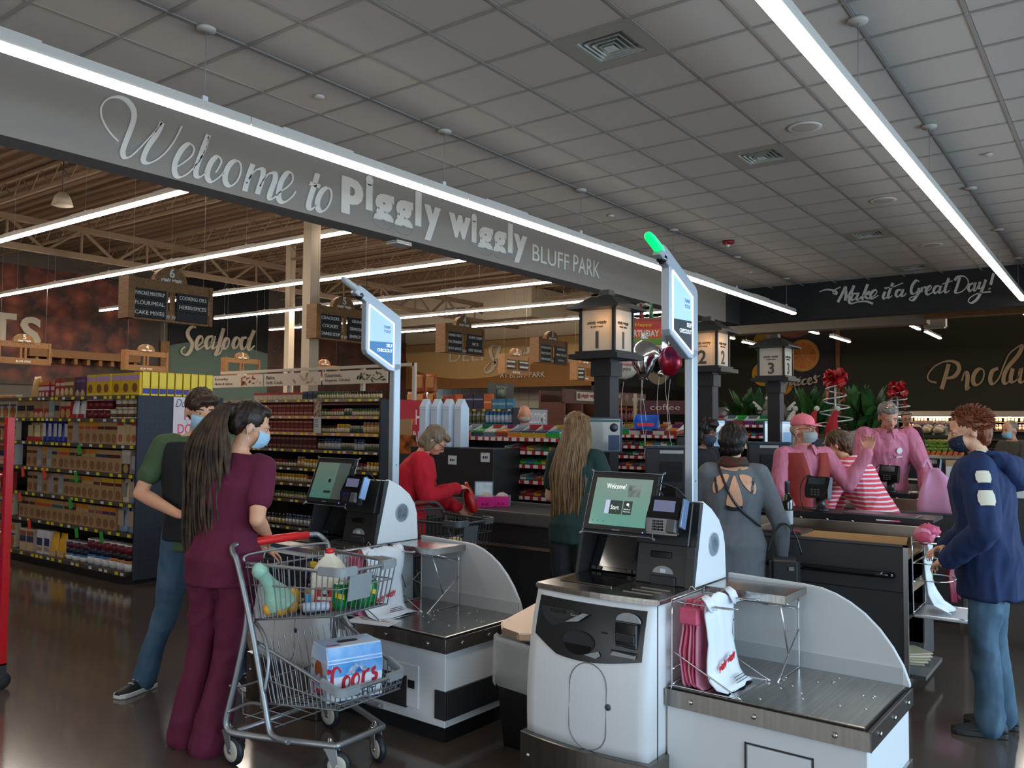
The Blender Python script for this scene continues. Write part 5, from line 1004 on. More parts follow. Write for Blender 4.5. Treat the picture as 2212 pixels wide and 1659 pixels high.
rowsA = [
 [it(yb, .17, 'drink_box', 'yellow drink mix box', 6), it(pur, .108, 'hot_cereal_box', 'purple hot cereal box', 2), it(brb, .108, 'hot_cereal_box', 'brown hot cereal box', 2), it(redb, .108, 'hot_cereal_box', 'red hot cereal box', 2), it(smr, .095, 'hot_cereal_box', 'small red and white box', 4), it(begb, .18, 'flour_bag', 'beige paper bag', 1)],
 [it(tubw, .11, 'icing_tub', 'cream icing tub', 5), it(tub, .12, 'icing_tub', 'dark red icing tub', 4), it(rw, .135, 'mix_bag', 'red and white bag', 2), it(redk, .125, 'cookie_box', 'red cookie box', 2), it(navy, .103, 'cookie_box', 'navy banded box', 1), it(gsd, .103, 'cookie_box', 'grey backed box', 1), it(coc, .113, 'cookie_box', 'tan and red box', 3), it(navy, .103, 'cookie_box', 'dark banded box', 4)],
 [it(cream, .118, 'granola_box', 'cream box with red top', 1), it(cream2, .118, 'granola_box', 'cream box with green top', 1), it(cream, .118, 'granola_box', 'cream box with scarlet top', 1), ob_('rust', 1), ob_('maroon', 2), ob_('amber', 3), it(gsd, .1, 'granola_box', 'grey backed carton', 1), ob_('rust', 1), it(bl, .11, 'baking_bag', 'blue bag with white label', 5), it(bb_, .2, 'baking_bag', 'beige bag with red foot', 2)],
 [it(lav, .125, 'baking_bag', 'lavender bag', 1), it(wdk, .155, 'granola_box', 'white box with dark foot', 1), ob_('maroon', 2), ob_('navy', 2), ob_('orange', 2), ob_('brown', 2), ob_('amber', 2), ob_('navy', 1), it(gsd, .1, 'granola_box', 'grey backed carton', 1), ob_('orange', 1), it(gsd, .1, 'granola_box', 'grey sided carton', 1), ob_('rust', 2)],
 [it(gb, .14, 'baking_bag', 'grey pouch', 1), it(tb_, .13, 'baking_bag', 'tan pouch', 1), ob_('yellow', 3), ob_('rust', 1), ob_('orange', 2), ob_('green', 2), ob_('maroon', 1), it(gsd, .1, 'granola_box', 'grey backed carton', 1), ob_('maroon', 1), it(gsd, .1, 'granola_box', 'grey sided carton', 1), ob_('pink', 1), it(gsd, .1, 'granola_box', 'pale backed carton', 1), ob_('brown', 2)],
 [it(gb, .18, 'baking_bag', 'grey blue snack bag', 2), ob_('plum', 2), ob_('pink', 2), ob_('orange', 2), ob_('brown', 2), ob_('teal', 2), ob_('amber', 3), ob_('maroon', 3)],
 [it(wto, .142, 'oat_canister', 'tall canister with orange stripe', 3), it(wtb, .142, 'oat_canister', 'tall canister with blue stripe', 3), it(wsh, .142, 'oat_canister', 'short canister with blue stripe', 3), it(ycan, .155, 'grits_bag', 'yellow sack', 2), it(wcar, .128, 'milk_carton', 'white and navy carton', 2), it(gsd, .1, 'milk_carton', 'grey backed carton', 1), it(tcar, .155, 'milk_carton', 'tan and navy carton', 2)]]
rnd = random.Random(5)
for k, its in enumerate(rowsA): row(its, A[0]+(.025 if k < 6 else -.02), A[1]+.05, zsA[k], SHN[k] if k < 6 else 'bottom', 'cereal gondola', 'groceries on the cereal gondola', rnd)
for k in range(4): place(tub if k < 4 else tubw, 'icing_tub', 'dark red icing tub stacked on another, %s from the end panel' % nth(k+1), 'tub', (A[0]+.03, A[1]+.66+.124*k, 1.597+.0995), 0, 'stacked icing tubs')
for k in range(4): place(tubw, 'icing_tub', 'cream icing tub stacked on another, %s from the end panel' % nth(k+1), 'tub', (A[0]+.03, A[1]+.11+.114*k, 1.597+.0995), 0, 'stacked icing tubs')
# spines over the end panel
for k in range(9): o = place(ysp, 'drink_box', 'yellow drink box showing its spine over the end panel, %s from the aisle corner' % nth(k+1), 'box', (A[0]+.10+.088*k, A[1]+.04, 1.8275), pi/2, 'yellow boxes over the end panel')
# lower neighbouring section further down the aisle
z2 = [1.70, 1.42, 1.10, .80, .45, .12]
rnd = random.Random(9)
for k, z in enumerate((1.597, 1.337, 1.053, .77, .48, .121)):
    its = [it(whc, .175, 'cereal_box', 'white cereal box', 4)] if k in (0, 1) else [it(redb if k % 2 else tcar, .15, 'cereal_box', 'mixed cereal box', 4)] if k < 4 else [it(whc, .175, 'cereal_box', 'pale cereal box', 4)]
    row(its, A[0]+.02, A[1]+2.55+(.1 if k < 5 else .0), z, SHN[k+1] if k < 5 else 'bottom', 'far cereal section', 'groceries on the far cereal section', rnd)
# poster on the end panel
o = thing('sale_poster', 'white hanging poster with pink capitals on the cereal gondola end', 'poster', (A[0]+.37, A[1]-.004, 1.30))
obj('board', MB().box(0, -.004, 0, .46, 0, .52), mat('d9cfd2', .5), o)
obj('words', MB().text('HOME', (.12, -.006, .29), (1, 0, 0), (0, 0, 1), .30, .10, 0, .03, .002), mat('d8546e', .5), o); obj('words', MB().text('DOWN', (.05, -.006, .15), (1, 0, 0), (0, 0, 1), .36, .10, 0, .01, .002), mat('d8546e', .5), o); obj('words', MB().text('OWN', (.1, -.006, .03), (1, 0, 0), (0, 0, 1), .28, .09, 0, .01, .002), mat('d8546e', .5), o)
obj('words', MB().text('Down', (.02, -.006, .42), (1, 0, 0), (0, 0, 1), .22, .08, 0, -.01, .002, shear=.4), mat('34405a', .5), o)
# ------------------------------------------------------------------ spice gondola
B = (7.45, 7.51); zsB = [1.875, 1.653, 1.432, 1.205, .955, .747, .526, .167]
pinkl, olive = mat('b98674', .5), mat('8d8a5c', .5)
gondola('tall gondola of spice racks, its pegboard end behind the far sign pole', B[0], B[1], 19.2, .95, 1.86, zsB, .1, 2.6, [mat('8f7a62', .5), pinkl, pinkl, mat('6b5a52', .5)]+[LIPM]*4)
def jar(key, cap, body, lab, r=.022, h=.10):
    if key in PM: return PM[key]
    m = MB(); m.lathe([(r, 0), (r, h*.75), (r*.75, h*.8)], 10, (r, 0, 0), 1); m.lathe([(r*1.02, h*.12), (r*1.02, h*.6)], 10, (r, 0, 0), 2); m.lathe([(r*.85, h*.78), (r*.85, h), (.001, h)], 10, (r, 0, 0), 0)
    PM[key] = m.mesh(key, [mat(cap, .4), mat(body, .2), mat(lab, .5)]); return PM[key]
J = [jar('jar_green', '2a5a34', '6a5a34', 'b8ae8a'), jar('jar_red', '8c2a22', '6a2c1c', 'c0b090'), jar('jar_white', 'b8b0a0', '8a7a5a', '2e4a34'), jar('jar_black', '1c1a18', '4a3420', 'c8b88c'), jar('jar_yellow', 'c8a020', 'a87828', 'd0c0a0', .024, .12), jar('jar_big', '20201e', '2a2420', 'b8a888', .028, .15), jar('jar_blue', '2e3c5c', '3a4a60', 'a8a8a8', .03, .16), jar('jar_tan', '8a6a4a', '9a7040', 'c8a878', .03, .15)]
JN = ['green capped', 'red capped', 'white capped', 'black capped', 'yellow capped', 'tall black capped', 'blue', 'tan']
rk = band_box('red_packet', .085, .05, .10, '6a1612', [(.3, .55, 'a06a5a'), (.8, .95, '8a3a28')]); rkd = band_box('dark_packet', .085, .05, .10, '3a1012', [(.3, .6, '7a4a44')]); rkb = band_box('white_box_row', .10, .06, .10, 'b8a890', [(.7, 1, 'a02622')]); prp = band_box('purple_tin', .08, .05, .11, '4a4a60', [(.2, .7, '22262e')])
rnd = random.Random(11); ns = [0]
for k, z in enumerate(zsB):
    y = B[1]+.05; cnt = {}; xb = B[0]+(.03 if k < 7 else -.02)
    lim = 1.22 if k < 4 else 2.6
    pal = {0: (0, 1, 2, 3), 1: (0, 2, 3, 1), 2: (4, 7, 3, 2), 3: (5, 6, 7, 2), 4: (4, 3, 7, 1), 5: (4, 1, 4, 4), 6: (0, 2, 0, 1), 7: (6, 6, 7, 5)}[k]
    cur, left = None, 0
    while y < B[1]+lim and ns[0] < 295:
        if left == 0: cur, left = rnd.choice(pal), rnd.randint(2, 6)
        left -= 1; w_ = .048 if cur < 5 else .064
        if k >= 4: w_ += .012
        cnt[cur] = cnt.get(cur, 0)+1; ns[0] += 1
        place(J[cur], 'spice_jar', '%s spice jar, %s of its kind from the end panel, %s spice shelf' % (JN[cur], nth(cnt[cur]), SHN[k]), 'jar', (xb+rnd.uniform(0, .012), y+w_/2, z+.0005), 0, 'jars on the spice gondola'); y += w_
    if k < 4:
        y = B[1]+1.27; c_ = 0
        while y < B[1]+2.6:
            c_ += 1; me = (rkb, prp)[c_ < 4] if k == 0 else (rk if k < 3 else rkd)
            place(me, 'spice_packet', '%s spice packet, %s from the jars on the %s spice shelf' % ('white and red' if me is rkb else 'dark violet' if me is prp else 'deep red' if me is rk else 'maroon', nth(c_), SHN[k]), 'packet', (xb, y, z+.0005), 0, 'packets on the spice gondola')
            if k in (1, 2, 3): place(me, 'spice_packet', '%s upper spice packet, %s from the jars on the %s spice shelf' % ('stacked deep red' if me is rk else 'stacked maroon', nth(c_), SHN[k]), 'packet', (xb+.002, y, z+.1006), 0, 'packets on the spice gondola')
            y += .092 if k else .105
for n, (px_, py_) in enumerate(((557, 885), (687, 870))):
    P = hit(px_, py_, 'x', B[0]-.03); o = thing('shelf_talker', 'narrow photo and text strip hung on the spice shelves, %s from the pole' % ('second', 'first')[n], 'sign', (P.x, P.y, P.z), 0, 'spice strip signs')
    obj('photo', MB().box(-.006, -.07, -.19, 0, .07, .06), mat('6a4434', .5, c2='b8a890', vs=22), o); obj('text_card', MB().box(-.006, -.07, -.40, 0, .07, -.19), mat('b8b8b8', .5), o)
    for q in range(4): obj('text_line', MB().box(-.007, -.02, -.23-.03*q, -.006, .055, -.222-.03*q), mat('3c3c3c', .5), o)
# header frame with three banner cards over the spices
o = thing('spice_header', 'cream rail with three banner cards above the spice gondola', 'sign', (0, 0, 0))
fr = mat('c3b5a2', .5); yA, yB_ = 11.27, 7.23; x_ = 7.75
obj('rail', MB().box(x_-.02, yB_, 2.29, x_+.02, yA, 2.33), fr, o); obj('rail', MB().box(x_-.02, yB_-.02, 1.86, x_+.02, yB_+.025, 2.33), fr, o)
for y in (9.7, 8.2): obj('stanchion', MB().box(x_+.02, y-.03, 1.86, x_+.06, y+.03, 2.3), fr, o)
for (pa, pb, ta, tb2, art) in (((460, 845), (568, 797), 'Everyday', 'Herbs & Spices', ('8a2a1a', 'b0785a')), ((570, 845), (692, 795), 'Bake.', 'Grill. Cook.', ('b89878', 'a07850')), ((696, 845), (837, 787), 'Gourmet.', 'Organic. Global.', ('3c4a24', '5a6a34'))):
    a, b = hit(pa[0], 832, 'x', x_-.03), hit(pb[0], 800, 'x', x_-.03); z0, z1 = 2.085, 2.265
    cd_ = obj('banner_card', MB().box(x_-.03, b.y, z0, x_-.015, a.y, z1), mat('c8b8a4', .5), o)
    tm_ = mat('3c342c', .6)
    obj('words', MB().text(ta, (x_-.032, a.y-.05, z0+.10), (0, -1, 0), (0, 0, 1), .042*len(ta), .05, 0, 0, .002), tm_, cd_); obj('words', MB().text(tb2, (x_-.032, a.y-.05, z0+.03), (0, -1, 0), (0, 0, 1), .032*len(tb2), .045, 0, 0, .002), tm_, cd_)
    rnd = random.Random(pa[0]); w_ = a.y-b.y
    art_o = MB()
    for q in range(26 if art[0] != 'b89878' else 7):
        yy, zz, r_ = b.y+rnd.uniform(.06, w_*.45), rnd.uniform(z0+.03, z1-.03), rnd.uniform(.012, .03) if art[0] != 'b89878' else rnd.uniform(.02, .05)
        art_o.prism([(yy+r_*1.5*cos(t)*cos(q)-.5*r_*sin(t)*sin(q), zz+r_*1.5*cos(t)*sin(q)*.7+.5*r_*sin(t)*cos(q)) for t in [2*pi*i/8 for i in range(8)]], 'x', x_-.033, x_-.03, q % 2)
    tag(obj('banner_picture', art_o, [mat(art[0], .5), mat(art[1], .5)], cd_), kind='stuff')
# red poster on the spice gondola's end
o = thing('sale_poster', 'red hanging poster with white capitals on the spice gondola end', 'poster', (B[0]+.26, B[1]-.004, .85))
obj('board', MB().box(0, -.004, 0, .80, 0, 1.02), mat('a81626', .45), o); wm = mat('d8ccc8', .5)
for t, x0, z0, w_ in (('HOME', .36, .70, .42), ('DOWN', .02, .42, .40), ('TOWN', .43, .42, .35)): obj('words', MB().text(t, (x0, -.006, z0), (1, 0, 0), (0, 0, 1), w_, .2, 0, .01, .002), wm, o)
obj('words', MB().text('own', (.16, -.006, .70), (1, 0, 0), (0, 0, 1), .18, .08, 0, -.005, .002, shear=.3), mat('d8803a', .5), o)
obj('picture', MB().box(.1, -.006, .06, .7, -.003, .36), mat('2a1008', .5, c2='a8481a', vs=9), o)
# ------------------------------------------------------------------ snack gondola further right, seen above the counters
C = (10.5, 7.7)
gondola('gondola of snacks and juice bottles behind the lane one candy rack', C[0], C[1], 19.2, .95, 1.82, [1.80, 1.56, 1.25, .9, .5, .14], .1, 1.6)
chip = bagp('chip_bag', .22, .1, .30, 'a8541e', 'c88a50'); chg = bagp('green_bag', .16, .1, .2, '4a6a24', '8a8a3a'); sq1 = band_box('orange_pack', .16, .06, .24, 'c8602a', [(.4, .5, 'd8b08a')]); sq2 = band_box('violet_pack', .2, .06, .24, '2e2a44', [(.6, .7, '8a86a8')]); sq3 = band_box('blue_pack', .13, .06, .16, '3a7a9c', [(.4, .6, '8ab0c0')]); sq4 = band_box('red_pack', .12, .06, .22, 'a8362a', [(.3, .5, 'd0b8a8')])
btl = jar('juice_white', 'c8c4b4', 'a8a898', '6a6a50', .042, .22); btb = jar('juice_blue', 'c8ccd0', '3a78b0', 'b8c8d8', .036, .24)
rnd = random.Random(2)
row([it(sq3, .135, 'snack_box', 'blue and orange snack box', 3), it(sq1, .165, 'snack_box', 'orange snack box', 1), it(sq2, .205, 'snack_box', 'violet snack box', 2), it(sq1, .165, 'snack_pouch', 'tall orange pouch', 1), it(sq4, .125, 'snack_pouch', 'red pouch', 2), it(chg, .165, 'chip_bag', 'green chip bag', 1), it(chip, .23, 'chip_bag', 'orange chip bag', 3)], C[0]+.03, C[1]+.05, 1.80, 'top', 'snack gondola', 'snacks on the third gondola', rnd)
row([it(btb, .075, 'juice_bottle', 'blue juice bottle', 7), it(btl, .088, 'juice_bottle', 'white juice bottle', 9)], C[0]+.03, C[1]+.06, 1.56, 'second', 'snack gondola', 'bottles on the third gondola', rnd)
row([it(jar('juice_dark', '8a8a8a', '2a1a14', 'c0a890', .04, .22), .09, 'juice_bottle', 'dark juice bottle', 12)], C[0]+.03, C[1]+.06, 1.25, 'third', 'snack gondola', 'bottles on the third gondola', rnd)
for k, (dy, dz) in enumerate(((1.5, .29), (1.75, .29))): o = place(chip, 'chip_bag', 'orange chip bag lying on top of others, %s from the snack gondola end' % nth(k+1), 'bag', (C[0]+.04, C[1]+dy+.28, 1.80+dz), .3, 'snacks on the third gondola')
o = thing('welcome_card', 'white hanging card reading welcome on the snack gondola end', 'sign', (C[0]+.22, C[1]-.004, 1.38))
obj('board', MB().box(0, -.004, 0, .70, 0, .42), mat('a8a4a8', .5), o); obj('words', MB().text('WELCOME', (.06, -.006, .2), (1, 0, 0), (0, 0, 1), .58, .17, 0, .01, .002), mat('dcd8d8', .5), o); obj('words', MB().text('& THANKS', (.1, -.006, .03), (1, 0, 0), (0, 0, 1), .5, .12, 0, 0, .002), mat('dcd8d8', .5), o)
P = hit(1083, 848, 'y', 12); o = thing('round_emblem_board', 'black board with a round dotted emblem behind the snack gondola', 'sign', (P.x, 12, P.z))
obj('board', MB().box(-.5, 0, -.4, .5, .03, .22), BLACK, o); obj('ring', MB().lathe([(.16, -.005), (.21, -.008), (.001, -.006)], 28, (0, 0, -.06), ax='y'), mat('3f5a52', .5), o); obj('ring_words', MB().text('PIGGLY WIGGLY', (-.22, -.012, .10), (1, 0, 0), (0, 0, 1), .44, .06, 0, .0, .004), mat('98a098', .5), o)
obj('post', MB().box(-.03, .0, -P.z, .03, .03, -.4), BLACK, o)
# brown wooden soda displays
WD_ = mat('4f2614', .5, c2='5e2f19', vs=4, stretch=(1, 1, 8))
for n, (xa, xb, lb) in enumerate(((13.94, 15.32, 'brown wooden soda display with the white store plate'), (15.6, 17.37, 'brown wooden soda display with white welcome lettering'))):
    o = thing('soda_display', lb, 'display', (xa, 9.0, 0), 0, 'wooden soda displays'); W_2 = xb-xa
    obj('back', MB().box(0, .55, 0, W_2, .6, 2.24), WD_, o)
    for x in (0, W_2/2-.03, W_2-.06): obj('side', MB().box(x, 0, 0, x+.06, .55, 2.0), WD_, o)
    obj('header', MB().box(0, -.02, 1.98, W_2, .04, 2.26), WD_, o)
    for z in (.25, .75, 1.2, 1.62): obj('shelf', MB().box(.06, 0, z-.03, W_2-.06, .55, z), WD_, o)
    if n == 0:
        pl = obj('plate', MB().box(.42, -.035, 2.04, 1.32, -.02, 2.22), mat('cfc8ba', .4), o); obj('words', MB().text('piggly wiggly', (.60, -.038, 2.09), (1, 0, 0), (0, 0, 1), .66, .10, 0, .03, .003), mat('a01c1e', .5), pl); obj('emblem', MB().lathe([(.001, -.003), (.06, -.002), (.062, 0)], 18, (.51, -.035, 2.135), ax='y'), mat('7a4a2a', .5), pl)
        bx_ = band_box('soda_green', .19, .13, .13, '1c6a3a', [(.3, .7, 'a8c0a8')]); bs2 = band_box('soda_silver', .40, .13, .13, '9a948e', [(.3, .7, 'a84a44')])
        for j in range(4):
            for c_, me in enumerate((bx_, bx_, bs2)): place(me, 'soda_case', '%s soda case in the brown display, %s from its top' % (('outer green', 'inner green', 'silver')[c_], nth(4-j)), 'case', (xa+.18+(0, .2, .52)[c_], 9.02, 1.2005+.131*j if j < 3 else 1.6205), pi/2, 'soda cases on the brown display')
    else:
        wl = mat('d0c8be', .5)
        for t, x0, z0, w_ in (('WELCOME', .1, 2.14, .48), ('TO', .26, 2.02, .14), ('BLUFF PARK', 1.12, 2.08, .6)): obj('words', MB().text(t, (x0, -.024, z0), (1, 0, 0), (0, 0, 1), w_, .075, 0, .02, .003), wl, o)
        obj('emblem', MB().lathe([(.001, -.003), (.10, -.002), (.102, 0)], 20, (.86, -.02, 2.13), ax='y'), mat('8a6a52', .5), o)
        bo = jar('soda_bottle', '8a1a1a', '1a0a08', '8c4a44', .05, .30)
        for z in (1.62, 1.2, .75):
            for k in range(12): place(bo, 'soda_bottle', 'dark soda bottle with red cap, %s in its row, %s shelf of the welcome display' % (nth(k+1), {1.62: 'top', 1.2: 'middle', .75: 'low'}[z]), 'bottle', (xa+.16+.13*k+(.05 if k > 5 else 0), 9.05, z+.0005), 0, 'bottles on the brown display')
# red wire rack at the edge of the view
o = thing('red_wire_rack', 'red wire merchandising rack on casters at the aisle mouth', 'rack', (2.27, 5.40, 0))
RR_ = mat('c4141a', .35)
for x, y in ((0, 0), (-.75, .1), (0, .45), (-.75, .55)): obj('post', MB().box(x-.02, y-.02, .14, x+.02, y+.02, 1.60), RR_, o); obj('caster', MB().lathe([(.02, -.015), (.05, -.015), (.05, .015), (.02, .015)], 16, (x, y, .05), ax='y').box(x-.02, y-.02, .09, x+.02, y+.02, .15), DARK, o)
for z in (.25, .58, .92, 1.26):
    s_ = obj('wire_shelf', MB().box(-.75, .02, z-.006, 0, .5, z), RR_, o)
m = MB()
for k in range(12): m.tube([(-.06*k-.06, .005+.0078*k, .2), (-.06*k-.06, .005+.0078*k, 1.58)], .003, 4)
for k in range(14): m.tube([(0, 0, .25+.1*k), (-.75, .1, .25+.1*k)], .003, 4)
tag(obj('wire_grid', m, RR_, o), kind='stuff')
blu = bagp('blue_snack_bag', .17, .12, .27, '1f3aa8', '5a7ad0')
rnd = random.Random(3)
for k, z in enumerate((.25, .58, .92, 1.26)):
    for q in range(4): place(blu, 'snack_bag', 'blue snack bag in the red wire rack, %s from the corner post, %s tier' % (nth(q+1), ('lowest', 'lower', 'upper', 'highest')[k]), 'bag', (2.27-.12-.17*q, 5.40+.07+.022*q, z+.001), pi/2+.1, 'snack bags in the red rack')
# ================================================================== checkout lanes
PANEL = mat((.052, .054, .057), .45); LEDGE = mat((.40, .36, .31), .28, 1); RAIL = mat((.09, .09, .092), .4); ALU = mat((.5, .5, .5), .3, 1)
def lane(x0, label, full=True):
    o = thing('checkout_lane', label, 'checkout counter', (x0, 0, 0), 0, 'checkout lanes')
    # belt end
    obj('belt_cabinet', MB().box(.02, 2.3, .08, .95, 5.3, .80), mat((.02, .021, .022), .45), o); obj('kick', MB().box(.08, 1.15, 0, .9, 5.25, .08), BLACK, o)
    obj('belt', MB().box(.06, 2.9, .82, .62, 5.28, .86), mat((.018, .018, .019), .5), o); obj('belt_rail', MB().box(-.015, 2.3, .78, .06, 5.31, .875), RAIL, o, .01, 2); obj('belt_rail', MB().box(.62, 2.9, .78, .70, 5.31, .885), RAIL, o, .008, 2)
    obj('bumper_strip', MB().box(-.025, 2.35, .60, -.012, 5.3, .625), mat((.35, .33, .3), .3, 1), o)
    obj('back_deck', MB().box(.70, 2.3, .8, .98, 5.3, .84), RAIL, o)
    # bagging end
    b = obj('bag_panel', MB().box(.0, 1.1, .08, .02, 2.3, .87), PANEL, o, .004)
    obj('panel_edge', MB().box(-.006, 1.085, .08, .012, 1.11, .885), ALU, b); obj('panel_edge', MB().box(-.006, 1.085, .872, .012, 2.3, .887), RAIL, b)
    obj('bumper_handle', MB().tube(smooth([(-.0, 1.17, .70), (-.035, 1.2, .705), (-.045, 1.3, .705), (-.045, 1.9, .705), (-.02, 2.1, .705), (-.0, 2.15, .70)], 5), .02, 10), BLACKG, b)
    obj('panel_seam', MB().box(-.003, 1.1, .60, 0, 2.3, .606), BLACK, b)
    w_ = obj('well_floor', MB().box(.02, 1.1, .79, .52, 2.05, .805), mat('9a7f5c', .5), o)
    obj('well_back', MB().box(.52, 1.1, .2, .545, 2.35, .945), LEDGE, o, .004); obj('well_end', MB().box(.02, 2.05, .7, .55, 2.09, .90), LEDGE, o, .004)
    obj('cubby_side', MB().box(.02, 1.1, .08, .035, 2.3, .79), PANEL, o); obj('cubby_side', MB().box(.52, 1.1, .08, .545, 2.3, .79), PANEL, o); obj('cubby_back', MB().box(.03, 2.0, .08, .53, 2.03, .79), BLACK, o)
    obj('cubby_shelf', MB().box(.03, 1.1, .43, .53, 2.0, .455), PANEL, o); obj('cubby_floor', MB().box(.03, 1.0, .10, .55, 2.0, .125), RAIL, o)
    obj('rear_panel', MB().box(.545, 1.1, .08, .86, 2.3, .93), PANEL, o, .004)
    obj('pin_shelf', MB().box(.60, 1.05, .965, .95, 2.35, .985), BLACK, o); obj('shelf_front', MB().box(.595, 1.4, .90, .605, 2.1, .985), BLACK, o)
    for y in (1.55, 1.72, 1.9): obj('bolt', MB().lathe([(.010, 0), (.009, -.004), (.002, -.005)], 12, (.594, y, .94), ax='x'), CHROME, o)
    # card terminal on a stalk
    t = obj('pin_stalk', MB().lathe([(.06, .985), (.055, 1.0), (.035, 1.01), (.032, 1.08), (.04, 1.085)], 16, (.72, 1.80, 0)), BLACK, o)
    pd = obj('pin_pad', MB().prism([(-.045, -.08), (-.06, -.02), (-.035, .075), (.02, .08), (.02, -.08)], 'y', -.085, .085), BLACKG, t, .006, 2); pd.location = (.70, 1.80, 1.15); pd.rotation_euler = (0, R(12), -.15)
    sc = MB().box(-.052, -.055, .015, -.046, .055, .06)
    for r_ in range(3):
        for c_ in range(3): sc.box(-.066+.006*r_, -.03+.024*c_, -.03-.017*r_, -.056, -.013+.024*c_, -.02-.017*r_)
    s2 = MB().box(-.053, -.06, .015, -.044, .06, .062); obj('pin_screen', s2, mat((.02, .02, .022), .1), pd)
    tag(obj('pin_keys', sc, mat((.06, .06, .065), .4), pd), kind='stuff')
    obj('pin_cable', MB().tube(smooth([(.74, 1.83, 1.2), (.76, 1.9, 1.23), (.75, 1.95, 1.15), (.74, 1.93, 1.0), (.72, 1.86, .99)], 5), .004, 6), BLACK, o)
    obj('tray_plate', MB().box(.60, 1.15, .985, .80, 1.62, .998), mat((.22, .2, .2), .25, .8), o, .006, 2)
    # till back, customer display on the lantern post
    pos = obj('till', MB().prism([(-.05, -.16), (-.02, .16), (.01, .17), (.05, .1), (.06, -.16)], 'y', -.20, .20), mat((.014, .015, .017), .4), o, .01, 2); pos.location = (.55, 2.88, 1.255); pos.rotation_euler = (0, R(-6), R(-62)+pi/2)
    obj('till_recess', MB().box(-.052, -.08, -.1, -.03, .08, .05), BLACK, pos); obj('till_label', MB().box(-.034, -.09, .115, -.026, .09, .14), mat('a8a49c', .5), pos)
    obj('till_rim', MB().box(-.03, -.205, .155, .0, .205, .172), mat((.03, .04, .055), .4), pos)
    obj('till_foot', MB().box(.50, 2.82, .84, .66, 2.96, 1.12), BLACK, o)
    obj('scanner_gun', MB().tube([(.30, 2.96, 1.14), (.20, 2.88, 1.17), (.13, 2.83, 1.175)], [.02, .024, .03], 10), BLACKG, o); obj('gun_stand', MB().tube([(.30, 2.96, .86), (.30, 2.96, 1.14)], .015, 8), BLACK, o)
    dsp = obj('display', MB().box(-.02, -.17, -.145, .02, .17, .145), mat((.03, .045, .07), .4), o, .004); dsp.location = (.50, 3.48, 1.50); dsp.rotation_euler = (0, 0, R(-62)+pi/2)
    obj('display_arm', MB().tube([(.52, 3.5, 1.5), (.58, 3.52, 1.5)], .02, 8), BLACK, dsp) if False else obj('display_arm', MB().tube([(.505, 3.485, 1.5), (.60, 3.5, 1.5)], .02, 8), BLACK, o)
    sm = scrn(((.32, .44, .52, 1), (.52, .66, .78, 1))) if not full else scrn(((.09, .11, .12, 1), (.17, .20, .21, 1)))
    ds = obj('display_screen', MB().box(-.0215, -.155, -.13, -.0195, .155, .13), sm, dsp)
    obj('side_window', MB().box(-.0225, -.15, -.125, -.021, -.06, .0), mat('2c3c58' if full else '7fa2c8', .3, emit=.1 if full else .35), ds); obj('top_bar', MB().box(-.0225, -.15, .105, -.021, .155, .125), mat('3c5a50' if full else '9cbcd8', .3, emit=.1 if full else .4), ds)
    if full: obj('side_picture', MB().lathe([(.001, -.002), (.035, -.001)], 18, (-.0215, -.105, .06), ax='x'), mat('3c4450', .4), ds)
    return o
lane(5.45, 'dark checkout lane nearest the viewer, wine bottle on its ledge')
lane(7.62, 'second dark checkout lane behind the cashier in the pink cap', False); lane(9.70, 'third dark checkout lane under the lantern marked three', False)
# things on and in lane one
o = thing('wine_bottle', 'dark wine bottle with grey foil and white label on the lane ledge', 'bottle', (5.63, 1.86, .9075))
obj('glass', MB().lathe([(.036, 0), (.038, .004), (.038, .17), (.033, .195), (.018, .225), (.0145, .24), (.0145, .30)], 26), mat((.012, .012, .006), .06, coat=.7), o); obj('foil', MB().lathe([(.0155, .235), (.0155, .30), (.017, .302), (.017, .312), (.001, .312)], 20), mat('4a5a64', .35, .4), o)
obj('label', MB().lathe([(.0388, .03), (.0388, .125)], 14, a0=pi*.65, a1=pi*1.55) if False else MB().loft([[(.0388*cos(a), .0388*sin(a), z) for a in [pi*.75+pi*.75*k/10 for k in range(11)]] for z in (.03, .12)], 0, True, False, False), mat('b4bcc4', .5), o)
o = thing('lane_ledge', 'small dark ledge plate carrying the wine bottle', 'ledge', (5.45, 0, 0)); obj('plate', MB().box(.025, 1.72, .8875, .28, 2.04, .907), mat((.13, .11, .11), .3, .6), o, .004); obj('red_card', MB().box(.04, 1.74, .907, .12, 1.80, .909), mat('a03a44', .5), o)
o = thing('paper_bag', 'flat white paper bag lying in the lane one bagging well', 'bag', (5.62, 1.52, .806), .12); bs = MB(); bs.loft([[(x+.01*sin(i*2), y, .02+.014*sin(i*1.3+x*9)) for x in (-.10, -.05, 0, .05, .10)]+[(x, y, .001) for x in (.10, .05, 0, -.05, -.10)] for i, y in enumerate([-.30+.05*k for k in range(13)])], 0, True); obj('bag', bs, mat('d6d0c6', .7), o)
o = thing('cardboard_sheet', 'brown cardboard sheet propped at the back of the bagging well', 'cardboard', (5.83, 1.5, .806), .05); q = obj('sheet', MB().box(-.06, -.33, .0, .06, .33, .006), mat('b08a5a', .75), o); q.rotation_euler = (0, -.5, 0); q.location = (0, 0, .04)
o = thing('white_carton', 'white carton standing in the open end of lane one', 'carton', (5.53, 1.13, .1255)); obj('box', MB().box(-.03, 0, 0, .12, .3, .30), mat('c9d4e0', .5), o, .003); obj('print', MB().box(-.031, .08, .1, -.029, .2, .2), mat('5a6a90', .5), o)
o = thing('paper_stack', 'stack of crumpled papers on the bottom shelf of lane one', 'papers', (5.80, 1.18, .1255), .3)
for k in range(5): obj('sheet', MB().box(-.12+.01*k, -.1-.01*k, .012*k, .11, .1, .012*k+.009), mat(['b9a88c', 'd0c4ae'][k % 2], .7), o).rotation_euler = (0, 0, .12*k)
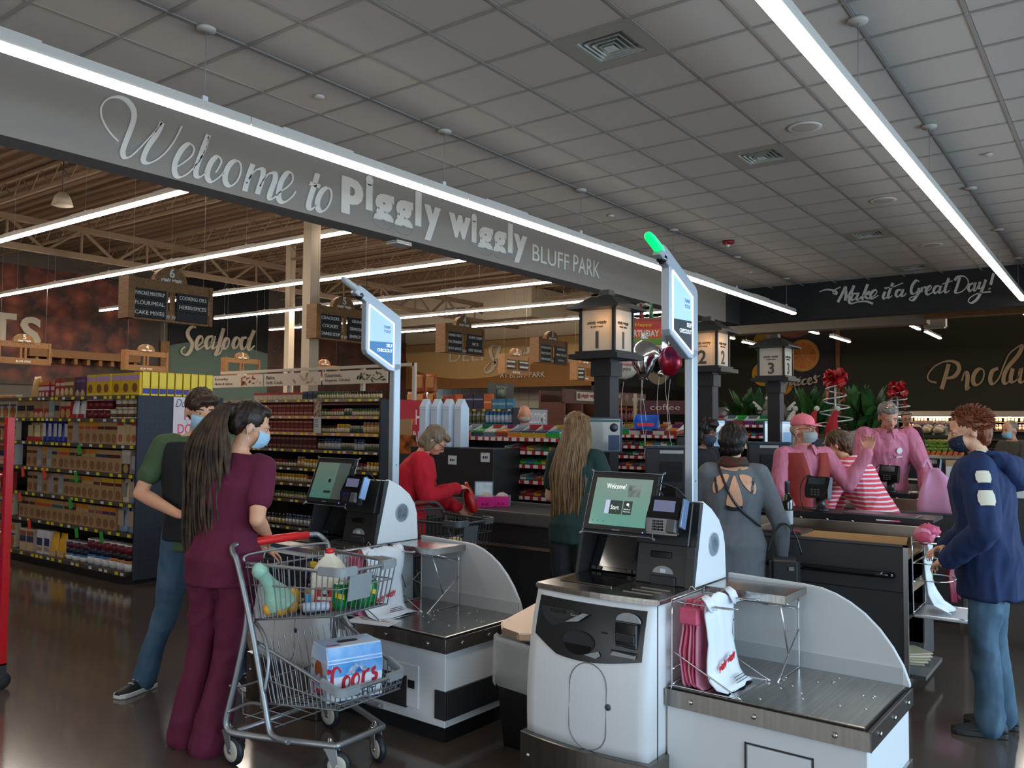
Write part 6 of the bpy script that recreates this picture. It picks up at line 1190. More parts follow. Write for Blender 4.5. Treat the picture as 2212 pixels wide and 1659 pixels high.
obj('leaflet', blob(MB(), (0, .05, .11), .10, .06, .05, am=.4, seed=4), mat('b4bc9a', .5, c2='d8dcd8', vs=14), o)
# carrier rack on the end of lane one
o = thing('lane_bag_rack', 'chrome wire bag rack with white ledge on the end of lane one', 'bag rack', (5.50, 0, 0))
for x in (.04, .40):
    obj('upright', MB().tube(smooth([(x, 1.08, .93), (x, 1.075, .5), (x, 1.06, .47), (x, .78, .47)], 4), .005, 6), WIRE, o); obj('hook_arm', MB().tube(smooth([(x, 1.075, .90), (x, .85, .895), (x, .79, .90), (x, .76, .915)], 4), .006, 6), WIRE, o)
for z in (.90, .77, .66, .48): obj('cross_wire', MB().tube([(.04, 1.075, z), (.40, 1.075, z)], .005, 6), WIRE, o)
for z in (.77, .67): obj('hoop', MB().tube(smooth([(.06, 1.07, z), (.06, .95, z), (.14, .88, z), (.26, .88, z), (.34, .95, z), (.34, 1.07, z)], 5), .004, 6), WIRE, o)
obj('ledge', MB().box(.02, .70, .455, .44, 1.07, .47), mat('c9ccd0', .4), o, .003); obj('mount', MB().box(.04, 1.075, .6, .40, 1.084, .66), CHROME, o)
o = thing('carrier_bag', 'white carrier bags hanging on the lane end rack', 'bag', (5.50, .22, .03), 0, 'white printed carrier bags')
obj('bag', bag_sheet(MB(), [(.80, .875, .06), (.79, .83, .03), (.80, .76, .03), (.80, .65, .02), (.78, .56, .02), (.74, .50, .01), (.66, .46, .02)], .06, .30, 0, wav=.012, seed=5), BAGW, o); obj('bag', bag_sheet(MB(), [(.82, .885, .08), (.81, .82, .04), (.815, .7, .03), (.80, .6, .03)], .22, .40, 0, wav=.01, seed=7), mat('cfc4a8', .6), o)
o = thing('bag_bundle', 'crumpled pink bags over the lane end rack', 'bag bundle', (5.60, 1.02, .90), 0, 'bundles of pink bags')
for k in range(5): obj('bag', blob(MB(), (-.02+.06*k, .02*(k % 2), .02+.02*(k % 3)), .055, .05, .035, am=.5, seed=k), PINKL if k % 2 else PINK, o)
obj('bag', bag_sheet(MB(), [(-.09, -.02, .02), (-.08, -.12, .0), (-.09, -.25, .02), (-.10, -.40, .0)], .28, .42, 0, wav=.02, seed=2), mat('7a2438', .5), o)
# clear bins with pink price cards on the belt end, framed notice, red bag is held by the shopper
for k, (px_, py_, t) in enumerate(((1048, 1095, '$1.25'), (1082, 1094, '$1.25'))):
    P = hit(px_, py_, 'z', .861); o = thing('price_bin', 'clear bin with a bright pink price card, %s the framed notice' % ('under' if k == 0 else 'further along from'), 'bin', (P.x, P.y, .8605), R(-62)+pi/2, 'pink card bins')
    obj('bin', MB().box(.01, -.065, 0, .14, .065, .09), mat('c9ccd0', .15, alpha=.45), o); obj('card', MB().box(-.004, -.072, .0, .006, .072, .085), mat('f0309c', .5), o); obj('card_text', MB().text(t, (-.006, .03, .015), (0, -1, 0), (0, 0, 1), .06, .02, 0, .01, .001), mat('7a1040', .5), o)
    obj('packets', blob(MB(), (.07, 0, .075), .05, .055, .04, am=.4, seed=k), mat('b09a94', .5, c2='d8c8c8', vs=30), o)
P = hit(1045, 1075, 'z', .87); o = thing('framed_notice', 'small white framed notice standing on the belt end', 'notice', (P.x, P.y, .8605), R(-62)+pi/2)
obj('frame', MB().box(0, -.09, .0, .012, .09, .165), mat('8a98a8', .3), o); obj('page', MB().box(-.003, -.08, .03, .0, .08, .155), mat('c9d8e8', .3, emit=.12, c2='a8c4c4', vs=18), o)  # faint glow put into the page material, which is no lamp
# black cabinet with barcode cards beside the candy rack, white cartons on it
o = thing('black_cabinet', 'black cabinet with two barcode cards beside the candy rack', 'cabinet', (6.49, 5.0, 0)); obj('body', MB().box(0, 0, 0, .45, 1.1, 1.335), mat((.014, .014, .015), .4), o, .004)
for y, z in ((.52, 1.21), (.10, 1.25)): c_ = obj('barcode_card', MB().box(-.004, y-.055, z-.045, .0, y+.055, z+.045), mat('c9cdd2', .5), o); obj('bars', MB().box(-.006, y-.03, z-.012, -.004, y-.02, z+.012).box(-.006, y-.012, z-.012, -.004, y, z+.012).box(-.006, y+.01, z-.012, -.004, y+.028, z+.012), BLACK, c_)
for k in range(4):
    o = thing('white_carton', 'tall white carton with sloped top, %s from the shopper in red' % nth(k+1), 'carton', (6.56+.03*k, 6.00-.135*k, 1.3355), -.1, 'tall white cartons on the black cabinet')
    obj('box', MB().prism([(0, 0), (.12, 0), (.12, .40), (.05, .50), (0, .42)], 'y', -.05, .05), mat('c4d2e0', .5), o, .003); obj('fold_line', MB().box(-.001, -.05, .38, 0, .05, .384), mat('8a9aac', .5), o)
P = hit(905, 925, 'x', 6.5); o = thing('cardboard_display', 'small cardboard display with orange packets behind the shopper in red', 'display', (6.62, 6.32, 0)); obj('stand', MB().box(0, -.15, 0, .3, .2, 1.25), DARK, o); obj('flap', MB().box(.0, -.1, 1.45, .02, .1, 1.62), mat('a8845c', .7), o); obj('header', MB().box(.0, -.15, 1.25, .03, .2, 1.45), mat('c86a1c', .5, c2='301408', vs=9), o)
# ------------------------------------------------------------------ candy racks: strips of tags under rows of tilted trays
STRP = mat('a81e22', .45)
tagw = MB().box(-.004, -.028, -.017, 0, .028, .017).mesh('price_card', mat('d0ccc8', .5))
CC = ['2f9a3a', '2c7a8c', '9aa8ac', '8c3a2a', 'b8902a', '38415c', 'c8c4b8', '6a2a5c', 'a82c34', '1e6a4a', 'd07a2a', '5a6a70']
TR = {}
def candy_tray(c):
    if c in TR: return TR[c]
    m = MB(); w_, d = .085, .26
    m.box(0, -w_/2, 0, d, w_/2, .006, 1).box(0, -w_/2, 0, .004, w_/2, .028, 0).box(0, -w_/2, 0, d, -w_/2+.003, .04, 0).box(0, w_/2-.003, 0, d, w_/2, .04, 0)
    for k in range(4): m.box(.012+.055*k, -w_/2+.008, .006, .058+.055*k, w_/2-.008, .028, 2)
    TR[c] = m.mesh('candy_tray', [mat(CC[c], .4), DARK, mat(CC[(c*5+3) % 12], .4, var=.3, vs=60)]); return TR[c]
BOXC = {}
def candy_box(c):
    if c in BOXC: return BOXC[c]
    m = MB(); m.box(0, -.075, 0, .2, .075, .045, 0).prism([(.0, .045), (.2, .045), (.2, .10)], 'y', -.075, -.072, 1).prism([(.0, .045), (.2, .045), (.2, .10)], 'y', .072, .075, 1).box(.197, -.075, .045, .2, .075, .105, 2)
    for k in range(4): m.box(.01+.045*k, -.065, .045, .05+.045*k, .065, .062, 3)
    BOXC[c] = m.mesh('candy_box', [mat(CC[c], .4), mat('c8c0b4', .5), mat(CC[(c+4) % 12], .4), mat(CC[(c*7+1) % 12], .4, var=.3, vs=50)]); return BOXC[c]
def candy_rack(x, y0, y1, rows, top, unit, label, limits, seed):
    o = thing('candy_rack', label, 'rack', (x, y0, 0), 0, 'candy racks'); L = y1-y0
    obj('back', MB().box(.30, 0, 0, .34, L, top-.02), BLACK, o); obj('base', MB().box(0, 0, 0, .3, L, .1), BLACK, o)
    for y in (0, L-.02): obj('side', MB().box(.0, y, .1, .3, y+.02, top), BLACK, o)
    rnd = random.Random(seed)
    for k, z in enumerate(rows):
        s_ = obj('shelf', MB().box(-.02, .0, z-.03, .30, L, z-.012), BLACK, o); st = obj('price_strip', MB().box(-.026, .0, z-.05, -.02, limits[k]-y0 if limits[k] else L, z-.012), STRP, s_)
        y = .06
        while y < (limits[k]-y0 if limits[k] else L)-.03: t = bpy.data.objects.new('price_card', tagw); COL.objects.link(t); t.parent = st; t.location = (-.026, y, z-.031); y += rnd.choice((.085, .1, .11))
        y, n = y0+.075, 0
        while y < (limits[k] or y1)-.05:
            n += 1; c = rnd.randrange(12)
            if k == 0:
                q = place(candy_box(c), 'candy_box', 'open candy box, %s from the near end, top tier of %s' % (nth(n), unit), 'box', (x-.01, y, z-.008), rnd.uniform(-.25, .25), 'open candy boxes'); q.rotation_euler = (0, -.12, rnd.uniform(-.1, .1)); y += .16
            else:
                q = place(candy_tray(c), 'candy_tray', 'candy tray, %s from the near end, %s tier of %s' % (nth(n), ('', 'second', 'third', 'fourth', 'lowest')[k], unit), 'tray', (x-.01, y, z-.010), 0, 'candy trays'); q.rotation_euler = (0, -.10, 0); y += .092
candy_rack(6.95, 4.53, 5.85, [1.453, 1.321, 1.184, 1.026, .868], 1.45, 'the lane one candy rack', 'black candy rack with red price strips beyond the lane one belt', [None, 5.27, 5.27, 5.27, 5.27], 4)
candy_rack(9.05, 4.27, 5.15, [1.47, 1.34, 1.22, 1.09], 1.45, 'the lane two candy rack', 'black candy rack with a blue open box, beyond the second lane', [None, None, None, None], 8)
candy_rack(11.4, 4.05, 5.0, [1.60, 1.45, 1.3], 1.6, 'the lane three candy rack', 'black candy rack under the plants beyond the third lane', [None, None, None], 12)
o = thing('blue_candy_box', 'bright blue open display box on the second candy rack', 'box', (9.05, 4.67, 1.53), .35); obj('box', MB().loft([[(-.07, -.13, 0), (.1, -.13, 0), (.1, .13, 0), (-.07, .13, 0)], [(-.09, -.14, .09), (.12, -.14, .17), (.12, .14, .17), (-.09, .14, .09)]], 0, False, False).box(-.07, -.13, 0, .1, .13, .004), mat('1c62c8', .4), o); obj('label', MB().box(-.086, -.1, .03, -.08, .1, .075), mat('c8344c', .4), o)
# ================================================================== people
WS = bpy.data.scenes.new('workshop')      # an empty side scene, so that melting one body does not re-evaluate the shop
def ws_graph():
    with bpy.context.temp_override(scene=WS, view_layer=WS.view_layers[0]):
        dg = bpy.context.evaluated_depsgraph_get(); dg.update(); return dg
def fuse(name, mb, m, parent, vox=.009, sm=4, fold=0, fs=(9, 9, 4), seed=0, shade=True, tgt=None):     # closed shells melted into one continuous surface
    me = bpy.data.meshes.new(name); me.from_pydata(mb.v, [], mb.f)
    bm = bmesh.new(); bm.from_mesh(me); bmesh.ops.recalc_face_normals(bm, faces=bm.faces); bm.to_mesh(me); bm.free()
    o = bpy.data.objects.new(name, me); WS.collection.objects.link(o)
    r = o.modifiers.new('r', 'REMESH'); r.mode = 'VOXEL'; r.voxel_size = vox; r.adaptivity = 0
    s = o.modifiers.new('s', 'SMOOTH'); s.factor = .5; s.iterations = sm
    dg = ws_graph(); out = bpy.data.meshes.new_from_object(o.evaluated_get(dg)); o.modifiers.clear(); o.data = out; WS.collection.objects.unlink(o); COL.objects.link(o); bpy.data.meshes.remove(me); out.name = name
    if fold:
        nrm = [v.normal.copy() for v in out.vertices]
        for v, vn in zip(out.vertices, nrm):
            c = v.co; n = NZ.noise((c.x*fs[0]+seed, c.y*fs[1], c.z*fs[2]))+.5*NZ.noise((c.x*fs[0]*2.3+seed, c.y*fs[1]*2.3+c.z*5, c.z*fs[2]*1.7)); n = (1-abs(n)*2.2)
            v.co = c+vn*(fold*n)
    out.materials.clear(); out.materials.append(m); out.polygons.foreach_set('use_smooth', [True]*len(out.polygons)); out.update()
    o.parent = parent; return o
def cap(mb, p, q, r0, r1, n=12, fl=1.0):           # tapered capsule
    p, q = V(p), V(q); d = q-p; L = max(d.length, 1e-4); d = d/L; a = d.orthogonal().normalized(); b = d.cross(a); rg = []
    for t, k in ((-.95, .3), (-.7, .71), (-.35, .937), (0, 1)): rg.append((p+d*(t*r0), r0*k))
    for t, k in ((0, 1), (.35, .937), (.7, .71), (.95, .3)): rg.append((q+d*(t*r1), r1*k))
    return mb.loft([[c+(a*cos(2*pi*i/n)+b*sin(2*pi*i/n))*r for i in range(n)] for c, r in rg])
def chain(mb, pts, rs, n=12):
    for i in range(len(pts)-1): cap(mb, pts[i], pts[i+1], rs[i], rs[i+1], n)
def elr(mb, c, rad, M=None, n=16):
    k = 10; rg = []
    for j in range(k+1):
        a = max(.04, min(pi-.04, pi*j/k)); rg.append([V((rad[0]*sin(a)*cos(2*pi*i/n), rad[1]*sin(a)*sin(2*pi*i/n), -rad[2]*cos(a))) for i in range(n)])
    M = M or MX.Identity(4); c = V(c); return mb.loft([[M @ (c+p) for p in r] for r in rg])
def hand(mb, w_, d, nrm, side, curl=.5, sc=1.0):       # palm, four unequal fingers with two bends, thumb from the side of the palm
    w_, d, nrm = V(w_), V(d).normalized(), V(nrm).normalized(); nrm = (nrm-d*nrm.dot(d)).normalized(); lat = d.cross(nrm)*side
    for k in range(4):
        o = (k-1.5)*.0215*sc; a = w_+d*.012*sc+lat*o*.6; b = w_+d*.082*sc+lat*o
        cap(mb, a, b, .0135*sc, .0115*sc, 8)
    for k, ln in enumerate((.066, .075, .07, .055)):
        o = (k-1.5)*.0225*sc; p = w_+d*.085*sc+lat*o; v = d.copy(); r = .0088*sc
        for j, fr in enumerate((.45, .32, .25)):
            v = (v*cos(curl*(.7+.3*j))+nrm*sin(curl*(.7+.3*j))).normalized(); q = p+v*ln*fr*sc+lat*(k-1.5)*.0015; cap(mb, p, q, r, r*.92, 8); p = q; r *= .92
    p = w_+d*.025*sc-lat*.028*sc; v = (d*.75-lat*.6+nrm*.25).normalized(); r = .0115*sc
    for j, ln in enumerate((.042, .032, .024)): q = p+v*ln*sc; cap(mb, p, q, r, r*.9, 8); p = q; r *= .9; v = (v+d*.3*curl+nrm*.35*curl+lat*.15).normalized()
TORSO = {'f': [(.86, .108, .165), (.93, .112, .170), (1.0, .10, .150), (1.06, .09, .132), (1.14, .094, .138), (1.22, .108, .150), (1.29, .115, .158), (1.36, .10, .168), (1.405, .08, .165), (1.435, .062, .11), (1.46, .052, .066)],
         'm': [(.86, .105, .155), (.93, .11, .160), (1.0, .108, .155), (1.06, .106, .155), (1.14, .108, .162), (1.22, .115, .172), (1.29, .12, .18), (1.36, .108, .190), (1.41, .085, .185), (1.44, .066, .125), (1.465, .056, .072)]}
def person(label, loc, ang, H, sex, skin, top, bot, arms, head=(0, 0, 0), lean=0, roll=0, twist=0, legs=None, fat=1.0, hem=.86, sleeve='short', legr=1.0, flare=0, shoes=None, vox=.0075, body_low=True, fold=.006, topfs=(9, 9, 4), shift=(0, 0, 0), sleeve_r=1.0, loose=.012, bot_fold=.007):
    o = thing('person', label, 'person', loc, R(ang)); s = H/1.70; o['_s'] = s
    sw = .160 if sex == 'f' else .180
    U = MX.Translation(V(shift)) @ MX.Translation((0, 0, 1.0*s)) @ MX.Rotation(R(twist), 4, 'Z') @ MX.Rotation(R(roll), 4, 'X') @ MX.Rotation(R(lean), 4, 'Y') @ MX.Translation((0, 0, -1.0*s))
    def up(p): return U @ V((p[0]*s, p[1]*s, p[2]*s))
    def torso(mb, ex, z0, z1, k=1.0):
        rg = []; T = TORSO[sex]; zs = [z0]+[t[0] for t in T if z0+.02 < t[0] < z1-.01]+[z1]
        for z in zs:
            for i in range(len(T)-1):
                if T[i][0] <= z <= T[i+1][0] or i == len(T)-2 or z < T[0][0]:
                    f = 0 if z < T[0][0] else (z-T[i][0])/(T[i+1][0]-T[i][0]); f = max(0, min(1, f)); a = T[i][1]+(T[i+1][1]-T[i][1])*f; b = T[i][2]+(T[i+1][2]-T[i][2])*f; break
            ff = fat if z < 1.33 else 1+(fat-1)*.4
            if z < .86: a, b = a+.1*(.86-z)*0, b
            bl = max(0, min(1, (z-.92)/.14)); M_ = U if bl >= 1 else None
            ring = []
            for i in range(24):
                t = 2*pi*i/24; x = (a*ff+ex)*cos(t)*(1.0 if cos(t) > 0 else (1.12 if z < 1.0 else .95)); y = (b*ff+ex)*sin(t); p = V((x*s, y*s, z*s))
                q = U @ p; p0 = p+V(shift); ring.append(p0.lerp(q, bl))
            rg.append(ring)
        return mb.loft(rg)
    SHL = {sd: up((0, sg*sw, 1.385)) for sd, sg in (('L', 1), ('R', -1))}
    HM = U @ MX.Translation((.008*s, 0, 1.462*s)) @ MX.Rotation(R(head[0]), 4, 'Z') @ MX.Rotation(R(head[1]), 4, 'Y') @ MX.Rotation(R(head[2]), 4, 'X')
    hp = lambda x, y, z: HM @ V((x*s, y*s, z*s))
    # continuous skin body
    b = MB(); torso(b, -.02, .88, 1.46); chain(b, [up((-.01, 0, 1.40)), hp(-.012, 0, .0), hp(.0, 0, .07)], [.058*s, .05*s, .05*s])
    elr(b, (-.008*s, 0, .155*s), (.094*s, .074*s, .098*s), HM); elr(b, (.035*s, 0, .115*s), (.058*s, .058*s, .085*s), HM); elr(b, (.052*s, 0, .055*s), (.034*s, .036*s, .026*s), HM)
    for sg in (1, -1):
        elr(b, (.046*s, sg*.034*s, .095*s), (.034*s, .026*s, .03*s), HM); elr(b, (-.012*s, sg*.077*s, .115*s), (.017*s, .009*s, .031*s), HM); elr(b, (.074*s, sg*.03*s, .15*s), (.018*s, .028*s, .010*s), HM)
    chain(b, [hp(.088, 0, .14), hp(.105, 0, .108), hp(.098, 0, .098)], [.009*s, .013*s, .012*s]); elr(b, (.088*s, 0, .072*s), (.012*s, .022*s, .006*s), HM); elr(b, (.086*s, 0, .061*s), (.012*s, .019*s, .007*s), HM)
    arm = {}
    for sd, sg in (('L', 1), ('R', -1)):
        a = arms.get(sd)
        if a is None: E_, W_x, hd, pn, cu = (.03, sg*(sw+.055), 1.10), (.07, sg*(sw+.05), .86), (.15, 0, -1), (0, -sg, 0), .45; E_, W_x = up(E_), up(W_x)
        else: E_, W_x, hd, pn, cu = a; E_, W_x = V(E_)*s, V(W_x)*s
        arm[sd] = (E_, W_x)
        chain(b, [SHL[sd], SHL[sd].lerp(E_, .35), E_, E_.lerp(W_x, .3), W_x], [.05*s, .047*s*fat**.5, .037*s, .039*s, .025*s]); hand(b, W_x, hd, pn, sg, cu, s)
    L = legs or {}
    lg = {}
    for sd, sg in (('L', 1), ('R', -1)):
        hip, kn, an, toe = L.get(sd, ((0, sg*.085, .88), (.01, sg*.095, .48), (-.01, sg*.10, .085), (1, sg*.15)))
        sh_ = V(shift); lg[sd] = (V(hip)*s+sh_, V(kn)*s+sh_*.4, V(an)*s, V((toe[0], toe[1], 0)).normalized())
        if body_low: chain(b, [lg[sd][0], lg[sd][1], lg[sd][2]], [.07*s, .045*s, .035*s])
    body = fuse('body', b, skin, o, vox, 3)
    # top garment
    if top:
        t = MB(); torso(t, loose, hem, 1.44)
        for sd in 'LR':
            E_, W_x = arm[sd]; S_ = SHL[sd]; f = sleeve
            if f == 'short': e = S_.lerp(E_, .62); chain(t, [S_+(up((0, 0, 1.39))-S_)*.25, S_, e], [.07*s, .066*s, .060*s*sleeve_r])
            elif f == 'long': chain(t, [S_+(up((0, 0, 1.39))-S_)*.25, S_, S_.lerp(E_, .5), E_, E_.lerp(W_x, .5), E_.lerp(W_x, .97)], [.072*s, .068*s*sleeve_r, .062*s*sleeve_r, .054*s*sleeve_r, .050*s*sleeve_r, .040*s*sleeve_r])
            elif f == 'none': chain(t, [S_+(up((0, 0, 1.39))-S_)*.25, S_], [.07*s, .066*s])
        fuse('top', t, top, o, .009, 4, fold, topfs, len(label))
    if bot:
        p = MB(); torso(p, .006, .82, 1.03)
        for sd in 'LR':
            h, k, a, _ = lg[sd]; a2 = a-V((0, 0, .035*s)); chain(p, [h, h.lerp(k, .5), k, k.lerp(a, .5), a2], [.098*s*legr, .084*s*legr, .066*s*legr, (.060+.01*flare)*s*legr, (.055+.03*flare)*s*legr])
        fuse('trousers', p, bot, o, .009, 4, bot_fold, (7, 7, 5), 3)
    if shoes:
        for sd in 'LR':
            a, d = lg[sd][2], lg[sd][3]; n_ = V((-d.y, d.x, 0)); z0 = 0; A0 = V((a.x, a.y, 0)); m = MB(); so = MB(); rg = []; rs = []
            for u, wd, ht in ((-.075, .026, .06), (-.06, .036, .085), (-.02, .041, .10), (.03, .041, .085), (.08, .045, .062), (.13, .047, .048), (.165, .040, .04), (.185, .022, .032)):
                c = A0+d*u*s; rg.append([c+n_*(wd*s*cos(t)*(.82 if sin(t) > .3 else 1))+V((0, 0, (.022+(ht-.022)*max(0, sin(t)))*s)) for t in [2*pi*i/14 for i in range(14)]]); rs.append([c+n_*(q*(wd+.004)*s)+V((0, 0, z)) for q, z in ((-1, .001), (1, .001), (1, .026*s), (-1, .026*s))])
            sh = obj('shoe', m.loft(rg), shoes[0], o); obj('sole', so.loft(rs, 0, False), shoes[1], sh, .004)
            for q in range(3): c = A0+d*(.03+.03*q)*s+V((0, 0, (.083-.012*q)*s)); obj('lace', MB().tube([c-n_*.02*s, c+V((0, 0, .004)), c+n_*.02*s], .003, 5), shoes[1] if shoes[0] is not shoes[1] else DARK, sh)
    return o, U, HM, s, arm, SHL, lg
def face(o, HM, s, lips='a8685c', brow='4a382c', glasses=None, eyes=True):
    P = lambda x, y, z: HM @ V((x*s, y*s, z*s))
    if eyes:
        for sg in (1, -1):
            e = MB(); elr(e, (.0735*s, sg*.031*s, .133*s), (.0115*s, .0115*s, .0062*s), HM, 12); ey = obj('eye', e, mat('cfc8c0', .2), o); p = MB(); elr(p, (.0835*s, sg*.031*s, .133*s), (.0025*s, .0052*s, .0052*s), HM, 10); obj('iris', p, mat('2c2620', .1), ey)
            b = MB(); b.tube([P(.086, sg*.014, .155), P(.090, sg*.03, .160), P(.078, sg*.05, .154)], [.003*s, .0045*s, .002*s], 6); obj('eyebrow', b, mat(brow, .8), o)
    if lips: l = MB(); elr(l, (.0965*s, 0, .0715*s), (.006*s, .019*s, .0045*s), HM, 12); elr(l, (.0945*s, 0, .0625*s), (.006*s, .016*s, .005*s), HM, 12); obj('lips', l, mat(lips, .45), o)
    if glasses:
        g = MB(); gm = mat(glasses, .25)
        fr = obj('glasses', MB().tube([P(.104, -.012, .138), P(.108, 0, .141), P(.104, .012, .138)], .0022*s, 6), gm, o)
        for sg in (1, -1):
            obj('glasses_rim', MB().tube([P(.103-.010*abs(cos(t)*.5+.5)*.6, sg*(.034+.024*cos(t)), .132+.018*sin(t)) for t in [2*pi*k/14 for k in range(14)]], .0022*s, 5, closed=True), gm, fr); obj('glasses_temple', MB().tube([P(.095, sg*.058, .138), P(.04, sg*.078, .14), P(-.02, sg*.082, .13)], .0022*s, 5), gm, fr)
def mask(o, HM, s, m, strap=True, d=1.0):
    rg = []
    for z, k, x in ((.118, .9, .088), (.112, 1, .107), (.095, 1.05, .118), (.07, 1.02, .116), (.045, .95, .102), (.03, .8, .078)):
        rg.append([HM @ V(((x*cos(t)**.6 if cos(t) > 0 else 0)*s*d-.0*s, (.066*k*sin(t))*s, (z+.002*cos(9*z*30))*s)) for t in [-1.35+2.7*i/14 for i in range(15)]])
    q = MB().loft(rg, 0, True, False, False); k = obj('mask', q, m, o)
    for f in (.104, .082, .06): obj('mask_pleat', MB().tube([HM @ V(((.1165*cos(t)**.6)*s, .066*sin(t)*s, f*s)) for t in [-1.1+2.2*i/10 for i in range(11)]], .0018*s, 4), m, k)
    if strap:
        for sg in (1, -1): obj('ear_loop', MB().tube(smooth([HM @ V((x*s, sg*y*s, z*s)) for x, y, z in ((.02, .068, .11), (-.01, .083, .135), (-.03, .082, .125), (-.015, .082, .09), (.012, .066, .045))], 4), .0016, 4), mat('c8ccd0', .6), k)
    return k
def hairmat(c, c2): return mat(c, .45, c2=c2, vs=70, stretch=(1, 1, .12), mix=(.3, .7), spec=.35)
def short_hair(o, HM, s, m, blobs, vox=.007, amp=.006, seed=0, freq=60):     # blobs: (centre, radii) in head space
    h = MB()
    for c, r in blobs: elr(h, V(c)*s, V(r)*s, HM)
    q = fuse('hair', h, m, o, vox*s, 2)
    Mi = HM.inverted()
    nrm = [v.normal.copy() for v in q.data.vertices]
    for v, vn in zip(q.data.vertices, nrm):
        c = Mi @ v.co; a = atan2(c.y, c.x+.02); v.co += vn*amp*(NZ.noise((a*5+seed, c.z*9, seed))+.8*NZ.noise((a*16+seed, c.z*24, c.x*20))+.5*NZ.noise((c.x*freq, c.y*freq, c.z*freq*.4)))
    return q
def strands(o, name, m, roots, fn, n, r0, r1, seed=1, sides=5, k=10):     # individual locks, each a tapered tube
    rnd = random.Random(seed); h = MB()
    for i in range(n):
        pts, r = fn(rnd, i); h.tube(smooth(pts, 4), [r0*r+(r1-r0)*r*(j/max(1, (len(pts)-1)*4)) for j in range((len(pts)-1)*4+1)], sides, caps=True)
    return tag(obj(name, h, m, o), kind='stuff')
SK1, SK2, SK3, SK4 = mat('d79f7e', .5, var=.06, vs=9), mat('cc8e70', .5, var=.08, vs=9), mat('8f6248', .5), mat('d8a888', .5, var=.06, vs=9)
def cloth(c, v=.10, vs=6): return mat(c, .85, var=v, vs=vs, bump=.12, bs=350)
JEAN = mat('2f475c', .8, c2='4a6578', vs=5, bump=.15, bs=300, mix=(.3, .7)); DSHOE = (mat('17191c', .6), mat('2a2c2e', .6)); MASKB = mat('9fc4dc', .7)
# ---- woman in scrubs with a dreadlock ponytail
SCR = cloth('5a1330', .08)
o, U, HM, s, arm, SH, lg = person('woman in maroon scrubs with a long dreadlock ponytail, back turned', (2.50, 3.66, 0), 14, 1.69, 'f', SK1, SCR, SCR,
    {'R': ((-.04, -.29, 1.13), (.19, -.17, 1.02), (.6, .7, -.35), (-.3, .2, -1), .7), 'L': ((.16, .22, 1.10), (.32, -.02, .93), (.6, -.5, -.3), (-.3, .2, -1), .7)}, (-38, 10, 4), 6, 5, 0, {'L': ((0, .09, .88), (.03, .10, .48), (-.02, .13, .08), (1, .1)), 'R': ((0, -.09, .88), (.02, -.07, .48), (-.06, -.05, .08), (1, -.3))}, 1.16, .80, 'short', 1.06, 1.0, (mat('2a2222', .6), mat('17191c', .6)), shift=(.02, -.045, 0), fold=.005, bot_fold=.010)
face(o, HM, s, eyes=True); mask(o, HM, s, MASKB)
hm = hairmat('1c130f', '2f2118')
short_hair(o, HM, s, hm, [((-.022, 0, .165), (.098, .084, .092)), ((-.06, 0, .13), (.06, .07, .07)), ((-.10, .0, .175), (.045, .045, .045)), ((.03, 0, .215), (.055, .06, .035))], amp=.005)
tie = HM @ V((-.135*s, .0, .175*s)); obj('hair_tie', MB().tube([tie+(HM.to_3x3() @ V((0, .032*cos(t), .032*sin(t)))) for t in [2*pi*i/12 for i in range(12)]], .008, 6, closed=True), mat('1a1212', .7), o)
def dl(rnd, i):
    a = rnd.uniform(0, 2*pi); q = rnd.uniform(.2, 1)**.5; y = cos(a)*q*1.25; x = sin(a)*q*.6; ln = rnd.uniform(.66, .92) if i % 3 else rnd.uniform(.45, .68); b = tie; j_ = lambda: V((rnd.uniform(-.014, .014), rnd.uniform(-.018, .018), 0))
    P = [b+V((.015*x, .02*y, .01)), b+V((-.045+.03*x, .03+.05*y, -.06)), b+V((-.06+.06*x, .055+.095*y, -.2))+j_(), b+V((-.06+.065*x, .06+.11*y, -.2-(ln-.2)*.35))+j_(), b+V((-.055+.065*x, .06+.115*y, -.2-(ln-.2)*.7))+j_(), b+V((-.03+.05*x+rnd.uniform(-.02, .02), .05+.09*y+rnd.uniform(-.03, .03), -ln))]
    return P, rnd.uniform(.8, 1.25)
strands(o, 'dreadlocks', mat('2a1b13', .75, c2='55402c', vs=16, bump=.8, bs=160, mix=(.35, .75)), None, dl, 105, .0135, .0045, 5, 6)
# ---- man in a black vest over a green T-shirt
A_, Bf = hit(310, 1490, 'z', 0), hit(527, 1476, 'z', 0)
c_ = (A_+Bf)/2; ang = 238
def loc_of(P, L, a): d = V(P)-V(L); return (cos(R(a))*d.x+sin(R(a))*d.y, -sin(R(a))*d.x+cos(R(a))*d.y)
L0 = dep(415, 1500, 4.95); L0 = V((L0.x, L0.y, 0)); ra, rb = loc_of(A_, L0, ang), loc_of(Bf, L0, ang); s1 = 1.77/1.7
o, U, HM, s, arm, SH, lg = person('man in black vest over green T-shirt and jeans facing the woman in scrubs', L0, ang, 1.77, 'm', SK1, cloth('45583a'), JEAN,
    {'R': ((.0, -.30, 1.12), (.22, -.10, 1.02), (.7, .8, 0), (-.4, .2, -1), .7), 'L': ((.06, .28, 1.10), (.26, .06, 1.04), (.6, -.7, 0), (-.4, .2, -1), .7)}, (16, 14, 0), 2, 0, 0, {'R': ((0, -.085, .88), ((ra[0])*.5/s1+.02, ra[1]*.55/s1, .47), (ra[0]/s1, ra[1]/s1, .085), (.75, -.75)), 'L': ((0, .085, .88), (rb[0]*.5/s1+.03, rb[1]*.55/s1, .47), (rb[0]/s1, rb[1]/s1, .085), (1, .2))}, 1.0, .80, 'short', 1.0, .2, (mat('17191c', .6), mat('c9c9c6', .5)))
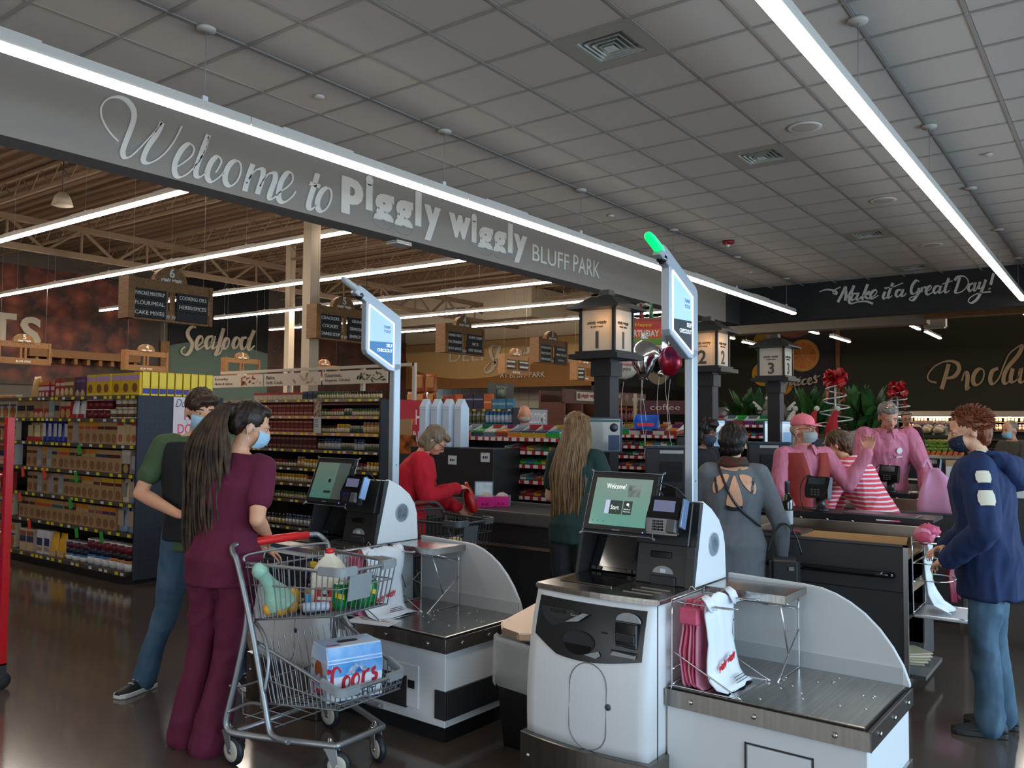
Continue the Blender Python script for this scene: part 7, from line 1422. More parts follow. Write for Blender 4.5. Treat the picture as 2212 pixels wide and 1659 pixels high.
face(o, HM, s); mask(o, HM, s, MASKB); short_hair(o, HM, s, hairmat('2a1a12', '40291c'), [((-.02, 0, .172), (.10, .086, .088)), ((-.055, 0, .13), (.062, .074, .08)), ((.045, .01, .205), (.058, .072, .034)), ((.06, -.05, .18), (.03, .03, .04))])
t = MB(); T_ = [(z, a+.040, b+.024) for z, a, b in TORSO['m'] if .9 < z < 1.42]
t.loft([[U @ V((a*s*cos(q), b*s*sin(q)*(1 if z < 1.3 else .93), z*s)) for q in [2*pi*i/24 for i in range(24)]] for z, a, b in [(.86, .15, .19)]+T_]); fuse('vest', t, mat((.011, .011, .012), .85), o, .009, 3, .004)
# ---- woman in the red sweater, packing the belt
o, U, HM, s, arm, SH, lg = person('woman with grey bob and glasses in a red sweater, unloading her cart', (4.79, 4.53, 0), -48, 1.60, 'f', SK2, cloth('b80f24', .12, 4), cloth('22242c'),
    {'R': ((.16, -.22, 1.10), (.40, -.04, 1.15), (.9, .45, .1), (0, .2, -1), .9), 'L': ((.20, .22, 1.06), (.42, .10, .98), (.8, .2, -.5), (0, -.8, .1), .8)}, (-6, 26, 0), 16, 0, 0, None, 1.22, .78, 'long', 1.1, 0, DSHOE, sleeve_r=1.25, loose=.02, fold=.009)
face(o, HM, s, glasses='1c1a1a', brow='6a5a4a'); gh = hairmat('5c4d3c', '84725c')
short_hair(o, HM, s, gh, [((-.025, 0, .165), (.102, .09, .092)), ((-.05, 0, .11), (.075, .088, .09)), ((-.055, 0, .06), (.06, .08, .055)), ((.0, .068, .08), (.035, .022, .065)), ((.0, -.068, .08), (.035, .022, .065)), ((.05, 0, .212), (.05, .07, .03))], amp=.004)
obj('collar', MB().tube([U @ V(((.02+.07*cos(t))*s, .07*sin(t)*s, (1.43-.035*max(0, cos(t)))*s)) for t in [2*pi*i/20 for i in range(20)]], .008, 6, closed=True), mat('2c3442', .8), o)
W_x = arm['R'][1]; obj('watch', MB().tube([W_x+V((.0, .03*cos(t), .026*sin(t))) for t in [2*pi*i/14 for i in range(14)]], .006, 6, closed=True), mat((.7, .5, .15), .25, 1), o)
P = hit(1008, 1098, 'x', 5.2); HB = o.matrix_world
o = thing('snack_bag', 'red snack bag with a white panel held over the belt', 'bag', (5.20, 4.21, .885), -.75)
bm_ = MB(); rg = []
for z, a, b in ((0, .075, .02), (.02, .085, .045), (.10, .085, .05), (.17, .075, .035), (.215, .05, .014), (.235, .04, .01)): rg.append([(b*cos(t)-.22*z, a*sin(t), z) for t in [2*pi*i/16 for i in range(16)]])
obj('pouch', bm_.loft(rg), mat('9c1210', .35, c2='c41c18', vs=14, bump=.5, bs=30), o); q = obj('panel', MB().loft([[(-.050-.22*.05, -.045, .05), (-.050-.22*.05, .045, .05)], [(-.042-.22*.16, -.04, .16), (-.042-.22*.16, .04, .16)]], 0, False, False, False), mat('b8aca8', .4, c2='7a2a2a', vs=18), o)
# ---- long haired attendant in dark green
o, U, HM, s, arm, SH, lg = person('woman with very long light brown hair in a dark green T-shirt', (4.95, 3.10, 0), 4, 1.66, 'f', SK4, cloth('17302c', .15), cloth('232629'),
    {'R': ((.05, -.26, 1.10), (.26, -.2, .98), (1, .2, -.1), (0, .3, -1), .6), 'L': ((.08, .25, 1.10), (.30, .15, 1.0), (1, -.2, -.1), (0, -.3, -1), .6)}, (-14, 4, 0), 2, 0, 0, None, 1.1, .80, 'short', 1.12, 0, DSHOE, sleeve_r=1.12)
face(o, HM, s); lh = hairmat('523a24', '8a6a48')
short_hair(o, HM, s, lh, [((-.02, 0, .168), (.10, .084, .09)), ((-.05, 0, .12), (.07, .08, .08)), ((-.07, 0, .06), (.045, .075, .07)), ((.035, 0, .21), (.055, .065, .03))], amp=.003)
hc = HM @ V((0, 0, .16*s))
def lhf(rnd, i):
    a = pi+rnd.uniform(-1.75, 1.75); r = .086; x, y = cos(a), sin(a); top = HM @ V(((-.01+.09*x)*s, .08*y*s, (.19+rnd.uniform(-.05, .03))*s)); w_ = rnd.uniform(.7, 1.1); ln = rnd.uniform(.52, .70)*(1 if abs(a-pi) < 1.2 else .72)
    m = hc+V((-.03+(.10*x), .11*y, -.10)); e = hc+V((-.075+.075*x-.02*w_, .02+.135*y*w_, -.33)); g = hc+V((-.10+.05*x, .025+.115*y*w_+rnd.uniform(-.02, .02), -ln))
    return [top, m, e, m.lerp(e, 0)*0+e.lerp(g, .5)+V((rnd.uniform(-.012, .012), rnd.uniform(-.014, .014), 0)), g], w_
strands(o, 'long_hair', lh, None, lhf, 230, .008, .0025, 3, 4)
# ---- woman in the grey cut-out dress
GREYC = cloth('64686c', .10, 5)
o, U, HM, s, arm, SH, lg = person('woman with short black hair in a grey cut-out back top', (5.02, 1.99, 0), 24, 1.585, 'f', SK1, GREYC, GREYC,
    {'R': ((.02, -.30, 1.06), (.10, -.31, .82), (.2, .1, -1), (0, .9, 0), .7), 'L': ((.12, .24, 1.12), (.32, .14, 1.04), (1, -.1, .1), (0, -.3, -1), .6)}, (-14, 6, 0), 0, 0, 0, None, 1.16, .62, 'long', 1.12, 0, DSHOE, sleeve_r=1.06, fold=.005)
face(o, HM, s); bh = hairmat('120d0b', '261b16')
short_hair(o, HM, s, bh, [((-.022, 0, .168), (.108, .096, .094)), ((-.06, 0, .14), (.08, .092, .08)), ((-.055, 0, .085), (.06, .078, .05)), ((.05, 0, .21), (.05, .07, .034))], amp=.008)
def backpatch(nm, pts, m, par, ex=.0235, base=None, zoff=0):          # panels that lie on the back: (y, z) outline at 1.7 m height, fanned over the torso surface
    T = TORSO['f']
    def P(y, z):
        for i in range(len(T)-1):
            if T[i][0] <= z <= T[i+1][0]: f = (z-T[i][0])/(T[i+1][0]-T[i][0]); a = T[i][1]+(T[i+1][1]-T[i][1])*f; b_ = T[i][2]+(T[i+1][2]-T[i][2])*f; break
        ff = 1.16 if z < 1.33 else 1.064; a, b_ = a*ff+ex, b_*ff+ex; return U @ V((-a*.95*sqrt(max(.02, 1-(y/b_)**2))*s, y*s, z*s))
    sp = smooth([V((y, z, 0)) for y, z in pts], 5, True); cx = sum(p.x for p in sp)/len(sp); cz = sum(p.y for p in sp)/len(sp)
    rings = [[P(cx+(p.x-cx)*k, cz+(p.y-cz)*k) for p in sp] for k in (1, .75, .5, .25, .02)]
    return obj(nm, MB().loft(rings, 0, True, False), m, par)
for sg in (1, -1): backpatch('back_cutout', [(sg*.035, 1.385), (sg*.10, 1.375), (sg*.135, 1.32), (sg*.13, 1.265), (sg*.09, 1.285), (sg*.05, 1.335)], SK1, o)
backpatch('back_cutout', [(0, 1.38), (.022, 1.33), (.045, 1.25), (.05, 1.19), (.02, 1.165), (-.02, 1.165), (-.05, 1.19), (-.045, 1.25), (-.022, 1.33)], SK1, o)
backpatch('neck_cutout', [(-.09, 1.425), (0, 1.408), (.09, 1.425), (.05, 1.445), (-.05, 1.445)], SK1, o, .016); backpatch('bra_band', [(-.05, 1.185), (0, 1.175), (.05, 1.185), (.04, 1.155), (-.04, 1.155)], BLACK, o, .026)
for sg in (1, -1): backpatch('bra_strap', [(sg*.115, 1.36), (sg*.128, 1.355), (sg*.118, 1.275), (sg*.104, 1.28)], BLACK, o, .026)
sp_ = [(.10, 1.44), (.08, 1.38), (.045, 1.29), (.0, 1.21), (-.06, 1.14), (-.12, 1.09), (-.165, 1.05)]
def onb(y, z):
    T = TORSO['f']
    for i in range(len(T)-1):
        if T[i][0] <= z <= T[i+1][0]: f = (z-T[i][0])/(T[i+1][0]-T[i][0]); a = T[i][1]+(T[i+1][1]-T[i][1])*f; b_ = T[i][2]+(T[i+1][2]-T[i][2])*f; break
    ff = 1.16 if z < 1.33 else 1.064; a, b_ = a*ff+.026, b_*ff+.026; return U @ V((-a*.95*sqrt(max(.04, 1-(y/b_)**2))*s, y*s, z*s))
obj('bag_strap', MB().tube([onb(y, z) for y, z in [(p.x, p.y) for p in smooth([V((a, b, 0)) for a, b in sp_], 5)]], .007, 6), BLACK, o)
sc_ = MB()
for k in range(3): sc_.tube([HM @ V(((-.008+(.072+.008*k)*cos(t))*s, (.072+.008*k)*sin(t)*s, (.012-.016*k+.006*sin(3*t+k))*s)) for t in [2*pi*i/20 for i in range(20)]], .018, 8, closed=True)
obj('scarf', sc_, mat('5a1a18', .8, c2='26301f', vs=22, mix=(.42, .58)), o)
o2 = thing('handbag', 'black handbag with steel clip hanging at the woman in grey', 'handbag', (5.09, 1.70, .58), .4); obj('bag', MB().box(-.04, -.09, 0, .04, .09, .22), BLACK, o2, .025, 3); obj('clip', MB().box(-.056, -.05, .15, -.048, -.02, .17), CHROME, o2); obj('strap', MB().tube(smooth([(0, -.1, .24), (.0, -.06, .36), (0, .0, .42), (0, .06, .36), (0, .1, .24)], 5), .006, 6), BLACK, o2)
# ---- masked woman behind the sign pole
o, U, HM, s, arm, SH, lg = person('dark haired masked woman partly hidden behind the sign pole', (6.72, 2.98, 0), 255, 1.64, 'f', SK3, cloth('1e2024'), cloth('202226'), {}, (18, 10, 0), 4, 0, 0, None, 1.05, .82, 'long', 1, 0, DSHOE, vox=.009)
face(o, HM, s, glasses='5a1a1a'); mask(o, HM, s, mat('3a4254', .8)); short_hair(o, HM, s, bh, [((-.02, 0, .17), (.11, .10, .095)), ((-.05, 0, .11), (.08, .10, .09)), ((.05, 0, .215), (.055, .08, .035)), ((-.01, .075, .08), (.04, .03, .08)), ((-.01, -.075, .08), (.04, .03, .08))], amp=.009)
# ---- cashier in the pink cap
PNK = mat('c8788c', .8, c2='b8647c', vs=40, stretch=(1, 1, .02)); CPR = cloth('8c2f28', .12)
o, U, HM, s, arm, SH, lg = person('cashier in pink cap, grey mask and rust vest raising one hand', (6.76, 2.10, 0), 226, 1.66, 'm', SK2, PNK, cloth('3a3a40'),
    {'L': ((.10, .33, 1.16), (.20, .44, 1.42), (.15, .15, 1), (.7, -.6, .1), .55), 'R': ((.06, -.25, 1.10), (.20, -.2, .93), (.6, .1, -.6), (0, .4, -1), .5)}, (24, -2, 0), 0, 0, 0, None, 1.0, .84, 'long', 1, 0, DSHOE, sleeve_r=1.1)
face(o, HM, s, glasses='6a1c24', brow='7a6a5a'); mask(o, HM, s, mat('9a9c9c', .7))
short_hair(o, HM, s, hairmat('8a7c6c', 'a89c8c'), [((-.04, 0, .135), (.078, .078, .06))], amp=.003)
cp = MB(); elr(cp, (-.008*s, 0, .185*s), (.105*s, .088*s, .082*s), HM); cpm = cloth('d8707c', .08); co = fuse('cap', cp, cpm, o, .007, 2)
Mi = HM.inverted()
for v in co.data.vertices:
    c = Mi @ v.co
    if c.z < .172*s: v.co = HM @ V((c.x, c.y, .172*s+(c.z-.172*s)*.1))
br = [[HM @ V(((.06+.105*cos(t)*k)*s, .075*sin(t)*s, (.178-.022*cos(t)*k+z)*s)) for t in [-1.5+3*i/14 for i in range(15)]] for k, z in ((0.2, .004), (1, .004), (1, 0), (.2, -.002))]
obj('brim', MB().loft(br, 0, True, False, False), cpm, co); obj('button', MB().ball(HM @ V((-.008*s, 0, .268*s)), .008, 8), cpm, co)
def openvest(o, U, s, sex, m, fat=1.0, gap=.13):
    t = MB(); rg = []
    for z, a, b in [(.88, .15, .195)]+[(z, a+.052, b+.038) for z, a, b in TORSO[sex] if .9 < z < 1.43]:
        w_ = gap+1.3*max(0, (z-1.22)); outer = [U @ V((a*fat*s*cos(q), b*fat*s*sin(q)*(1 if z < 1.36 else .9), z*s)) for q in [w_+(2*pi-2*w_)*i/26 for i in range(27)]]; inner = [U @ V(((a-.012)*fat*s*cos(q), (b-.012)*fat*s*sin(q)*(1 if z < 1.36 else .9), z*s)) for q in [w_+(2*pi-2*w_)*i/26 for i in range(26, -1, -1)]]
        rg.append(outer+inner)
    return obj('vest', t.loft(rg, 0, True), m, o)
vs_ = openvest(o, U, s, 'm', CPR)
def collar(o, U, s, m, r=.075): 
    for sg in (1, -1): obj('collar', MB().loft([[U @ V(((.015+r*cos(t))*s, sg*r*sin(t)*s, 1.475*s)) for t in [.25+2.2*i/8 for i in range(9)]], [U @ V(((.02+(r+.035)*cos(t))*s, sg*(r+.035)*sin(t)*s, (1.415-.02*max(0, cos(t)))*s)) for t in [.35+2.0*i/8 for i in range(9)]]], 0, True, False, False), m, o)
collar(o, U, s, PNK)
# ---- manager in the pink shirt
o, U, HM, s, arm, SH, lg = person('grey haired man in pink striped shirt leaning on the second lane', (8.84, 1.96, 0), 205, 1.84, 'm', SK2, PNK, cloth('2c2e34'),
    {'R': ((.20, -.25, 1.06), (.42, -.10, .90), (.7, .5, -.35), (0, .3, -1), .35), 'L': ((.16, .30, 1.08), (.30, .28, .87), (.8, .1, -.5), (0, 0, -1), .25)}, (8, 18, 5), 14, 0, 0, None, 1.12, .82, 'long', 1, 0, DSHOE, sleeve_r=1.3, loose=.02, fold=.010)
face(o, HM, s, lips='a86a5e', brow='5a5048'); collar(o, U, s, PNK)
short_hair(o, HM, s, hairmat('5c5650', '8c867e'), [((-.03, 0, .165), (.098, .084, .09)), ((-.06, 0, .125), (.058, .072, .07)), ((.035, 0, .218), (.06, .066, .03))], amp=.005)
for sg in (1, -1): obj('lens_on_head', MB().ball(HM @ V((.035*s, sg*.035*s, .243*s)), .02, 10, 0, (1, 1, .5)), mat('c9b89a', .1, .8), o)
bd = obj('name_badge', MB().lathe([(.001, -.004), (.028, -.003), (.03, 0)], 20, (0, 0, 0), ax='x'), mat('d8d8d8', .4), o); bd.matrix_basis = U @ MX.Translation((.158*s, .075*s, 1.30*s)) @ MX.Rotation(.35, 4, 'Z'); obj('pocket_name', MB().box(-.002, -.03, -.006, .002, .03, .006), mat('d8c8cc', .5), o).matrix_basis = U @ MX.Translation((.160*s, .075*s, 1.245*s)) @ MX.Rotation(.35, 4, 'Z')
for k in range(5): obj('button', MB().ball(U @ V((.152*s, 0, (1.38-.07*k)*s)), .006, 6), mat('d8ccd0', .4), o)
W_x = arm['L'][1]; obj('watch', MB().tube([W_x+V((.012*sin(t), .034*cos(t), .03*sin(t))) for t in [2*pi*i/14 for i in range(14)]], .007, 6, closed=True), BLACK, o)
# ---- shopper in the striped top
STR = bpy.data.materials.new('stripes'); STR.use_nodes = True; nt = STR.node_tree; bsd = nt.nodes['Principled BSDF']; tc = nt.nodes.new('ShaderNodeTexCoord'); wv_ = nt.nodes.new('ShaderNodeTexWave'); wv_.inputs['Scale'].default_value = 9; wv_.inputs['Distortion'].default_value = 1.2; wv_.bands_direction = 'Z'; rp = nt.nodes.new('ShaderNodeValToRGB'); rp.color_ramp.interpolation = 'CONSTANT'
e = rp.color_ramp.elements; e[0].color = lin('d8485a'); e[1].position = .62; e[1].color = lin('e0a8b0'); e.new(.86).color = lin('dcd4d6'); nt.links.new(tc.outputs['Object'], wv_.inputs[0]); nt.links.new(wv_.outputs[1], rp.inputs[0]); nt.links.new(rp.outputs[0], bsd.inputs[0]); bsd.inputs['Roughness'].default_value = .85
o, U, HM, s, arm, SH, lg = person('curly brown haired shopper in a red striped top, bending over', (7.24, 1.68, 0), 92, 1.62, 'f', SK1, STR, cloth('2c2e34'), {'L': ((.34, .2, .98), (.42, .1, .86), (.6, -.3, -.6), (0, 0, -1), .5), 'R': ((.34, -.2, .98), (.42, -.1, .86), (.6, .3, -.6), (0, 0, -1), .5)}, (4, -6, 0), 33, 0, 0, None, 1.25, .80, 'long', 1.1, 0, DSHOE, loose=.03, vox=.009)
face(o, HM, s); short_hair(o, HM, s, hairmat('3a281c', '664a34'), [((-.025, 0, .165), (.105, .092, .092)), ((-.06, 0, .115), (.07, .085, .08))], amp=.014, freq=45)
# ---- red haired man in the navy hooded jacket
NAVY = cloth('14264c', .14, 4)
o, U, HM, s, arm, SH, lg = person('red haired man in navy hooded jacket and jeans at the lane end', (5.17, .63, 0), 92, 1.685, 'm', SK1, NAVY, JEAN,
    {'L': ((-.02, .30, 1.08), (.17, .19, .90), (.8, -.6, -.3), (-.4, -.4, -1), .8), 'R': ((.06, -.29, 1.08), (.22, -.10, .93), (.7, .7, -.2), (-.4, .3, -1), .8)}, (12, 12, 0), 5, 0, 0, {'L': ((0, .09, .88), (.02, .12, .48), (-.01, .14, .085), (1, .25)), 'R': ((0, -.09, .88), (.0, -.07, .48), (-.05, -.04, .085), (1, .0))}, 1.14, .70, 'long', 1.02, .35, DSHOE, sleeve_r=1.32, loose=.03, fold=.009, bot_fold=.011)
face(o, HM, s, brow='8a4a24'); mask(o, HM, s, mat('1a2038', .8, c2='6a7288', vs=60, mix=(.6, .68)))
RH = mat('4f2210', .6, c2='8f4a26', vs=60, stretch=(1, 1, .15), mix=(.3, .75))
short_hair(o, HM, s, RH, [((-.024, 0, .170), (.098, .083, .088)), ((-.055, 0, .125), (.062, .076, .08)), ((-.055, 0, .075), (.04, .058, .045))], amp=.006, freq=90)
def tuft(rnd, i):
    a = rnd.uniform(0, 2*pi); e = rnd.uniform(-.5, 1.5); d = V((cos(a)*cos(e), sin(a)*cos(e), sin(e)))
    if d.x > .25 and d.z < .45: d.x = -abs(d.x)
    p = V((-.024+.094*d.x, .081*d.y, .165+.086*d.z)); n_ = (d+V((rnd.uniform(-.5, .2), rnd.uniform(-.4, .4), rnd.uniform(-.5, .5)))).normalized(); L_ = rnd.uniform(.014, .032)
    return [HM @ (p*s), HM @ ((p+d*.006+n_*L_*.5)*s), HM @ ((p+d*.004+n_*L_+V((-.004, 0, -.004)))*s)], rnd.uniform(.7, 1.2)
strands(o, 'hair_tufts', RH, None, tuft, 420, .007, .0018, 4, 4)
hd = MB(); rg = []
for k in range(9):
    t = k/8; c = U @ V(((-.10-.06*sin(pi*t))*s, (.15-.30*t)*s, (1.43-.07*sin(pi*t))*s)); r = (.03+.035*sin(pi*t))*s
    rg.append([c+V((r*cos(q), 0, r*1.25*sin(q))) for q in [2*pi*i/12 for i in range(12)]])
hd.loft(rg); chain(hd, [U @ V((-.13*s, .10*s, 1.40*s)), U @ V((-.17*s, -.0, 1.31*s)), U @ V((-.14*s, -.10*s, 1.38*s))], [.05*s, .062*s, .05*s])
fr_ = [U @ V(((-.03+.085*cos(t))*s, .095*sin(t)*s, (1.455+.01*cos(t))*s)) for t in [pi*.3+pi*1.4*i/14 for i in range(15)]]; hd.tube(fr_, .026*s, 8); fuse('hood', hd, NAVY, o, .009, 3, .005)
pm_ = mat('d4cdb8', .6)
S_, E_ = SH['L'], arm['L'][0]
for k, (t, w_, h_) in enumerate(((-.42, .020, .018), (-.10, .026, .026), (.22, .03, .032), (.56, .034, .040))):
    c = S_.lerp(E_, t) if t > 0 else S_+(U @ V((-.01, .03*s, 1.44*s))-S_)*(-t*1.35)
    ax = (E_-S_).normalized() if t > 0 else (S_-(U @ V((-.01, .03*s, 1.44*s)))).normalized(); nn = (V((-.30, .8, .30 if t > 0 else 1.3))).normalized(); nn = (nn-ax*nn.dot(ax)).normalized(); bb = ax.cross(nn)
    rr_ = .092*s if t > .3 else .096*s if t > 0 else .078*s
    grid = [[c+(nn*cos(u)+bb*sin(u))*rr_+ax*(v_*h_) for u in [(-1+2*i/8)*(w_/rr_)*1.25*(1 if abs(v_) < .8 else .82) for i in range(9)]] for v_ in (-1, -.85, -.4, 0, .4, .85, 1)]
    obj('shoulder_patch', MB().loft(grid, 0, True, False, False), pm_, o)
# ---- far shoppers
o, U, HM, s, arm, SH, lg = person('bald man in red shirt seen over the candry rack'.replace('candry', 'candy'), (8.55, 6.10, 0), 50, 1.79, 'm', SK2, cloth('b01818'), cloth('2c2e34'), {}, (-10, 4, 0), 0, 0, 0, None, 1.1, .82, 'short', 1, 0, DSHOE, vox=.010, body_low=False)
face(o, HM, s, glasses='2a2a2a'); short_hair(o, HM, s, hairmat('8a827c', 'a8a098'), [((-.045, 0, .085), (.06, .073, .045))], amp=.001)
o, U, HM, s, arm, SH, lg = person('masked man in olive shirt beside the produce scales', (12.7, 1.22, 0), 140, 1.66, 'm', SK2, cloth('4a453c'), cloth('2a2a2c'), {'L': ((.1, .28, 1.08), (.3, .2, 1.0), (1, -.2, 0), (0, 0, -1), .5), 'R': ((.1, -.28, 1.08), (.3, -.2, 1.0), (1, .2, 0), (0, 0, -1), .5)}, (0, 8, 0), 6, 0, 0, None, 1.2, .82, 'short', 1, 0, DSHOE, vox=.011)
face(o, HM, s); mask(o, HM, s, mat('8ab0c0', .7)); short_hair(o, HM, s, hairmat('6a5a4a', '8a7a6a'), [((-.03, 0, .17), (.095, .08, .085))], amp=.003)
o, U, HM, s, arm, SH, lg = person('distant shopper in dark red vest beyond the pink shirted man', (16.3, 3.25, 0), 200, 1.84, 'm', SK2, cloth('3a1416'), cloth('1c1c1e'), {}, (0, 8, 0), 4, 0, 0, None, 1.1, .82, 'long', 1, 0, DSHOE, vox=.012)
face(o, HM, s, glasses='2a2a2a'); short_hair(o, HM, s, hairmat('3a2a20', '4a382c'), [((-.03, 0, .17), (.097, .082, .088))], amp=.003)
bpy.data.scenes.remove(WS)
for q in list(bpy.data.objects):
    if '_s' in q: del q['_s']
# ================================================================== balloons, seasonal pieces, plants, produce
def balloon(px_, py_, x, label, build, zt):
    P = hit(px_, py_, 'x', x); o = thing('foil_balloon', label, 'balloon', P, R(-62)+pi/2, 'foil balloons'); build(o)
    obj('ribbon', MB().tube(smooth([(0, 0, -.2), (.03, .03, -.6), (-.02, -.02, -1.0), (.02, 0, -(P.z-1.2))], 5), .004, 4), mat('c8c4c0', .3), o); return o
FOIL = mat((.75, .74, .72), .12, 1, bump=.5, bs=14)
def pillow(w_, h_, d, outline=None, n=28, k=6):        # puffed outline in the y-z plane
    out = outline or [(w_*cos(2*pi*i/n), h_*sin(2*pi*i/n)) for i in range(n)]; rg = []
    for j in range(-k, k+1):
        t = j/k; f = sqrt(max(0, 1-t*t))**.6; f = max(f, .03); rg.append([(t*d, y*f*(1+.02*sin(i*3)), z*f*(1+.02*cos(i*3))) for i, (y, z) in enumerate(out)])
    return MB().loft(rg)
sqo = [(a*.29, b*.24) for a, b in [(.9, 1), (.3, .96), (-.3, .97), (-.95, 1), (-1, .5), (-.98, 0), (-1, -.6), (-.8, -1), (-.4, -.92), (0, -1.02), (.4, -.92), (.8, -1), (1, -.6), (.97, 0), (1, .6)]]
def b1(o):
    c_ = obj('body', pillow(0, 0, .10, [(p.x, p.y) for p in smooth([V((a, b, 0)) for a, b in sqo], 3, True)]), FOIL, o)
    for z0, z1, c in ((.08, .17, 'b0342c'), (-.03, .08, 'c8501e'), (-.11, -.03, '5c8a2c'), (.17, .205, '8a3a1a')): obj('band', MB().loft([[(-.097-.0*abs(y), y, z) for z in (z0, z1)] for y in [-.2+.04*i for i in range(11)]], 0, True, False, False), mat(c, .3), c_)
    obj('words', MB().text('BIRTHDAY', (-.102, .19, -.01), (0, -1, 0), (0, 0, 1), .36, .075, 0, .02, .004), mat('dcd4cc', .4), c_); obj('words', MB().text('Happy', (-.102, .11, .10), (0, -1, 0), (0, 0, 1), .2, .05, 0, .02, .004), mat('d8a02c', .4), c_)
    for k, c in enumerate(('1c3a7a', '7a2c1a', '2c6a3a')): obj('candle', MB().tube([(0, .14-.11*k, .2), (0, .16-.12*k, .36)], [.03, .022], 10).ball((0, .165-.122*k, .39), .018, 8), mat(c, .25), c_)
balloon(1392, 727, 9, 'square birthday cake foil balloon with candles and red band', b1, 0)
def b2(o):
    c_ = obj('body', pillow(.22, .20, .13), mat((.05, .05, .045), .1, .9, bump=.6, bs=12), o); obj('words', MB().text('to', (-.13, .05, -.03), (0, -1, 0), (0, 0, 1), .1, .1, 0, .02, .004), FOIL, c_)
    for k in range(12): obj('ruffle', MB().ball((-.03, .2*cos(2*pi*k/12), .185*sin(2*pi*k/12)), .045, 8), mat((.2, .2, .19), .12, .9), c_)
balloon(1425, 770, 9.4, 'black ruffled foil balloon below the birthday cake balloon', b2, 0)
def b3(o): obj('body', pillow(.19, .2, .1, [(.19*cos(t)*(1-.25*(sin(t) < -.2)), .2*sin(t)-.05*(abs(cos(t)) < .4 and sin(t) < 0)) for t in [2*pi*i/26 for i in range(26)]]), FOIL, o); obj('tail', MB().loft([[(.02*cos(q), .02*sin(q), -.19) for q in [0, 1.5, 3, 4.6]], [(.05*cos(q), .05*sin(q), -.26) for q in [0, 1.5, 3, 4.6]]]), FOIL, o)
balloon(1390, 772, 8.7, 'plain silver foil balloon hanging under the cake balloon', b3, 0)
def b4(o): c_ = obj('body', pillow(.16, .11, .09), mat('c8b8a0', .2, .3, c2='a83a2c', vs=9), o); obj('top_knot', MB().ball((0, 0, .17), .07, 12), mat('b8a478', .2, .3, c2='8a2c22', vs=14), c_); obj('cherry', MB().ball((-.02, 0, .12), .09, 12, 0, (1, 1.3, .6)), mat('4a6a3a', .3, c2='c8c0b0', vs=12), c_)
balloon(1443, 737, 9.6, 'cupcake foil balloon with a patterned top', b4, 0)
def b5(o): obj('body', pillow(.13, .17, .1), mat('5a2a5c', .2, .4, c2='b01c2a', vs=5), o); obj('tail', MB().ball((.0, .1, -.14), .04, 8), FOIL, o)
balloon(1448, 780, 8.5, 'purple and red foil balloon at the edge of the bunch', b5, 0)
def b6(o):
    c_ = obj('body', pillow(.2, .17, .09, [(.2*cos(t)*(1-.28*max(0, sin(t))), .17*sin(t)) for t in [2*pi*i/26 for i in range(26)]]), mat('b4ac98', .35, c2='c4bca8', vs=10), o); obj('pink_band', MB().loft([[(-.088, y, z) for z in (.01, .045)] for y in [-.13+.026*i for i in range(11)]], 0, True, False, False), mat('b85a78', .4), c_)
    obj('words', MB().text('Birthday', (-.092, .11, .06), (0, -1, 0), (0, 0, 1), .2, .05, 0, .0, .004), mat('5a6a3a', .4), c_); obj('words', MB().text('to you', (-.092, .1, -.07), (0, -1, 0), (0, 0, 1), .2, .06, 0, .0, .004), mat('4a4a5a', .4), c_)
    for k in range(3): obj('candle', MB().tube([(0, .05-.05*k, .15), (0, .05-.05*k, .27)], .016, 8), mat('b09a5c', .4), c_)
balloon(1347, 793, 10.2, 'cream birthday wish foil balloon beside the lantern marked one', b6, 0)
# red bow spiral trees, gnomes, reindeer on a plant bench
def bow(o, z, r, seed):
    rnd = random.Random(seed); b = bpy.data.objects.new('bow', None); COL.objects.link(b); b.parent = o; b.empty_display_size = .02
    m = mat('a80c16', .5)
    for k in range(22):
        a, e = rnd.uniform(0, 2*pi), rnd.uniform(-.7, .9); d = V((cos(a)*cos(e), sin(a)*cos(e), sin(e))); p = V((0, 0, z)); q = d.orthogonal().normalized()*r*.3
        obj('ribbon_loop', MB().loft([[c+q, c-q] for c in smooth([p, p+d*r*.6+V((0, 0, r*.22)), p+d*r, p+d*r*.6-V((0, 0, r*.22)), p], 3)], 0, True, False, False), m, b)
    for s_ in (-1, 1): obj('ribbon_tail', MB().loft([[c+V((.02, .02, 0)), c-V((.02, .02, 0))] for c in smooth([V((0, 0, z)), V((0, s_*r*.6, z-r)), V((0, s_*r*.7, z-r*1.9))], 4)], 0, True, False, False), m, b)
def spiral(px_, top, base, x, label, r, seed):
    P = hit(px_, base, 'x', x); T = hit(px_, top, 'x', x); o = thing('spiral_tree', label, 'decoration', (P.x, P.y, P.z), 0, 'wire spiral trees with red bows'); h = T.z-P.z
    obj('stem', MB().tube([(0, 0, -.2), (0, 0, h-.05)], .012, 6), mat('b8b4ae', .35, .5), o); obj('coil', MB().tube([(r*(1-.72*t)*cos(9*pi*t), r*(1-.72*t)*sin(9*pi*t), h*.92*t) for t in [k/110 for k in range(111)]], .012, 5), mat('b8b4ae', .35, .5), o)
    obj('pot', MB().lathe([(.10, -P.z+.0), (.16, -P.z+.3), (.16, -.22), (.05, -.2)], 16), DARK, o); bow(o, h-.12, .17, seed)
spiral(1805, 800, 925, 12.3, 'tall silver wire spiral tree topped by a big red bow', .26, 3); spiral(1939, 828, 905, 15.2, 'farther silver wire spiral tree with a smaller red bow', .26, 5)
LEAF = [mat('1c3a1c', .5, c2='2c5226', vs=8), mat('28481f', .5, c2='3f6a2c', vs=8)]
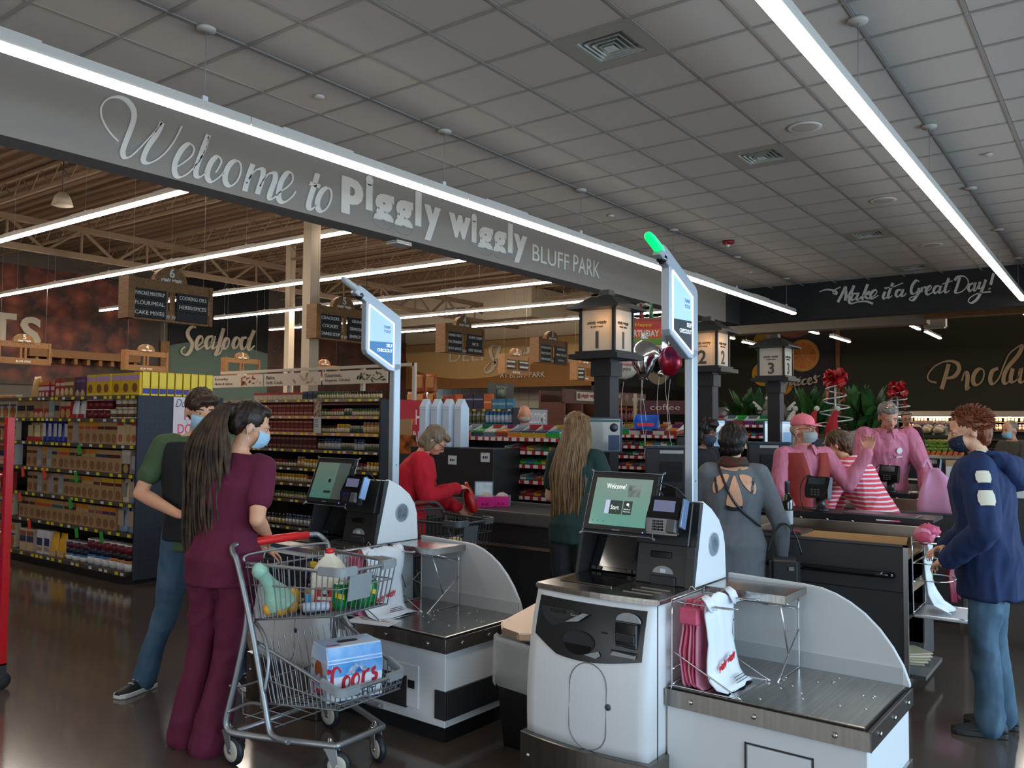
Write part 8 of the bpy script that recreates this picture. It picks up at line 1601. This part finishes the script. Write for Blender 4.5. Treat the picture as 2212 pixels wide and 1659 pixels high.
def fern(loc, label, n, r, seed, h=.55, pot=.22, zl=0):
    rnd = random.Random(seed); o = thing('potted_plant', label, 'plant', loc, 0, 'leafy plants on the bench'); obj('pot', MB().lathe([(pot*.75, 0), (pot, .28), (pot*.93, .28), (pot*.6, .26)], 18), mat('3a3026', .6), o)
    me = []
    for k in range(n):
        a = 2*pi*k/n*2.4+rnd.uniform(-.3, .3); e = rnd.uniform(.25, 1.25); L = r*rnd.uniform(.7, 1.1); d = V((cos(a), sin(a), 0)); q = V((-sin(a), cos(a), 0)); w_ = rnd.uniform(.05, .085)
        ctr = [V((0, 0, .26))+d*L*t*cos(e)*1.1+V((0, 0, h*(t*1.5*sin(e)+.35*t-.55*t*t))) for t in (0, .25, .5, .75, 1)]
        obj('leaf', MB().loft([[c-q*w_*f+V((0, 0, .012)), c, c+q*w_*f+V((0, 0, .012))] for c, f in zip(ctr, (.1, .55, 1, .75, .04))], 0, True, False, False), LEAF[k % 2], o)
    return o
o = thing('plant_bench', 'long dark bench of seasonal plants behind the third lane', 'bench', (12.1, 3.0, 0)); obj('top', MB().box(-.2, -1.9, 1.12, 1.1, 2.6, 1.18), DARK, o); obj('front', MB().box(-.15, -1.85, 0, 1.0, 2.55, 1.12), BLACK, o)
for k, (px_, py_, nm) in enumerate(((1605, 885, 'dark leafy plant at the end of the bench'), (1640, 882, 'leafy plant left of the reindeer figure'), (1740, 893, 'leafy plant between the lantern and the spiral tree'), (1770, 900, 'leafy plant behind the pink cap'), (1845, 885, 'upright leafy plant right of the spiral tree'), (1880, 888, 'leafy plant beside the grey haired man'))):
    P = hit(px_, py_, 'x', 12.95); fern((P.x, P.y, 1.181), nm, 26, .52, k+1, .62)
def plush(px_, x, label, kind, seed=0):
    P = hit(px_, 910, 'x', x); o = thing('plush_figure', label, 'figure', (P.x, P.y, 1.181), R(-150), 'seasonal plush figures'); cr_, gy = mat('b8b0a0', .9, bump=.4, bs=90), mat('6a645c', .9, bump=.4, bs=90)
    if kind == 'deer':
        obj('body', MB().lathe([(.02, .0), (.13, .02), (.14, .2), (.09, .42), (.05, .46)], 16), cr_, o); h = obj('head', MB().ball((.02, 0, .54), .10, 14, 0, (1, .9, .95)).ball((.11, 0, .50), .055, 12, 0, (1.2, .9, .8)), gy, o); obj('nose', MB().ball((.17, 0, .515), .026, 10), BLACK, h)
        obj('hat', MB().lathe([(.075, .6), (.06, .68), (.02, .76), (.001, .77)], 14), gy, h); obj('pompom', MB().ball((0, 0, .79), .03, 10), cr_, h)
        for s_ in (1, -1):
            obj('arm', MB().tube([(.0, s_*.10, .38), (.06, s_*.22, .36), (.08, s_*.28, .44)], [.035, .032, .03], 10), cr_, o); obj('ear', MB().ball((0, s_*.10, .58), .03, 8, 0, (.5, 1.4, .8)), gy, h)
            for q in range(3): obj('antler', MB().tube([(-.01, s_*.06, .62), (-.02, s_*(.14+.03*q), .64+.05*q)], [.012, .02], 6), cr_, h)
        for k in range(2): obj('button', MB().ball((.135-.02*k, 0, .18+.12*k), .014, 8), DARK, o)
        sc = obj('scarf', MB().tube([(.075*cos(t), .075*sin(t), .45) for t in [2*pi*i/14 for i in range(14)]], .025, 8, closed=True), gy, o)
    else:
        hm_ = mat('98121c', .85) if kind == 'red' else cr_
        obj('body', MB().lathe([(.02, 0), (.11, .02), (.12, .15), (.07, .3)], 16), cr_, o); obj('hat', MB().tube(smooth([(0, 0, .24), (0, 0, .38), (-.02, .03, .52), (-.03, .08, .62)], 4), [.115-.100*k/12 for k in range(13)], 14), hm_, o)
        obj('beard', MB().lathe([(.001, .06), (.05, .12), (.07, .24)], 12, (.07, 0, 0)), cr_, o); obj('nose', MB().ball((.13, 0, .25), .025, 10), mat('c8947a', .6), o); obj('pompom', MB().ball((-.03, .085, .64), .04, 10), cr_, o)
plush(1658, 12.0, 'plush reindeer with grey hat waving beside lantern three', 'deer'); plush(1688, 12.2, 'second plush reindeer half hidden by lantern three', 'deer'); plush(1706, 12.0, 'cream gnome with tall hat beside the display screen', 'cream'); plush(1752, 11.9, 'gnome with tall red hat behind the pink cap', 'red'); plush(1797, 11.95, 'small gnome with red hat below the spiral tree', 'red')
for k, (px_, c) in enumerate(((1822, '5a2c1c'), (1846, '8a7a6a'), (1866, '6a2420'))):
    P = hit(px_, 915, 'x', 11.9); o = thing('gift_basket', '%s wrapped gift basket on the plant bench, %s from the spiral tree' % (('brown', 'pale', 'wine red')[k], nth(k+1)), 'gift basket', (P.x, P.y, 1.181), .5*k, 'gift baskets on the bench')
    obj('basket', MB().lathe([(.10, 0), (.14, .10), (.13, .10)], 14), mat('6a4a2c', .7), o); obj('wrap', blob(MB(), (0, 0, .2), .13, .13, .13, am=.4, seed=k), mat('b8b4b0', .15, alpha=.4), o); obj('gift', blob(MB(), (0, 0, .17), .09, .09, .09, am=.5, seed=k+3), mat(c, .6), o)
# produce hall: canopy coolers along the wall, sloping produce tables, boxes
ct_m = mat('a09484', .35, .5)
yl, yr = hit(1935, 885, 'x', XR-1.2).y, -4.3
o = thing('wall_cooler', 'long lit juice cooler under a pale canopy along the produce wall', 'cooler', (XR-1.2, yr, 0)); L = yl-yr
zc = hit(2000, 888, 'x', XR-1.3).z; zb_ = hit(2000, 900, 'x', XR-1.3).z
obj('canopy', MB().box(-.25, 0, zb_, 1.15, L, zc), ct_m, o); obj('case', MB().box(0, 0, 0, 1.15, L, .35).box(.8, 0, .35, 1.15, L, zb_), BLACK, o); obj('lamp_strip', MB().box(-.1, .1, zb_-.03, -.02, L-.1, zb_-.005), mat((1, .85, .65), .5, emit=45), o)
for k in range(5): obj('divider', MB().box(-.02, L*k/4-.05 if k else 0, .3, .8, L*k/4+.12 if k < 4 else L, zb_), BLACK, o)
zsC = [1.75, 1.42, 1.08, .74]
for z in zsC: obj('shelf', MB().box(.1, 0, z-.03, .8, L, z), mat('4a4038', .5), o)
kinds = [('carton', .11, .09, .24, c) for c in ('c8862c', 'b84a2c', 'c8b48c', '8a4a6a', 'a8a49c', '5a7a3a')]
jc = [jar('cool_'+c, t, c, l, .05, .24) for c, t, l in (('c87a1c', 'b8b0a0', 'd8c8a0'), ('a8341c', 'c8c0b0', 'd0a890'), ('c8b890', '5a7a3a', 'd8d0c0'), ('b8a02c', 'c8742c', 'd8d0b0'))]
rnd = random.Random(21); n = 0
for k, z in enumerate(zsC[:3]):
    y = .3; c_ = 0
    while y < L-.3 and n < 210:
        c = rnd.randrange(4)
        for q in range(rnd.randint(3, 6)):
            if y > L-.3 or n >= 210: break
            c_ += 1; n += 1; place(jc[c], 'juice_bottle', '%s juice bottle, %s from the storefront end, %s shelf of the wall cooler' % (('orange', 'red', 'cream', 'yellow')[c], nth(c_), ('upper', 'middle', 'lower')[k]), 'bottle', (XR-1.2+.12, yr+y, z+.0005), 0, 'bottles in the wall cooler'); y += .118
        y += .06
def prod_table(px0, px1, x, label, layers, z0=.75, z1=1.15):
    a, b = hit(px0, 980, 'x', x).y, hit(px1, 980, 'x', x).y; o = thing('produce_table', label, 'produce table', (x, (a+b)/2, 0), 0, 'produce tables'); L = abs(a-b)
    obj('base', MB().prism([(0, 0), (0, z0-.08), (1.2, z1-.08), (1.2, 0)], 'y', -L/2, L/2) if False else MB().prism([(0, 0), (0, z0-.08), (1.2, z1-.08), (1.2, 0)], 'y', -L/2, L/2), BLACK, o); obj('bed', MB().prism([(-.03, z0-.08), (-.03, z0), (1.2, z1), (1.2, z1-.08)], 'y', -L/2, L/2), mat((.02, .03, .02), .6), o)
    rnd = random.Random(int(px0)); k_ = 0
    for (nm, cat_, col, r_, sc_, rows, u0) in layers:
        me = MB().ball((0, 0, 0), r_, 10, 0, sc_).mesh(nm, mat(col, .5, var=.2, vs=14)); n_ = int(L/(r_*2.15*sc_[1])); c_ = 0
        for j in range(rows):
            for i in range(n_):
                c_ += 1; u = u0+j*r_*2*sc_[0]; y = -L/2+r_*sc_[1]*1.1+i*r_*2.15*sc_[1]; q = place(me, nm, '%s, %s counted from the spiral trees, on the %s' % (nm.replace('_', ' '), nth(c_), label.split(',')[0]), cat_, (x+u, (a+b)/2-y, z0+(z1-z0)*u/1.2+r_*sc_[2]+.004), rnd.uniform(0, 3), nm.replace('_', ' ')+' on the tables')
    return o
prod_table(1945, 2090, 17.5, 'front produce table, dark and sloped', [('orange_pepper', 'pepper', 'c8641c', .045, (1, 1, 1), 3, .08), ('green_cucumber', 'vegetable', '6a8a2c', .055, (2.0, .8, .8), 3, .45), ('yellow_squash', 'squash', 'b8a030', .055, (1.6, .8, .8), 1, .98)], .95, 1.3)
prod_table(1962, 2060, 24, 'rear produce table, with pale bowls', [('bagged_salad', 'salad', 'a89a80', .13, (1, 1, .7), 2, .1), ('bagged_onion', 'onions', '8a6a6a', .12, (1, 1, .8), 1, .75)], 1.35, 1.65)
# bagging clutter beyond lane two
o = thing('pink_carrier', 'tall pink carrier bag standing on the second lane', 'bag', (7.78, 1.30, .808), .5); bg2 = MB(); rg = []
for z, a, b in ((0, .16, .07), (.12, .17, .09), (.25, .15, .07), (.36, .09, .03), (.44, .03, .012)): rg.append([(b*cos(t)+.02*sin(3*t), a*sin(t)*(1+.1*cos(5*t))+.25*(z > .3)*(z-.3), z) for t in [2*pi*i/18 for i in range(18)]])
obj('bag', bg2.loft(rg), mat('cf8fae', .5, alpha=.92, bump=.6, bs=18), o); obj('handle', MB().tube(smooth([(0, .06, .42), (0, .10, .50), (0, .13, .44)], 5), .012, 8), mat('cf8fae', .5), o)
o = thing('white_box', 'white open carton beyond the second lane', 'carton', (9.0, 1.08, 0), .1); obj('box', MB().box(-.2, -.35, .95, .2, .35, 1.22), mat('c8c6c2', .6), o, .004); obj('flap', MB().box(-.2, -.35, 1.22, -.19, .35, 1.28), mat('a88a64', .7), o); obj('stand', MB().box(-.18, -.3, 0, .18, .3, .95), DARK, o)
o = thing('white_box', 'white and red carton stack at the frame edge behind the navy jacket', 'carton', (7.2, .16, 0), .1); obj('stand', MB().box(-.25, -.3, 0, .3, .25, .8), DARK, o); obj('box', MB().box(-.25, -.3, .8, .3, .25, 1.14), mat('c4cad2', .5), o, .004); obj('red_print', MB().box(-.252, -.2, .82, -.249, .2, .92), mat('a01c3a', .5), o)
for k in range(4): obj('folded_bag', blob(MB(), (0, -.15+.12*k, 1.19), .1, .08, .06, am=.5, seed=k), mat('b8bcc0', .5), o)
o = thing('coffee_display', 'maroon and cream coffee stand beyond the second candy rack', 'stand', (13.0, 6.3, 0), R(-62)+pi/2)
obj('counter', MB().box(0, -.6, 0, .6, .6, 1.4), mat('6a5a48', .6), o); obj('sign_panel', MB().box(-.02, -.5, 1.75, .03, .5, 1.98), mat('4a1418', .5), o)
for y in (-.55, .55): obj('post', MB().box(0, y-.03, 1.4, .05, y+.03, 2.1), mat('b0a080', .6), o)
obj('words', MB().text('coffee', (-.024, .3, 1.82), (0, -1, 0), (0, 0, 1), .5, .1, 0, 0, .004), mat('b8988c', .5), o)
for k in range(5): obj('packet', MB().box(.05, -.45+.2*k, 1.4, .15, -.32+.2*k, 1.62), mat(('8a7a3a', '7a4a3a', 'a89a8a', '5a3a2c', '8a8a80')[k], .5), o)
o = thing('steel_urn', 'grey steel urn beside the coffee stand', 'urn', (13.2, 5.35, 0)); obj('body', MB().lathe([(.24, 1.0), (.26, 1.05), (.26, 1.75), (.2, 1.85), (.001, 1.88)], 20), mat((.2, .2, .21), .35, .7), o); obj('stand', MB().box(-.3, -.3, 0, .3, .3, 1.0), DARK, o)
